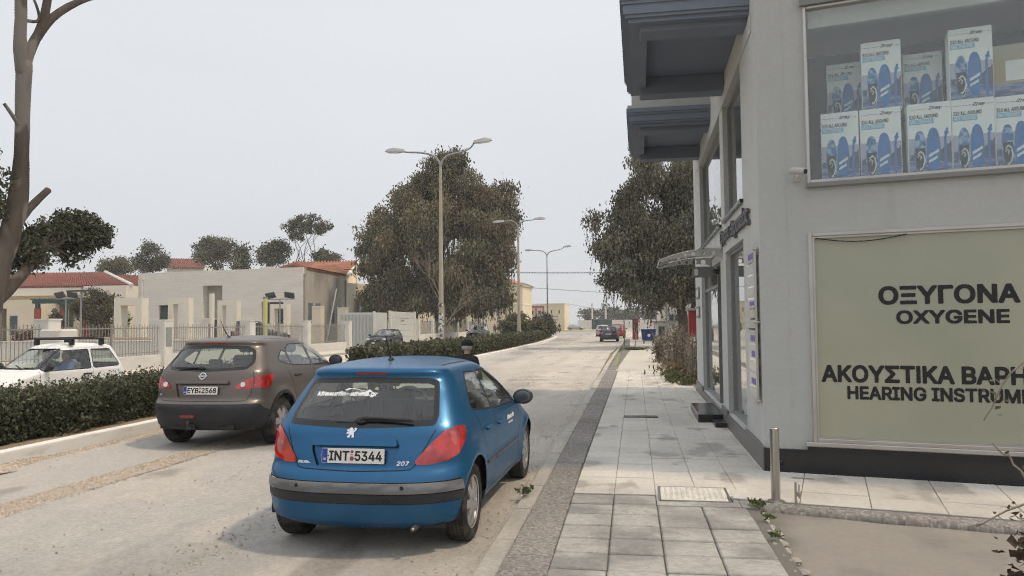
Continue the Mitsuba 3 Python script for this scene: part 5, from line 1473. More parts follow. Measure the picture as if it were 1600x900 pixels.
# ================================================================ cars
class Shell:
    """A car body as plan contours stacked by height, with exact cutting of outlines out of it."""

    def __init__(self, rows, axles, arch_r, flare=0.02, N=90, m=(22, 56, 18), barrel=0.025):
        R = np.array(rows, float)
        s = np.concatenate([[0], np.cumsum(np.maximum(np.hypot(np.diff(R[:, 0]), np.hypot(np.diff(R[:, 1]) * .5, np.diff(R[:, 3]))), 0.01))])
        q = PchipInterpolator(s, R)(np.linspace(0, s[-1], N))
        rows_v, rows_u = [], []
        ph = np.linspace(0, np.pi / 2, m[0])
        pf = np.linspace(np.pi / 2, 0, m[2])
        L = R[:, 2].max()
        for z, xr, xf_, w, Lr, nr, Lf, nf in q:
            room = xf_ - xr
            k = min(1, 0.96 * room / (Lr + Lf))
            Lr, Lf = Lr * k, Lf * k
            xa = xr + Lr * (1 - np.cos(ph) ** (2 / nr))
            ya = w * np.sin(ph) ** (2 / nr)
            xm = np.linspace(xr + Lr, xf_ - Lf, m[1])[1:-1]
            xc = xf_ - Lf * (1 - np.cos(pf) ** (2 / nf))
            yc = w * np.sin(pf) ** (2 / nf)
            x = np.concatenate([xa, xm, xc])
            y = np.concatenate([ya, np.full(len(xm), w), yc])
            y = y * (1 - barrel * ((x - L / 2) / (L / 2)) ** 2)
            for ax in axles:
                d = np.hypot(x - ax[0], z - ax[1])
                y = y + flare * np.exp(-((d - arch_r) / 0.07) ** 2) * (y > 0.5 * w) * (z < ax[1] + arch_r + .1)
            u = np.concatenate([[0], np.cumsum(np.hypot(np.diff(x), np.diff(y)))])
            rows_v.append(np.vstack([np.stack([x, y, np.full_like(x, z)], 1), np.stack([x, -y, np.full_like(x, z)], 1)[-2:0:-1]]))
            rows_u.append(np.concatenate([u, -u[-2:0:-1]]))
        per = len(rows_v[0])
        V = np.vstack(rows_v)
        U = np.concatenate(rows_u)
        i, j = np.meshgrid(np.arange(N - 1), np.arange(per), indexing='ij')
        a, b, c, d = i * per + j, i * per + (j + 1) % per, (i + 1) * per + (j + 1) % per, (i + 1) * per + j
        # contour runs rear centre -> +y side -> front -> -y side: outward faces
        F = np.vstack([np.stack([a, c, b], -1).reshape(-1, 3), np.stack([a, d, c], -1).reshape(-1, 3)])
        # close the roof
        top = np.arange((N - 1) * per, N * per)
        V = np.vstack([V, V[top].mean(0) + [0, 0, 0.002]])
        U = np.append(U, 2.0)
        F = np.vstack([F, np.stack([top, np.full(per, len(V) - 1), np.roll(top, -1)], 1)])
        n = meshkit.arrays((V, F), True)[2]
        self.V, self.F, self.N, self.U = V, F, n, U

    def q(self, mode):
        V = self.V
        return {'side': V[:, [0, 2]], 'rear': np.stack([self.U, V[:, 2]], 1), 'top': V[:, [0, 1]], 'back': V[:, [1, 2]]}[mode]

    def take(self, poly, mode, side=0, where=None):
        """cuts the outline out of the shell; returns the faces inside as (V, F, N) and keeps the rest. side: +1 / -1 = y > 0 / y < 0"""
        P = self.q(mode)
        C = self.V[self.F].mean(1)
        fn = self.N[self.F].mean(1)
        sel = np.ones(len(self.F), bool)
        if side:
            sel &= C[:, 1] * side > 0
        if mode == 'side':
            sel &= fn[:, 1] * (side or 1) > 0.12
        if mode in ('rear', 'back'):
            sel &= C[:, 0] < self.V[:, 0].max() * 0.5
        if where is not None:
            sel &= where(C, fn)
        b = poly.bounds
        t = P[self.F]
        sel &= (t[:, :, 0].max(1) >= b[0]) & (t[:, :, 0].min(1) <= b[2]) & (t[:, :, 1].max(1) >= b[1]) & (t[:, :, 1].min(1) <= b[3])
        idx = np.nonzero(sel)[0]
        shapely.prepare(poly)
        tri = shapely.polygons(t[idx])
        inside = shapely.covers(poly, tri)
        crossing = ~inside & shapely.intersects(poly, tri)
        keepF, inF = [], [self.F[idx[inside]]]
        newV, newN, newU = [], [], []
        base = len(self.V)
        for k, g in zip(idx[crossing], tri[crossing]):
            f = self.F[k]
            A = t[k]
            M2 = np.array([[A[1, 0] - A[0, 0], A[2, 0] - A[0, 0]], [A[1, 1] - A[0, 1], A[2, 1] - A[0, 1]]])
            det = np.linalg.det(M2)
            if abs(det) < 1e-12:
                keepF.append(f[None])
                continue
            inv = np.linalg.inv(M2)
            for geo, out in ((shapely.intersection(g, poly), inF), (shapely.difference(g, poly), keepF)):
                for pg in getattr(geo, 'geoms', [geo]):
                    if pg.geom_type != 'Polygon' or pg.area < 1e-10:
                        continue
                    for tr in shapely.constrained_delaunay_triangles(pg).geoms:
                        c = np.array(tr.exterior.coords)[:3]
                        w = (c - A[0]) @ inv.T
                        w = np.column_stack([1 - w.sum(1), w])
                        ids = base + np.arange(3)
                        base += 3
                        v3 = w @ self.V[f]
                        newV.append(v3)
                        newN.append(w @ self.N[f])
                        newU.append(w @ self.U[f])
                        nn = np.cross(v3[1] - v3[0], v3[2] - v3[0])
                        out.append((ids if nn @ fn[k] > 0 else ids[::-1])[None])
        drop = np.zeros(len(self.F), bool)
        drop[idx[inside]] = True
        drop[idx[crossing]] = True
        if newV:
            self.V = np.vstack([self.V, *newV])
            n = np.vstack([self.N, *newN])
            self.N = n / (np.linalg.norm(n, axis=1, keepdims=True) + 1e-12)
            self.U = np.concatenate([self.U, *newU])
        self.F = np.vstack([self.F[~drop], *keepF]) if keepF else self.F[~drop]
        return self.compact(np.vstack(inF))

    def compact(self, F, off=0.0):
        ids, inv = np.unique(F.ravel(), return_inverse=True)
        V, N = self.V[ids], self.N[ids]
        return V + off * N, inv.reshape(-1, 3), N


def smooth_poly(pts, r=0.02, k=6):
    p = Polygon(pts)
    return p.buffer(-r).buffer(2 * r, quad_segs=k).buffer(-r, quad_segs=k)


def wheel_meshes(R, width, rim_r, spokes, style=0):
    """tyre, rim, hub in a local frame: axis = +y outward"""
    w = width / 2
    prof = [(rim_r - .01, -w * .9), (rim_r + .01, -w * .95), (R - .045, -w), (R - .018, -w * .93), (R - .004, -w * .78), (R, -w * .5), (R, w * .5), (R - .004, w * .78), (R - .018, w * .93), (R - .045, w), (rim_r + .012, w * .95), (rim_r - .004, w * .88), (rim_r - .02, w * .80)]
    tyre = lathe(prof, 48)
    # tread grooves
    grooves = [lathe([(R + .0015, y - .004), (R + .0015, y + .004)], 48) for y in (-w * .5, -w * .17, w * .17, w * .5)]
    cuts = []
    for k in range(56):
        a = k * 2 * np.pi / 56
        for s in (-1, 1):
            b = bx(-.004, .004, -.0015, .0015, 0, w * .34)
            b.apply_translation((0, R, 0))
            b.apply_transform(trimesh.transformations.rotation_matrix(0.5 * s, (0, 1, 0), (0, R, 0)))
            b.apply_translation((0, 0, s * w * .62 - w * .17))
            b.apply_transform(trimesh.transformations.rotation_matrix(a, (0, 0, 1)))
            cuts.append(b)
    rim = [lathe([(rim_r - .02, -w * .7), (rim_r - .03, -w * .2), (rim_r - .03, w * .6), (rim_r - .012, w * .86), (rim_r - .002, w * .9), (rim_r - .001, w * .82)], 48)]
    for k in range(spokes):
        a = k * 2 * np.pi / spokes
        wd = 0.030 if style == 0 else 0.036
        pg = Polygon([(.03, -wd * 1.25), (rim_r - .02, -wd * (0.95 if style == 0 else 1.35)), (rim_r - .02, wd * (.95 if style == 0 else 1.35)), (.03, wd * 1.25)])
        sp = rsolid(pg, .022)
        v = sp.vertices.copy()
        rr = np.hypot(v[:, 0], v[:, 1])
        v[:, 2] += w * .62 + .03 * np.sin(np.clip(rr / rim_r, 0, 1) * np.pi) - .012
        sp = trimesh.Trimesh(v, sp.faces, process=False)
        sp.apply_transform(trimesh.transformations.rotation_matrix(a, (0, 0, 1)))
        rim.append(sp)
    rim.append(lathe([(0, w * .8), (.028, w * .79), (.034, w * .74), (.062, w * .70), (.066, w * .5), (.0, w * .5)], 24))
    for k in range(5):
        a = k * 2 * np.pi / 5 + .3
        rim.append(xf(lathe([(0, .008), (.008, .008), (.009, 0)], 8), mat(o=(.05 * math.cos(a), .05 * math.sin(a), w * .70))))
    disc = lathe([(0, -w * .1), (rim_r * .72, -w * .1), (rim_r * .72, -w * .2), (0, -w * .2)], 32)
    back = lathe([(0, -w * .3), (rim_r - .02, -w * .3)], 32)
    to = np.array([[1, 0, 0, 0], [0, 0, 1, 0], [0, -1, 0, 0], [0, 0, 0, 1.0]])  # local z -> y
    return [xf(m, to) for m in (cat([tyre]), cat(grooves + cuts), cat(rim), cat([disc]), back)]


def make_car(key, place, rows, axles, wheel, paint, glass_rear=None, glass_side=(), windshield=None, lights=(), seams=(), extra=None, arch=None, cladding=None,
             interior=True, res=(90, (22, 56, 18)), flare=.02, floor=(.20, .3), seats=None, detail=True, bump_lines=()):
    """place: 4x4 from car axes (x forward from the rear bumper, y to its left, z up) to the world"""
    R, width, rim_r, spokes, style, track = wheel
    arch = arch or R + .055
    sh = Shell(rows, [(a, R) for a in axles], arch + .02, flare, *res)
    A = lambda name, vfn, bsdf, label=None, parent=key: add_vfn(f'{parent}__{name}', vfn, bsdf, place, label)
    for a in axles:
        for s in (1, -1):
            c = Point(a, R + .005).buffer(arch, quad_segs=24).union(sbox(a - arch, -.1, a + arch, R))
            c = c.intersection(sbox(a - arch, -.2, a + arch, 5))
            if cladding:
                ring = Point(a, R + .005).buffer(arch + .05, quad_segs=24).difference(c).intersection(sbox(-1, 0, 9, R + arch + 1))
                sh.take(c, 'side', s)
                A('arch_trim', off(sh.take(ring, 'side', s), .010), cladding)
            else:
                sh.take(c, 'side', s)
    if cladding:
        hgt = cladding_height.get(key, .5)
        for s in (1, -1):
            for nm, x0, x1 in (('bumper_corner', -1, axles[0]), ('sill_cladding', axles[0], axles[1]), ('bumper_corner', axles[1], 9)):
                A(nm, sh.take(sbox(x0, -1, x1, hgt), 'side', s), cladding)
    if extra:
        extra(sh, A)
    for nm, poly, mode, sides, bsdf, push in lights:
        for s in sides:
            g = affinity.scale(poly, s, 1, origin=(0, 0)) if mode == 'rear' else poly
            A(nm, off(sh.take(g, mode, 0 if mode == 'rear' else s), push), bsdf)
    if glass_rear is not None:
        if detail:
            inner = glass_rear.buffer(-.045)
            ring = glass_rear.difference(inner)
            A('rear_window', sh.take(inner, 'rear'), 'car_glass')
            A('rear_window_border', sh.take(ring, 'rear'), 'frit')
        else:
            A('rear_window', sh.take(glass_rear, 'rear'), 'car_glass')
    for poly in glass_side:
        for s in (1, -1):
            if detail:
                A('window_seal', sh.take(poly.buffer(.018).difference(poly), 'side', s), 'black_plastic')
            A('side_window', sh.take(poly, 'side', s), 'car_glass')
    if windshield is not None:
        front = lambda C, n: (C[:, 0] > 1.2) & (n[:, 0] > .2)
        inner = windshield.buffer(-.03)
        A('windshield', sh.take(inner, 'back2', 0, front), 'car_glass')
        A('windshield_border', sh.take(windshield.difference(inner), 'back2', 0, front), 'frit')
    for nm, line, wd, mode, sides in seams:
        for s in sides:
            g = LineString(line).buffer(wd / 2, cap_style='flat')
            if mode == 'rear':
                g = affinity.scale(g, s, 1, origin=(0, 0))
            A(nm, off(sh.take(g, mode, 0 if mode in ('rear',) else s), -.003), 'ink')
    body = sh.compact(sh.F)
    A('body', body, paint)
    if interior:
        up = sh.F[sh.V[sh.F][:, :, 2].min(1) > belt_of(rows) - .12]
        V, F, N = sh.compact(up, -.018)
        A('cabin_lining', (V, F[:, ::-1], -N), 'cabin_grey')
    # floor, wheel wells, wheels
    W = max(r[3] for r in rows)
    L = max(r[2] for r in rows)
    fl = bx(.25, L - .3, -W + .16, W - .16, floor[0], floor[1])
    P = lambda name, mesh, bsdf, smooth=False, label=None, parent=key: add(f'{parent}__{name}', xf(mesh, place), bsdf, smooth, label=label)
    P('underbody', fl, 'black_plastic')
    if interior:
        z1 = belt_of(rows) - .06
        tub = cat([bx(.35, L - .9, -W + .10, -W + .12, floor[1], z1), bx(.35, L - .9, W - .12, W - .10, floor[1], z1), bx(.3, .32, -W + .15, W - .15, floor[1], z1), bx(L - 1.1, L - 1.0, -W + .12, W - .12, floor[1], z1),
                   bx(.3, .75, -W + .15, W - .15, z1 - .03, z1 - .0), bx(L - 1.45, L - 1.0, -W + .13, W - .13, z1 - .02, z1 + .04)])
        P('cabin_tub', tub, 'cabin')
    tyre, tread, rim, disc, back = wheel_meshes(R, width, rim_r, spokes, style)
    for a in axles:
        for s in (1, -1):
            well = lathe([(arch + .004, -.32), (arch + .004, 0.0)], 40)
            wc = well.vertices[well.faces].mean(1)
            well = trimesh.Trimesh(well.vertices, well.faces[wc[:, 1] < .06], process=False)
            well = xf(well, np.array([[1, 0, 0, a], [0, 0, 1, s * (W - .05) if s > 0 else -(W - .05) + .32], [0, -1, 0, R], [0, 0, 0, 1.0]]))
            P('wheel_well', well, 'black_plastic', True)
            m = mat((1, 0, 0), (0, s, 0), (0, 0, 1), (a, s * (track / 2), R))
            if s < 0:
                m = mat((-1, 0, 0), (0, -1, 0), (0, 0, 1), (a, -track / 2, R))
            w_ = P('wheel', xf(cat([tyre]), m), 'rubber', 35)
            P('rim', xf(rim, m), 'alloy', 30, parent=w_)
            if detail:
                P('tread', xf(tread, m), 'ink', parent=w_)
                P('brake_disc', xf(disc, m), 'steel', parent=w_)
            P('rim_back', xf(back, m), 'black_plastic', parent=w_)
    return sh, A, P


cladding_height = {}


def belt_of(rows):
    return BELT


BELT = .95


def off(vfn, d):
    V, F, N = vfn
    return V + N * d, F, N


def add_vfn(key, vfn, bsdf, place, label=None):
    V, F, N = vfn
    if len(F) == 0:
        return None
    V = V @ place[:3, :3].T + place[:3, 3]
    N = N @ place[:3, :3].T
    key = numbered(key)
    scene[key] = shape(trimesh.Trimesh(V, F, process=False), bsdf, normals=N)
    if label:
        labels[key] = {'label': label}
    return key


_q = Shell.q


def _q2(self, mode):
    if mode == 'back2':
        return self.V[:, [1, 2]]
    return _q(self, mode)


Shell.q = _q2


def car_place(x, y, yaw, z=0.0):
    """rear bumper centre at (x, y), heading = +Y turned by yaw (radians, counter-clockwise)"""
    c, s = math.cos(yaw), math.sin(yaw)
    fwd, left = (-s, c, 0), (-c, -s, 0)
    return mat(fwd, left, (0, 0, 1), (x, y, z))


def surf(sh, y, z, rear=True):
    """x of the rear surface nearest to (y, z)"""
    C = sh.V
    m = C[:, 0] < 1.6
    d = (C[m][:, 1] - y) ** 2 + (C[m][:, 2] - z) ** 2
    i = np.argsort(d)[:24]
    w = np.exp(-d[i] / .0012) + 1e-4
    B = np.column_stack([np.ones(len(i)), C[m][i, 1] - y, C[m][i, 2] - z])
    return float(np.linalg.lstsq(B * w[:, None], C[m][i, 0] * w, rcond=None)[0][0])


def on_rear(sh, mesh, y, z, tilt=None, lift=.004):
    """a mesh drawn in xy (x to the viewer's right, y up, z towards the viewer) laid on the rear face at (y, z)"""
    x0 = surf(sh, y, z)
    t = tilt if tilt is not None else math.atan2(surf(sh, y, z + .06) - surf(sh, y, z - .06), .12)
    c, s = math.cos(t), math.sin(t)
    return xf(mesh, mat((0, -1, 0), (s, 0, c), (-c, 0, s), (x0 - lift * c, y, z)))


def plate(P, sh, z, text, blue='GR', w=.52, h=.112, tilt=.1, size=.075, y=0):
    m = on_rear(sh, rsolid(smooth_poly([(-w / 2, -h / 2), (w / 2, -h / 2), (w / 2, h / 2), (-w / 2, h / 2)], .008), .006), y, z, tilt, .012)
    k = P('number_plate', m, 'plate_white', label='white number plate reading ' + text.replace('·', '-'))
    P('band', on_rear(sh, rsolid(sbox(-w / 2 + .003, -h / 2 + .003, -w / 2 + .048, h / 2 - .003), .002, .006), y, z, tilt, .012), 'plate_blue', parent=k)
    P('country_code', on_rear(sh, rsolid(affinity.translate(text_box(blue, .026, .018), -w / 2 + .012, -h / 2 + .02), .001, .008), y, z, tilt, .012), 'white_print', parent=k)
    a, b = text.split('·')
    lw = (w - .048 - .03 - .05) / (len(a) + len(b))
    P('characters', on_rear(sh, cat([rsolid(affinity.translate(text_box(a, lw * len(a), size, .015), -w / 2 + .063, -size / 2), .0015, .006),
                                    rsolid(affinity.translate(text_box(b, lw * len(b), size, .015), -w / 2 + .063 + lw * len(a) + .047, -size / 2), .0015, .006)]), y, z, tilt, .012), 'ink', parent=k)
    cx = -w / 2 + .063 + lw * len(a) + .0225
    P('seal', on_rear(sh, cat([rsolid(Point(cx, -.02).buffer(.017), .0015, .006), rsolid(Point(cx, .032).buffer(.012), .0015, .006), rsolid(sbox(cx - .012, .006, cx + .012, .011), .0015, .006)]), y, z, tilt, .012), 'red_lens_dark', parent=k)
    P('screw', on_rear(sh, cat([rsolid(Point(-w / 2 + .056, .0).buffer(.005), .003, .006), rsolid(Point(w / 2 - .062, -.006).buffer(.005), .003, .006)]), y, z, tilt, .012), 'dark_plastic', parent=k)
    return k


def rbox(x0, x1, y0, y1, z0, z1, c):
    return cbx(x0, x1, y0, y1, z0, z1, c)


def seat(x, y, zb, w=.48, h=.62, head=True, lean=.22):
    b = rbox(-.07, .07, -w / 2, w / 2, 0, h, .05)
    ms = [b]
    if head:
        ms += [rbox(-.05, .05, -.13, .13, h + .05, h + .23, .04), tube([(0, -.05, h - .02), (0, -.05, h + .1)], .007, 6), tube([(0, .05, h - .02), (0, .05, h + .1)], .007, 6)]
    m = cat(ms)
    m.apply_transform(trimesh.transformations.rotation_matrix(-lean, (0, 1, 0)))
    m.apply_translation((x, y, zb))
    c = rbox(x, x + .5, y - w / 2, y + w / 2, zb - .1, zb + .06, .04)
    return cat([m, c])


def mirror(P, x, y, z, s, bsdf, size=(.10, .20, .13)):
    sx, sy, sz = size
    b = ellipsoid((0, 0, 0), (sx * .75, sy * .55, sz * .62), 3)
    v = b.vertices
    v[:, 0] = np.maximum(v[:, 0], -.03)
    b = trimesh.Trimesh(v, b.faces, process=False)
    b.apply_translation((x, s * (y + sy * .62), z))
    k = P('wing_mirror', b, bsdf, 40)
    P('arm', tube([(x + .02, s * (y - .02), z - sz * .45), (x + .01, s * (y + sy * .4), z - sz * .42)], .022, 8), 'black_plastic', True, parent=k)
    g = ellipsoid((0, 0, 0), (.004, sy * .44, sz * .48), 2)
    g.apply_translation((x - .034, s * (y + sy * .62), z))
    P('glass', g, 'mirror_glass', True, parent=k)
    return k


def handle(P, x, y, z, s, bsdf):
    k = P('door_handle', cbx(x - .10, x + .10, s * y - .012, s * y + .028 * 1, z - .016, z + .016, .01) if s > 0 else cbx(x - .10, x + .10, -y - .028, -y + .012, z - .016, z + .016, .01), bsdf)
    return k


def side_y(sh, x, z):
    m = sh.V[:, 1] > .2
    d = (sh.V[m][:, 0] - x) ** 2 + (sh.V[m][:, 2] - z) ** 2
    return float(sh.V[m][np.argmin(d), 1])


# ---------------------------------------------------------------- blue hatchback
rows = [(.19, .22, 3.80, .70, .45, 2.6, .55, 2.6), (.235, .10, 3.93, .79, .50, 2.7, .6, 2.5), (.27, .055, 3.97, .815, .50, 2.8, .65, 2.4), (.40, .015, 4.03, .842, .52, 2.8, .7, 2.3), (.50, .0, 4.03, .85, .52, 2.8, .7, 2.3), (.575, .012, 4.00, .856, .52, 2.8, .7, 2.3),
        (.63, .035, 3.95, .862, .52, 2.8, .75, 2.3), (.68, .075, 3.90, .862, .50, 2.8, .8, 2.3), (.76, .095, 3.75, .862, .50, 2.9, .8, 2.2), (.86, .125, 3.50, .858, .50, 2.9, .8, 2.2), (.93, .15, 3.25, .846, .48, 3.0, .75, 2.3),
        (.98, .18, 3.03, .825, .46, 3.0, .7, 2.5), (1.03, .22, 2.90, .80, .44, 3.0, .6, 2.6), (1.15, .33, 2.68, .745, .42, 3.1, .6, 2.6), (1.27, .44, 2.43, .685, .40, 3.2, .6, 2.6), (1.345, .485, 2.25, .64, .38, 3.2, .6, 2.6), (1.385, .47, 2.13, .612, .36, 3.2, .6, 2.6),
        (1.41, .49, 2.05, .585, .36, 3.0, .6, 2.5), (1.435, .66, 1.95, .52, .5, 2.6, .6, 2.4), (1.455, .93, 1.82, .41, .5, 2.4, .5, 2.2), (1.468, 1.15, 1.68, .25, .3, 2.2, .3, 2.2), (1.473, 1.3, 1.5, .08, .1, 2, .1, 2)]
BELT = .97
key = thing('blue_hatchback', 'metallic blue five-door hatchback parked beside the pebble kerb strip', 'car')
PL = car_place(-2.085, 5.51, -.035) @ np.diag([1, .965, .988, 1])
rw = smooth_poly([(-.63, .985), (0, .965), (.63, .985), (.645, 1.06), (.585, 1.31), (.50, 1.335), (0, 1.345), (-.50, 1.335), (-.585, 1.31), (-.645, 1.06)], .03)
tl = smooth_poly([(.475, .705), (.56, .80), (.64, .885), (.72, .945), (.83, .972), (.925, .965), (.945, .92), (.92, .84), (.86, .765), (.76, .725), (.60, .70)], .02)


def blue_extra(sh, A):
    strip = smooth_poly([(-.93, .425), (.93, .425), (.95, .50), (.93, .575), (-.93, .575), (-.95, .50)], .02)
    up = strip.intersection(sbox(-2, .50, 2, 1))
    lo = strip.intersection(sbox(-2, 0, 2, .492))
    k = A('bumper_strip', off(sh.take(up, 'rear'), .012), 'strip_grey', label='scuffed grey bumper strip')
    A('lower_edge', off(sh.take(lo, 'rear'), .004), 'dark_plastic', parent=k)
    A('strip_groove', sh.take(strip.buffer(.008).difference(up).difference(lo), 'rear'), 'ink')
    rec = smooth_poly([(-.37, .86), (.37, .86), (.36, .80), (.31, .69), (-.31, .69), (-.36, .80)], .02)
    A('plate_recess', off(sh.take(rec, 'rear'), -.022), 'paint_blue')
    for s in (1, -1):
        A('roof_gutter', sh.take(Polygon([(.75, s * .515), (2.05, s * .545), (2.05, s * .575), (.75, s * .545)]), 'top', s, lambda C, n: (C[:, 2] > 1.35)), 'ink')


sideA = smooth_poly([(.80, 1.06), (1.42, 1.005), (1.42, 1.325), (1.10, 1.34), (.98, 1.27)], .025)
sideB = smooth_poly([(1.47, 1.0), (2.44, .965), (2.36, 1.05), (2.02, 1.27), (1.90, 1.325), (1.47, 1.33)], .02)
sideC = smooth_poly([(2.49, .965), (2.74, .955), (2.42, 1.12)], .012)
ws = smooth_poly([(-.66, 1.02), (.66, 1.02), (.54, 1.36), (-.54, 1.36)], .03)
sh, A, P = make_car(key, PL, rows, (.68, 3.22), (.315, .195, .215, 7, 0, 1.465), "paint_blue", rw, (sideA, sideB, sideC), ws,
                    lights=[('tail_light', tl, 'rear', (1, -1), 'red_lens', .006), ('brake_light', smooth_poly([(-.135, 1.362), (.135, 1.362), (.135, 1.385), (-.135, 1.385)], .006), 'rear', (1,), 'red_lens_dark', .003)],
                    seams=[('tailgate_seam', [(-.64, .955), (-.50, .70), (-.47, .672), (-.42, .665), (0, .655), (.42, .665), (.47, .672), (.50, .70), (.64, .955)], .008, 'rear', (1,)),
                           ('door_seam', [(1.44, .985), (1.44, .50), (1.36, .30)], .007, 'side', (1, -1)), ('door_seam', [(.80, 1.04), (.92, .86), (1.05, .70), (1.14, .45), (1.16, .30)], .007, 'side', (1, -1)),
                           ('door_seam', [(2.62, .94), (2.66, .60), (2.60, .30)], .007, 'side', (1, -1)), ('sill_seam', [(1.16, .30), (2.60, .30)], .006, 'side', (1, -1))],
                    extra=blue_extra, res=(110, (30, 64, 20)))
plate(P, sh, .768, 'INT·5344', tilt=.12)
hd = rsolid(smooth_poly([(-.36, -.025), (.36, -.025), (.345, .03), (.32, .038), (-.32, .038), (-.345, .03)], .012), .02)
P('tailgate_handle', on_rear(sh, hd, 0, .862, None, .006), 'paint_blue', 30)
lion = Polygon([(-.028, -.040), (-.012, -.040), (-.006, -.030), (-.010, -.022), (.004, -.012), (.014, -.024), (.008, -.034), (.012, -.040), (.030, -.040), (.026, -.030), (.022, -.010), (.020, .006), (.034, .018), (.040, .034), (.032, .042), (.022, .036), (.030, .030), (.024, .020), (.014, .014), (.012, .028), (.004, .040), (-.010, .042), (-.018, .034), (-.012, .028), (-.022, .026), (-.036, .028), (-.038, .020), (-.020, .016), (-.012, .012), (-.034, .006), (-.040, -.004), (-.030, -.006), (-.012, -.002), (-.014, -.014), (-.026, -.026)])
P('lion_emblem', on_rear(sh, rsolid(lion.buffer(.002), .006), .04, .932, None, .003), 'chrome', 30)
P('maker_lettering', on_rear(sh, rsolid(text_box('PEUGEOT', .13, .022, .02), .008), .47, .70, None, .012), 'chrome')
P('model_lettering', on_rear(sh, rsolid(affinity.skew(text_box('207', .095, .034, .01), 12), .004), -.36, .70, None, .008), 'chrome')
st = affinity.translate(affinity.skew(text_box('kitesurfin-athina.gr', .50, .055, .03), 8), -.28, -.025)
kite = shapely.union_all([Polygon([(-.06, .045), (-.03, .06), (.0, .062), (-.02, .05), (-.05, .036)]), LineString([(0, .06), (.1, .035), (.16, .03)]).buffer(.0025), Polygon([(.07, .015), (.12, .026), (.145, .05), (.17, .03), (.185, .005), (.16, .025), (.13, .018), (.09, .002)])])
P('window_sticker', on_rear(sh, cat([rsolid(st, .001), rsolid(kite, .001)]), .03, 1.235, None, .02), 'white_print', label='white surf school lettering on the rear window')
wp = tube([(0, 0, .012), (-.02, .01, .02), (-.1, .014, .02), (-.42, .004, .014)], [.020, .016, .011, .006], 8)
wp = cat([wp, xf(cbx(-.44, -.06, -.008, .012, 0, .014, .004), np.eye(4)), ellipsoid((0, 0, .005), (.05, .03, .02))])
wp.apply_transform(mat((-1, 0, 0), (0, 1, 0), (0, 0, -1)))
wp.apply_transform(mat((1, 0, 0), (0, 1, 0), (0, 0, -1)))
P('rear_wiper', on_rear(sh, wp, -.02, 1.02, None, .012), 'black_plastic', 40)
an = cat([tube([(1.0, .02, 1.455), (.93, .02, 1.56), (.86, .02, 1.68)], [.007, .006, .004], 8), ellipsoid((1.0, .02, 1.455), (.05, .025, .03))])
P('roof_aerial', an, 'black_plastic', 40)
for y, z in ((.45, .545), (-.42, .545), (-.30, .448)):
    P('parking_sensor', on_rear(sh, xf(lathe([(0, .004), (.014, .004), (.016, 0)], 16), np.eye(4)), y, z, 0, .012), 'ink')
for s in (1, -1):
    mirror(P, 2.50, side_y(sh, 2.5, .97) - .02, 1.0, s, 'black_plastic' if s > 0 else 'paint_navy')
    for x, z in ((1.16, .86), (1.62, .85)):
        handle(P, x, side_y(sh, x, z), z, s, 'paint_blue')
    P('door_moulding', cat([cbx(1.15, 1.43, s * side_y(sh, 1.3, .56) - .012, s * side_y(sh, 1.3, .56) + .012, .535, .575, .008), cbx(1.46, 2.62, s * side_y(sh, 2., .56) - .012, s * side_y(sh, 2., .56) + .012, .53, .57, .008)]), 'paint_navy')
y0 = side_y(sh, 1.62, .8)
P('door_lettering', xf(cat([rsolid(text_box('kitesurfin', .34, .05, .02), .002), rsolid(affinity.translate(text_box('athina.gr', .22, .03), .06, -.05), .002)]), mat((1, 0, 0), (0, 0, 1), (0, -1, 0), (1.95, -y0 - .004, .82))), 'white_print')
for y in (.36, -.36):
    P('front_seat', seat(2.05, y, .50, .50, .62), 'cabin')
P('rear_seat', cat([rbox(.98, 1.10, -.62, .62, .42, .92, .05), *[rbox(1.0, 1.07, y - .12, y + .12, .93, 1.09, .03) for y in (.38, 0, -.38)]]), 'cabin')
sw = trimesh.creation.torus(.18, .016, major_sections=28, minor_sections=8)
sw.apply_transform(trimesh.transformations.rotation_matrix(1.15, (0, 1, 0)))
sw.apply_translation((2.55, .36, .93))
P('steering_wheel', sw, 'cabin', True)
P('inner_mirror', rbox(2.28, 2.31, -.11, .11, 1.26, 1.32, .01), 'cabin')
P('exhaust_pipe', tube([(.05, -.5, .235), (.5, -.5, .24)], .022, 12), 'steel', True)
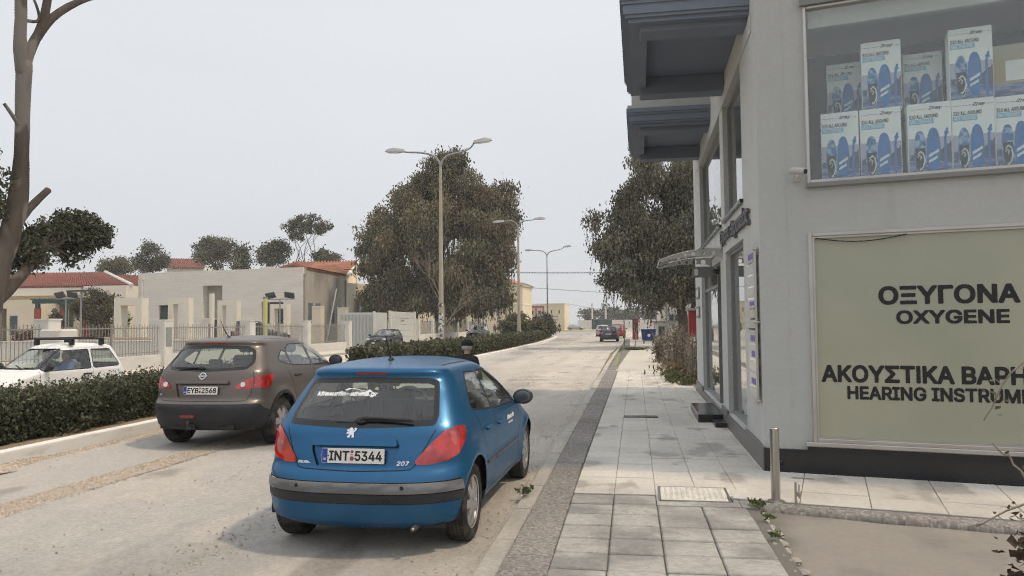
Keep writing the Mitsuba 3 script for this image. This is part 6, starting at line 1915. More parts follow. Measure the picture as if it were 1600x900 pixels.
# ================================================================ the other cars
def simple_rows(L, W, H, belt, hood=.75, rear='hatch', clear=.2, tail=.35, screen=1.0, roofr=.5):
    """plan contours of an everyday car: length, width, height, belt line, hood height at the nose"""
    w = W / 2
    xs = L - screen - .25
    return [(clear, .16, L - .22, w * .84, .45, 2.6, .55, 2.6), (clear + .06, .07, L - .1, w * .94, .5, 2.7, .6, 2.5), (.36, .02, L - .02, w * .975, .52, 2.8, .65, 2.4), (.50, 0, L, w * .99, .52, 2.8, .7, 2.4), (.62, .02, L - .02, w, .52, 2.8, .75, 2.4),
            (hood, .06, L - .14, w, .5, 2.9, .8, 2.3), (hood + (belt - hood) * .45, .10, L - .45, w * .995, .5, 3, .8, 2.2), (belt - .04, .14, xs + .12, w * .975, .48, 3, .75, 2.3), (belt + .02, .18, xs - .12, w * .955, .46, 3, .7, 2.5), (belt + .07, .22, xs - .26, w * .93, .44, 3, .6, 2.6),
            (belt + (H - belt) * .45, .18 + tail * .5, xs - .55, w * .85, .42, 3.1, .6, 2.6), (belt + (H - belt) * .75, .18 + tail * .9, xs - .82, w * .775, .40, 3.2, .6, 2.6), (H - .075, .18 + tail, xs - 1.02, w * .72, .38, 3.2, .6, 2.6), (H - .05, .2 + tail, xs - 1.1, w * .68, .36, 3, .6, 2.5),
            (H - .03, .36 + tail, xs - 1.2, w * .6, .5, 2.6, .6, 2.4), (H - .014, .6 + tail, xs - 1.32, w * .46, .5, 2.4, .5, 2.2), (H - .004, .85 + tail, xs - 1.5, w * .28, .3, 2.2, .3, 2.2), (H, 1.0 + tail, xs - 1.7, w * .08, .1, 2, .1, 2)]


# ---------------------------------------------------------------- brown crossover
rows = [(.27, .22, 4.05, .76, .45, 2.6, .55, 2.6), (.33, .09, 4.20, .85, .5, 2.7, .6, 2.5), (.45, .02, 4.29, .875, .52, 2.8, .7, 2.4), (.60, .0, 4.31, .885, .52, 2.8, .75, 2.4), (.66, .02, 4.29, .888, .52, 2.8, .75, 2.4), (.72, .07, 4.24, .89, .52, 2.8, .8, 2.3),
        (.86, .09, 4.10, .89, .52, 2.8, .8, 2.3), (.98, .125, 3.75, .885, .52, 2.9, .8, 2.2), (1.06, .15, 3.40, .87, .50, 2.9, .75, 2.3), (1.11, .175, 3.2, .85, .50, 3.0, .7, 2.5), (1.16, .22, 3.08, .825, .48, 3.0, .65, 2.6), (1.28, .33, 2.85, .765, .46, 3.0, .62, 2.6),
        (1.40, .44, 2.58, .705, .44, 3.1, .6, 2.6), (1.475, .49, 2.38, .665, .42, 3.1, .6, 2.6), (1.515, .47, 2.25, .64, .40, 3.1, .6, 2.6), (1.54, .50, 2.18, .615, .4, 3, .6, 2.5), (1.565, .68, 2.08, .54, .5, 2.6, .6, 2.4), (1.585, .95, 1.95, .42, .5, 2.4, .5, 2.2), (1.60, 1.2, 1.8, .25, .3, 2.2, .3, 2.2), (1.606, 1.35, 1.6, .08, .1, 2, .1, 2)]
BELT = 1.08
key = thing('brown_crossover', 'metallic brown crossover with dark lower bumper passing beside the hedge', 'car')
cladding_height[key] = .47
PL = car_place(-6.02, 10.02, .0)
rw = smooth_poly([(-.60, 1.13), (0, 1.10), (.60, 1.13), (.69, 1.22), (.62, 1.40), (.50, 1.46), (0, 1.475), (-.50, 1.46), (-.62, 1.40), (-.69, 1.22)], .07)
tl = smooth_poly([(.50, .865), (.50, .90), (.60, .975), (.80, 1.035), (1.03, 1.06), (1.06, 1.02), (1.03, .90), (.99, .87)], .012)


def brown_extra(sh, A):
    low = smooth_poly([(-2.0, .2), (2.0, .2), (2.0, .55), (1.06, .55), (.94, .60), (.86, .655), (-.86, .655), (-.94, .60), (-1.06, .55), (-2.0, .55)], .02)
    A('lower_bumper', off(sh.take(low, 'rear', 0, lambda C, n: C[:, 0] < .62), .004), 'dark_plastic', label='dark plastic lower bumper')
    rec = smooth_poly([(-.42, .955), (.42, .955), (.36, .755), (.30, .735), (-.30, .735), (-.36, .755)], .02)
    A('plate_recess', off(sh.take(rec, 'rear'), -.02), 'paint_brown')
    for s in (1, -1):
        A('roof_gutter', sh.take(Polygon([(.80, s * .53), (2.2, s * .57), (2.2, s * .60), (.80, s * .56)]), 'top', s, lambda C, n: (C[:, 2] > 1.48)), 'ink')
        A('reflector', off(sh.take(Point(s * .71, .535).buffer(.038), 'rear'), .012), 'red_lens')


sA = smooth_poly([(.88, 1.245), (1.22, 1.16), (1.22, 1.35), (1.12, 1.37)], .02)
sB = smooth_poly([(1.27, 1.155), (1.95, 1.125), (1.95, 1.455), (1.45, 1.455), (1.27, 1.385)], .03)
sC = smooth_poly([(2.02, 1.12), (3.04, 1.075), (2.94, 1.16), (2.50, 1.40), (2.35, 1.45), (2.02, 1.455)], .03)
ws = smooth_poly([(-.70, 1.15), (.70, 1.15), (.58, 1.49), (-.58, 1.49)], .03)
sh, A, P = make_car(key, PL, rows, (.84, 3.47), (.345, .215, .215, 6, 1, 1.55), 'paint_brown', rw, (sA, sB, sC), ws,
                    lights=[('tail_light', tl.intersection(sbox(.0, 0, .735, 2)), 'rear', (1, -1), 'red_lens', .006), ('tail_light', tl.intersection(sbox(.742, 0, 2, 2)), 'rear', (1, -1), 'red_lens', .008), ('brake_light', smooth_poly([(-.16, 1.495), (.16, 1.495), (.16, 1.518), (-.16, 1.518)], .006), 'rear', (1,), 'red_lens_dark', .003)],
                    seams=[('tailgate_seam', [(-.70, 1.12), (-.74, 1.0), (-.72, .80), (-.66, .705), (-.60, .695), (.60, .695), (.66, .705), (.72, .80), (.74, 1.0), (.70, 1.12)], .009, 'rear', (1,)),
                           ('door_seam', [(1.985, 1.12), (1.99, .6), (1.95, .42)], .008, 'side', (1, -1)), ('door_seam', [(1.02, 1.21), (1.10, 1.0), (1.22, .85), (1.32, .60), (1.34, .42)], .008, 'side', (1, -1)),
                           ('door_seam', [(3.0, 1.06), (3.06, .6), (2.98, .42)], .008, 'side', (1, -1))],
                    extra=brown_extra, res=(100, (28, 60, 20)), cladding='dark_plastic', flare=.028, floor=(.28, .4))
plate(P, sh, .845, 'EYB·2568', tilt=.16)
for s in (1, -1):
    P('reverse_lamp', on_rear(sh, cat([rsolid(Point(0, 0).buffer(.036), .008)]), s * .595, .925, None, .010), 'clear_lens')
hd = rsolid(smooth_poly([(-.42, -.02), (.42, -.02), (.40, .03), (-.40, .03)], .012), .03)
P('tailgate_handle', on_rear(sh, hd, 0, .955, None, .006), 'paint_brown', 30)
em = cat([rsolid(Point(0, 0).buffer(.052, quad_segs=16).difference(Point(0, 0).buffer(.040, quad_segs=16)), .012), rsolid(sbox(-.062, -.011, .062, .011), .014)])
e_ = P('round_emblem', on_rear(sh, em, 0, 1.045, None, .006), 'chrome', 30)
P('lettering', on_rear(sh, rsolid(affinity.translate(text_box('NISSAN', .105, .013, .01), -.052, -.0065), .002, .014), 0, 1.045, None, .006), 'ink', parent=e_)
P('model_lettering', on_rear(sh, rsolid(text_box('QASHQAI', .19, .03, .0), .004), .70, .765, None, .012), 'chrome')
wp = cat([cbx(-.02, .40, -.012, .014, 0, .018, .005), ellipsoid((0, 0, .005), (.055, .03, .02))])
P('rear_wiper', on_rear(sh, xf(wp, mat((-1, 0, 0), (0, 1, 0), (0, 0, 1))), .05, 1.155, None, .012), 'black_plastic', 40)
P('roof_aerial', cat([tube([(.95, .05, 1.575), (.80, .05, 1.70), (.68, .05, 1.86)], [.008, .006, .004], 8), ellipsoid((.95, .05, 1.575), (.05, .025, .03))]), 'black_plastic', 40)
P('fog_light', on_rear(sh, rsolid(smooth_poly([(-.11, -.02), (.11, -.02), (.11, .02), (-.11, .02)], .015), .01), .16, .485, 0, .008), 'red_lens_dark')
P('tow_ball', cat([tube([(-.06, .12, .40), (-.06, .12, .34), (.0, .12, .31), (.2, .12, .31)], .018, 10), ellipsoid((-.06, .12, .405), (.026, .026, .026))]), 'rubber', True)
P('tow_bar', cat([bx(.10, .18, -.5, .5, .30, .36), bx(.02, .12, .05, .2, .30, .38)]), 'black_plastic')
for s in (1, -1):
    mirror(P, 2.92, side_y(sh, 2.92, 1.1) - .02, 1.14, s, 'black_plastic', (.11, .22, .16))
    for x, z in ((1.36, .99), (2.22, .97)):
        handle(P, x, side_y(sh, x, z), z, s, 'black_plastic')
for y in (.38, -.38):
    P('front_seat', seat(2.25, y, .66, .50, .62), 'cabin')
P('rear_seat', cat([rbox(1.12, 1.24, -.62, .62, .55, 1.08, .05), *[rbox(1.14, 1.21, y - .12, y + .12, 1.09, 1.24, .03) for y in (.40, -.40)]]), 'cabin')
P('inner_mirror', rbox(2.5, 2.53, -.11, .11, 1.40, 1.46, .01), 'cabin')
P('dashboard', rbox(2.75, 3.1, -.68, .68, 1.0, 1.14, .05), 'cabin')

# ---------------------------------------------------------------- white small car
key = thing('white_small_car', 'small white three-door car with a black roof rack behind the hedge', 'car')
rows = [(.20, .12, 3.08, .62, .35, 2.7, .45, 2.7), (.27, .04, 3.17, .70, .38, 2.8, .5, 2.6), (.45, 0, 3.22, .735, .4, 2.9, .55, 2.6), (.58, .02, 3.21, .742, .4, 2.9, .55, 2.6), (.70, .05, 3.15, .745, .4, 3, .6, 2.5), (.78, .07, 2.95, .744, .4, 3, .65, 2.4), (.85, .09, 2.65, .738, .4, 3, .65, 2.4), (.89, .11, 2.42, .725, .38, 3, .6, 2.6), (.93, .13, 2.30, .71, .38, 3.1, .55, 2.8),
        (1.05, .19, 2.12, .675, .36, 3.2, .5, 3.0), (1.2, .27, 1.92, .63, .34, 3.2, .5, 3.0), (1.31, .33, 1.77, .595, .34, 3.2, .5, 3.0), (1.355, .36, 1.69, .575, .34, 3, .5, 2.8), (1.385, .43, 1.63, .54, .4, 2.8, .5, 2.6), (1.41, .58, 1.52, .45, .4, 2.5, .5, 2.4), (1.428, .78, 1.38, .28, .3, 2.3, .3, 2.2), (1.435, .95, 1.2, .08, .1, 2, .1, 2)]
BELT = .90
PL = car_place(-11.85, 16.15, math.pi - .27)
rw = smooth_poly([(-.52, .93), (.52, .93), (.44, 1.28), (-.44, 1.28)], .03)
sA = smooth_poly([(.36, .93), (1.0, .905), (1.0, 1.285), (.56, 1.285)], .03)
sB = smooth_poly([(1.08, .90), (2.16, .885), (2.05, 1.0), (1.70, 1.27), (1.08, 1.285)], .025)
ws = smooth_poly([(-.62, .915), (.62, .915), (.51, 1.325), (-.51, 1.325)], .03)
sh, A, P = make_car(key, PL, rows, (.52, 2.72), (.265, .155, .165, 6, 0, 1.27), 'paint_white', rw, (sA, sB), ws,
                    lights=[('tail_light', smooth_poly([(.42, .62), (.72, .62), (.72, .78), (.42, .78)], .01), 'rear', (1, -1), 'red_lens', .004)],
                    seams=[('door_seam', [(1.04, .92), (1.03, .5), (.98, .28)], .008, 'side', (1, -1)), ('door_seam', [(2.2, .88), (2.22, .5), (2.1, .28)], .008, 'side', (1, -1)), ('door_seam', [(.98, .28), (2.1, .28)], .007, 'side', (1, -1))],
                    res=(80, (18, 44, 18)), flare=.015)
for s in (1, -1):
    mirror(P, 2.05, side_y(sh, 2.05, .9) - .02, .955, s, 'black_plastic', (.09, .18, .12))
    handle(P, 1.17, side_y(sh, 1.17, .78), .78, s, 'black_plastic')
for y in (.32, -.32):
    P('front_seat', seat(1.32, y, .48, .44, .56), 'cabin_grey')
P('rear_seat', rbox(.62, .72, -.55, .55, .42, .88, .05), 'cabin_grey')
P('windscreen_wiper', cat([tube([(2.34, .35, .93), (2.2, -.05, 1.0)], .010, 5), tube([(2.34, -.1, .93), (2.2, -.48, .99)], .010, 5)]), 'black_plastic')
sw = trimesh.creation.torus(.17, .014, major_sections=24, minor_sections=6)
sw.apply_transform(trimesh.transformations.rotation_matrix(1.0, (0, 1, 0)))
sw.apply_translation((1.78, .32, .86))
P('steering_wheel', sw, 'cabin', True)
rk = thing('roof_rack', 'black roof rack with crossbars on the small white car', 'roof rack')
for x in (.72, 1.42):
    a_ = part(rk, 'crossbar', xf(rbox(x - .035, x + .035, -.62, .62, 1.50, 1.53, .008), PL), 'black_plastic')
    for s in (1, -1):
        part(a_, 'foot', xf(rbox(x - .05, x + .05, s * .56 - .04, s * .56 + .04, 1.385, 1.50, .01), PL), 'black_plastic')
for y in (-.3, .28):
    part(rk, 'long_bar', xf(rbox(.45, 1.75, y - .025, y + .025, 1.532, 1.555, .006), PL), 'black_plastic')

# people in the front seats of the white car are built with the other people below
WHITE_CAR = PL


# ---------------------------------------------------------------- cars further off
def far_car(name, label, place, L, W, H, paint, belt=.95, wheel=(.315, .195, .205, 6, 0, 1.48), hatch_tail=.35, group=None, front=True, screen=1.0, hood=.75, spare=False, dark_glass=False):
    global BELT
    key = thing(name, label, 'car', group)
    BELT = belt
    rows = simple_rows(L, W, H, belt, hood, tail=hatch_tail, screen=screen)
    w = W / 2
    b, t = belt + .04, H - .14
    xs = L - screen - .25
    rw = smooth_poly([(-w * .72, b), (w * .72, b), (w * .58, t), (-w * .58, t)], .03)
    a = .62 + hatch_tail
    side = [smooth_poly([(a - .2, b + .03), (xs * .52, b), (xs * .52, t), (a + .1, t)], .02), smooth_poly([(xs * .52 + .07, b), (xs - .25, b - .01), (xs - .45, b + .12), (xs - .95, t), (xs * .52 + .07, t)], .02)]
    ws = smooth_poly([(-w * .84, b), (w * .84, b), (w * .68, H - .09), (-w * .68, H - .09)], .03)
    rear_ax, front_ax = L * .18, L * .80
    lights = [('tail_light', smooth_poly([(w * .60, belt - .24), (w * 1.02, belt - .24), (w * 1.05, belt - .02), (w * .66, belt - .06)], .02), 'rear', (1, -1), 'red_lens', .004)]
    sh, A, P = make_car(key, place, rows, (rear_ax, front_ax), wheel, paint, rw, side, ws, lights=lights, seams=[('door_seam', [(xs * .52 + .03, b), (xs * .52 + .03, .3)], .012, 'side', (1, -1))], res=(56, (14, 30, 14)), detail=False)
    if dark_glass:
        for kk in list(scene):
            if kk.startswith(key + '__') and scene[kk].get('bsdf', {}).get('id') == 'car_glass':
                scene[kk] = {**scene[kk], 'bsdf': {'type': 'ref', 'id': 'frit'}}
    P('number_plate', xf(bx(-.03, .0, -.26, .26, .66, .77), np.eye(4)), 'plate_white')
    P('front_plate', bx(L + .0, L + .02, -.26, .26, .38, .49), 'plate_white')
    if front:
        fr_ = sh.V[:, 0] > L * .6
        for s in (1, -1):
            hl = ellipsoid((0, 0, 0), (.16, .20, .075), 2)
            hl.apply_transform(trimesh.transformations.rotation_matrix(-s * .5, (0, 0, 1)))
            hl.apply_translation((L - .26, s * w * .70, hood - .06))
            P('headlight', hl, 'clear_lens', True)
            mirror(P, xs - .2, w * .95, belt + .06, s, paint)
        P('grille', cbx(L - .03, L + .012, -.42, .42, .55, .66, .02), 'black_plastic')
        P('lower_grille', cbx(L - .05, L + .01, -.60, .60, .27, .36, .02), 'black_plastic')
        P('badge', xf(lathe([(0, .012), (.045, .01), (.05, 0)], 16), mat((0, 1, 0), (0, 0, 1), (1, 0, 0), (L + .008, 0, .62))), 'chrome', 30)
    if spare:
        P('spare_wheel_cover', xf(lathe([(0, .18), (.30, .17), (.34, .12), (.34, 0)], 28), mat((0, -1, 0), (0, 0, 1), (-1, 0, 0), (.10, 0, .88))), 'black_plastic', 30)
    for y in (w * .42, -w * .42):
        P('front_seat', seat(xs * .52, y, belt - .42, .48, .6), 'cabin')
    P('rear_seat', rbox(a + .1, a + .22, -w * .7, w * .7, belt - .5, belt + .06, .05), 'cabin')
    return key


far_car('parked_saloon', 'dark grey saloon parked facing the camera before the pale booth', car_place(-18.3, 58.3, math.pi - .02), 4.3, 1.77, 1.45, 'paint_black', .95)
far_car('parked_van', 'dark people carrier with pale headlights parked beyond the bare median tree', car_place(-15.9, 83.2, math.pi - .05), 4.4, 1.82, 1.76, 'paint_black', 1.05, hatch_tail=.25, screen=.75, hood=.85, wheel=(.33, .2, .205, 6, 0, 1.5))
far_car('dark_jeep', 'black four-wheel-drive with a spare wheel parked inside the school fence', car_place(-28.6, 52.0, -1.0, .2), 4.2, 1.8, 2.0, 'paint_black', 1.18, hatch_tail=.15, hood=1.0, wheel=(.36, .23, .21, 6, 0, 1.48), spare=True, dark_glass=True)
far_car('dark_hatchback', 'dark hatchback parked under the drooping eucalyptus at the kerb', car_place(-1.75, 70.5, -.02), 4.0, 1.72, 1.45, 'paint_navy', .95)
far_car('red_estate', 'red car standing beyond the dark hatchback', car_place(-1.2, 86, -.03), 4.3, 1.75, 1.62, 'paint_red', 1.0, group=None)
far_car('silver_car', 'silver car at the end of the kerbside row of cars', car_place(-3.2, 97, -.05), 4.2, 1.74, 1.5, 'paint_silver', .97)
far_car('grey_harbour_car', 'pale car parked crosswise beside the green container', car_place(-14.6, 186, -1.5), 4.2, 1.74, 1.5, 'paint_silver', .97)

# ================================================================ people
import manifold3d as m3


def skin(joints, bones, edge=.03, it=8):
    """joints: name -> (xyz, radius). A body as one surface: hulls of spheres along the bones, remeshed and smoothed"""
    out = m3.Manifold()
    sp = lambda p, r: m3.Manifold.sphere(r, 20).translate(tuple(map(float, p)))
    for a, b in bones:
        (pa, ra), (pb, rb) = joints[a], joints[b]
        out += m3.Manifold.batch_hull([sp(pa, ra), sp(pb, rb)])
    out = out.refine_to_length(edge)
    me = out.to_mesh()
    t = trimesh.Trimesh(me.vert_properties[:, :3], me.tri_verts)
    trimesh.smoothing.filter_taubin(t, iterations=it)
    return t


M('skin_tone', (0.42, 0.26, 0.19), .6, spec=.3)
M('dark_jacket', lambda p, n, uv: mix((0.014, 0.015, 0.02), (0.035, 0.036, 0.044), fb(p.x * 12, p.y * 12, p.z * 12, 3)), .85, spec=.15)
M('brown_jacket', (0.09, 0.055, 0.04), .85, spec=.15)
M('trousers', (0.04, 0.042, 0.05), .9, spec=.1)
M('grey_hair', (0.40, 0.39, 0.37), .8)
M('dark_hair', (0.03, 0.025, 0.02), .7)
M('blue_shirt', (0.14, 0.20, 0.40), .8, spec=.15)
M('shoe', (0.02, 0.018, 0.016), .6)


def walker(name, label, x, y, face, h, jacket, stride=.12, cap=False, hair='dark_hair', hunch=.05):
    """a standing or walking figure, local frame: +y forward, x right"""
    k = thing(name, label, 'person')
    s = h / 1.72
    J = {}
    def j(n, p, r):
        J[n] = (np.array(p, float) * s, r * s)
    j('pelvis', (0, 0, .93), .125)
    j('hipl', (-.085, 0, .90), .10), j('hipr', (.085, 0, .90), .10)
    j('waist', (0, .0, 1.08), .125)
    j('chest', (0, hunch * .4, 1.27), .145)
    j('shl', (-.155, hunch * .7, 1.385), .07), j('shr', (.155, hunch * .7, 1.385), .07)
    j('neck', (0, hunch + .0, 1.44), .058)
    j('nape', (0, hunch + .015, 1.50), .052)
    for sd, q, f in (('l', -1, stride), ('r', 1, -stride)):
        j('knee' + sd, (q * .10, f * .55 + .03, .50), .062)
        j('ankle' + sd, (q * .10, f * 1.1 - .02, .10), .045)
        j('toe' + sd, (q * .115, f * 1.1 + .16, .04), .035)
        j('heel' + sd, (q * .10, f * 1.1 - .05, .045), .04)
        j('elb' + sd, (q * .235, -f * .5 + hunch * .4 - .03, 1.13), .052)
        j('wr' + sd, (q * .245, -f * 1.1 + hunch * .4 + .06, .90), .036)
        j('palm' + sd, (q * .24, -f * 1.2 + hunch * .4 + .085, .83), .032)
    W = rotz(face, (x, y, 0))
    up = skin(J, [('pelvis', 'waist'), ('waist', 'chest'), ('chest', 'shl'), ('chest', 'shr'), ('shl', 'shr'), ('shl', 'neck'), ('shr', 'neck'), ('shl', 'elbl'), ('elbl', 'wrl'), ('shr', 'elbr'), ('elbr', 'wrr'), ('chest', 'neck'), ('waist', 'shl'), ('waist', 'shr'), ('pelvis', 'hipl'), ('pelvis', 'hipr')], .03 * s)
    legs = skin(J, [('hipl', 'hipr'), ('hipl', 'kneel'), ('kneel', 'anklel'), ('hipr', 'kneer'), ('kneer', 'ankler')], .03 * s)
    part(k, 'jacket', xf(up, W), jacket, True)
    part(k, 'trousers', xf(legs, W), 'trousers', True)
    for sd in 'lr':
        part(k, 'shoe', xf(skin(J, [('heel' + sd, 'toe' + sd), ('heel' + sd, 'ankle' + sd)], .02 * s, 4), W), 'shoe', True)
        pw, pp = J['wr' + sd][0], J['palm' + sd][0]
        d = (pp - pw) / np.linalg.norm(pp - pw)
        H = {'w': (pw, .028 * s), 'p': (pp, .03 * s)}
        B_ = [('w', 'p')]
        for i in range(4):
            o = np.array([0, (i - 1.5) * .018, 0]) * s
            ln = (.075, .088, .082, .062)[i] * s
            H[f'a{i}'] = (pp + o + d * .02 * s, .010 * s)
            H[f'b{i}'] = (pp + o + d * ln * .6 + np.array([0, .008, 0]) * s, .009 * s)
            H[f'c{i}'] = (pp + o + d * ln + np.array([0, .022, 0]) * s, .008 * s)
            B_ += [(f'a{i}', f'b{i}'), (f'b{i}', f'c{i}')]
        H['t0'] = (pw + d * .03 * s + np.array([0, .025, 0]) * s, .012 * s)
        H['t1'] = (pp + np.array([0, .05, -.03]) * s, .009 * s)
        B_.append(('t0', 't1'))
        part(k, 'hand', xf(skin(H, B_, .008 * s, 3), W), 'skin_tone', True)
    # head: skull, jaw, nose, ears
    hc = np.array([0, hunch + .045, 1.61]) * s
    hd = m3.Manifold.batch_hull([m3.Manifold.sphere(.088 * s, 24).translate(tuple(hc + np.array([0, -.01, .02]) * s)), m3.Manifold.sphere(.075 * s, 24).translate(tuple(hc + np.array([0, .02, -.02]) * s)), m3.Manifold.sphere(.040 * s, 16).translate(tuple(hc + np.array([0, .055, -.085]) * s))])
    hd += m3.Manifold.batch_hull([m3.Manifold.sphere(.052 * s, 16).translate(tuple(J['nape'][0] - np.array([0, .0, .08]) * s)), m3.Manifold.sphere(.050 * s, 16).translate(tuple(hc + np.array([0, -.01, -.05]) * s))])
    hd += m3.Manifold.batch_hull([m3.Manifold.sphere(.012 * s, 10).translate(tuple(hc + np.array([0, .105, -.035]) * s)), m3.Manifold.sphere(.009 * s, 10).translate(tuple(hc + np.array([0, .092, .012]) * s))])
    for q in (-1, 1):
        hd += m3.Manifold.sphere(.030 * s, 14).scale((.35, .7, 1.1)).translate(tuple(hc + np.array([q * .084, -.005, -.015]) * s))
    me = hd.refine_to_length(.012 * s).to_mesh()
    hm = trimesh.Trimesh(me.vert_properties[:, :3], me.tri_verts)
    trimesh.smoothing.filter_taubin(hm, iterations=5)
    hk = part(k, 'head', xf(hm, W), 'skin_tone', True)
    for q in (-1, 1):
        part(hk, 'eye', xf(ellipsoid(hc + np.array([q * .031, .083, .008]) * s, np.array([.012, .008, .008]) * s), W), 'ink', True)
    part(hk, 'mouth', xf(ellipsoid(hc + np.array([0, .088, -.068]) * s, np.array([.022, .008, .005]) * s), W), 'red_lens_dark', True)
    hr_ = ellipsoid(hc + np.array([0, -.022, .022]) * s, np.array([.093, .098, .092]) * s, 3, 2, .06)
    v = hr_.vertices
    v[:, 2] = np.maximum(v[:, 2], hc[2] - .065 * s)
    part(k, 'hair', xf(trimesh.Trimesh(v, hr_.faces, process=False), W), hair, True)
    if cap:
        cp_ = ellipsoid(hc + np.array([0, -.012, .045]) * s, np.array([.107, .115, .085]) * s, 3)
        v = cp_.vertices
        v[:, 2] = np.maximum(v[:, 2], hc[2] + .02 * s)
        part(k, 'cap', xf(cat([trimesh.Trimesh(v, cp_.faces, process=False), ellipsoid(hc + np.array([0, .10, .03]) * s, np.array([.075, .07, .012]) * s)]), W), jacket, True)
    return k


walker('person', 'grey-haired person in a dark cap and dark jacket walking ahead of the blue car', -2.44, 11.3, -.1, 1.50, 'dark_jacket', .1, True, 'grey_hair', .10)
walker('person', 'person in a brown jacket walking on the far pavement by the cream wall', -20.3, 116, .5, 1.74, 'brown_jacket', .14)


def seated(label, x, y, z, jacket, hair):
    """driver and passenger of the white car: seat point in the car's own frame (x forward)"""
    k = thing('person', label, 'person')
    J = {'pelvis': (np.array([0, 0, .10]), .13), 'waist': (np.array([-.05, 0, .27]), .125), 'chest': (np.array([-.10, 0, .42]), .135), 'shl': (np.array([-.11, .15, .52]), .065), 'shr': (np.array([-.11, -.15, .52]), .065), 'neck': (np.array([-.10, 0, .58]), .055),
         'kl': (np.array([.42, .10, .18]), .075), 'kr': (np.array([.42, -.10, .18]), .075), 'al': (np.array([.62, .10, -.18]), .05), 'ar': (np.array([.62, -.10, -.18]), .05), 'el': (np.array([.10, .22, .30]), .05), 'er': (np.array([.10, -.22, .30]), .05), 'wl': (np.array([.34, .15, .40]), .035), 'wr': (np.array([.34, -.15, .40]), .035)}
    W = WHITE_CAR @ mat(o=(x, y, z))
    b = skin(J, [('pelvis', 'waist'), ('waist', 'chest'), ('chest', 'shl'), ('chest', 'shr'), ('shl', 'shr'), ('shl', 'neck'), ('shr', 'neck'), ('shl', 'el'), ('el', 'wl'), ('shr', 'er'), ('er', 'wr')], .03)
    part(k, 'jacket', xf(b, W), jacket, True)
    part(k, 'trousers', xf(skin(J, [('pelvis', 'kl'), ('kl', 'al'), ('pelvis', 'kr'), ('kr', 'ar')], .03), W), 'trousers', True)
    hc = np.array([-.06, 0, .72])
    hd = m3.Manifold.batch_hull([m3.Manifold.sphere(.088, 20).translate(tuple(hc + [-.01, 0, .02])), m3.Manifold.sphere(.04, 14).translate(tuple(hc + [.055, 0, -.085])), m3.Manifold.sphere(.05, 14).translate(tuple(hc + [-.02, 0, -.08]))])
    hd += m3.Manifold.batch_hull([m3.Manifold.sphere(.012, 8).translate(tuple(hc + [.105, 0, -.035])), m3.Manifold.sphere(.009, 8).translate(tuple(hc + [.09, 0, .012]))])
    hd += m3.Manifold.batch_hull([m3.Manifold.sphere(.05, 12).translate(tuple(hc + [-.02, 0, -.07])), m3.Manifold.sphere(.05, 12).translate((-.09, 0, .56))])
    me = hd.refine_to_length(.015).to_mesh()
    hm = trimesh.Trimesh(me.vert_properties[:, :3], me.tri_verts)
    trimesh.smoothing.filter_taubin(hm, iterations=4)
    hk = part(k, 'head', xf(hm, W), 'skin_tone', True)
    for q in (-1, 1):
        part(hk, 'eye', xf(ellipsoid(hc + [.083, q * .031, .008], (.008, .012, .008), 1), W), 'ink', True)
    hr_ = ellipsoid(hc + [-.022, 0, .025], (.098, .093, .092), 2, 2, .06)
    v = hr_.vertices
    v[:, 2] = np.maximum(v[:, 2], hc[2] - .05)
    part(k, 'hair', xf(trimesh.Trimesh(v, hr_.faces, process=False), W), hair, True)
    for sd in ('l', 'r'):
        p0 = J['w' + sd][0]
        H = {'w': (p0, .03), 'p': (p0 + [.06, 0, .02], .034)}
        B_ = [('w', 'p')]
        for i in range(4):
            o = np.array([.02, (i - 1.5) * .019, 0])
            H[f'a{i}'] = (p0 + [.07, 0, .03] + o * [0, 1, 0], .010)
            H[f'b{i}'] = (p0 + [.115 - .004 * abs(i - 1), 0, .03] + o * [0, 1, 0], .009)
            H[f'c{i}'] = (p0 + [.125, 0, .0] + o * [0, 1, 0], .008)
            B_ += [(f'a{i}', f'b{i}'), (f'b{i}', f'c{i}')]
        H['t'] = (p0 + [.07, -.045 if sd == 'l' else .045, .04], .010)
        B_.append(('w', 't'))
        part(k, 'hand', xf(skin(H, B_, .012, 3), W), 'skin_tone', True)
    return k


seated('driver in a blue shirt sitting at the wheel of the white car', 1.42, .32, .47, 'blue_shirt', 'dark_hair')
seated('passenger in dark clothes beside the driver of the white car', 1.42, -.32, .47, 'dark_jacket', 'dark_hair')

# motorcyclist far down the road
k = thing('motorcycle', 'motorcycle with its rider coming up the far end of the road', 'motorcycle')
W = rotz(math.pi + .1, (-12.1, 136, 0))
tr_ = trimesh.creation.torus(.27, .055, major_sections=24, minor_sections=8)
wt = mat((0, 1, 0), (0, 0, 1), (1, 0, 0))
for y in (-.66, .66):
    part(k, 'wheel', xf(xf(tr_, wt), W @ mat(o=(0, y, .33))), 'rubber', True)
part(k, 'frame', xf(cat([tube([(0, .62, .35), (0, .42, .95)], .04, 8), tube([(0, -.62, .35), (0, 0, .42), (0, .42, .8)], .06, 8), ellipsoid((0, 0, .48), (.17, .27, .2))]), W), 'dark_plastic', True)
part(k, 'tank', xf(ellipsoid((0, .16, .84), (.14, .26, .12)), W), 'paint_black', True)
part(k, 'seat', xf(rbox(-.12, .12, -.6, -.02, .74, .84, .04), W), 'black_plastic')
part(k, 'handlebar', xf(tube([(-.36, .30, 1.04), (0, .42, 1.0), (.36, .30, 1.04)], .02, 6), W), 'black_plastic', True)
part(k, 'headlight', xf(ellipsoid((0, .52, .90), (.09, .07, .09)), W), 'clear_lens', True)
k = thing('person', 'rider in a dark helmet and jacket on the far motorcycle', 'person')
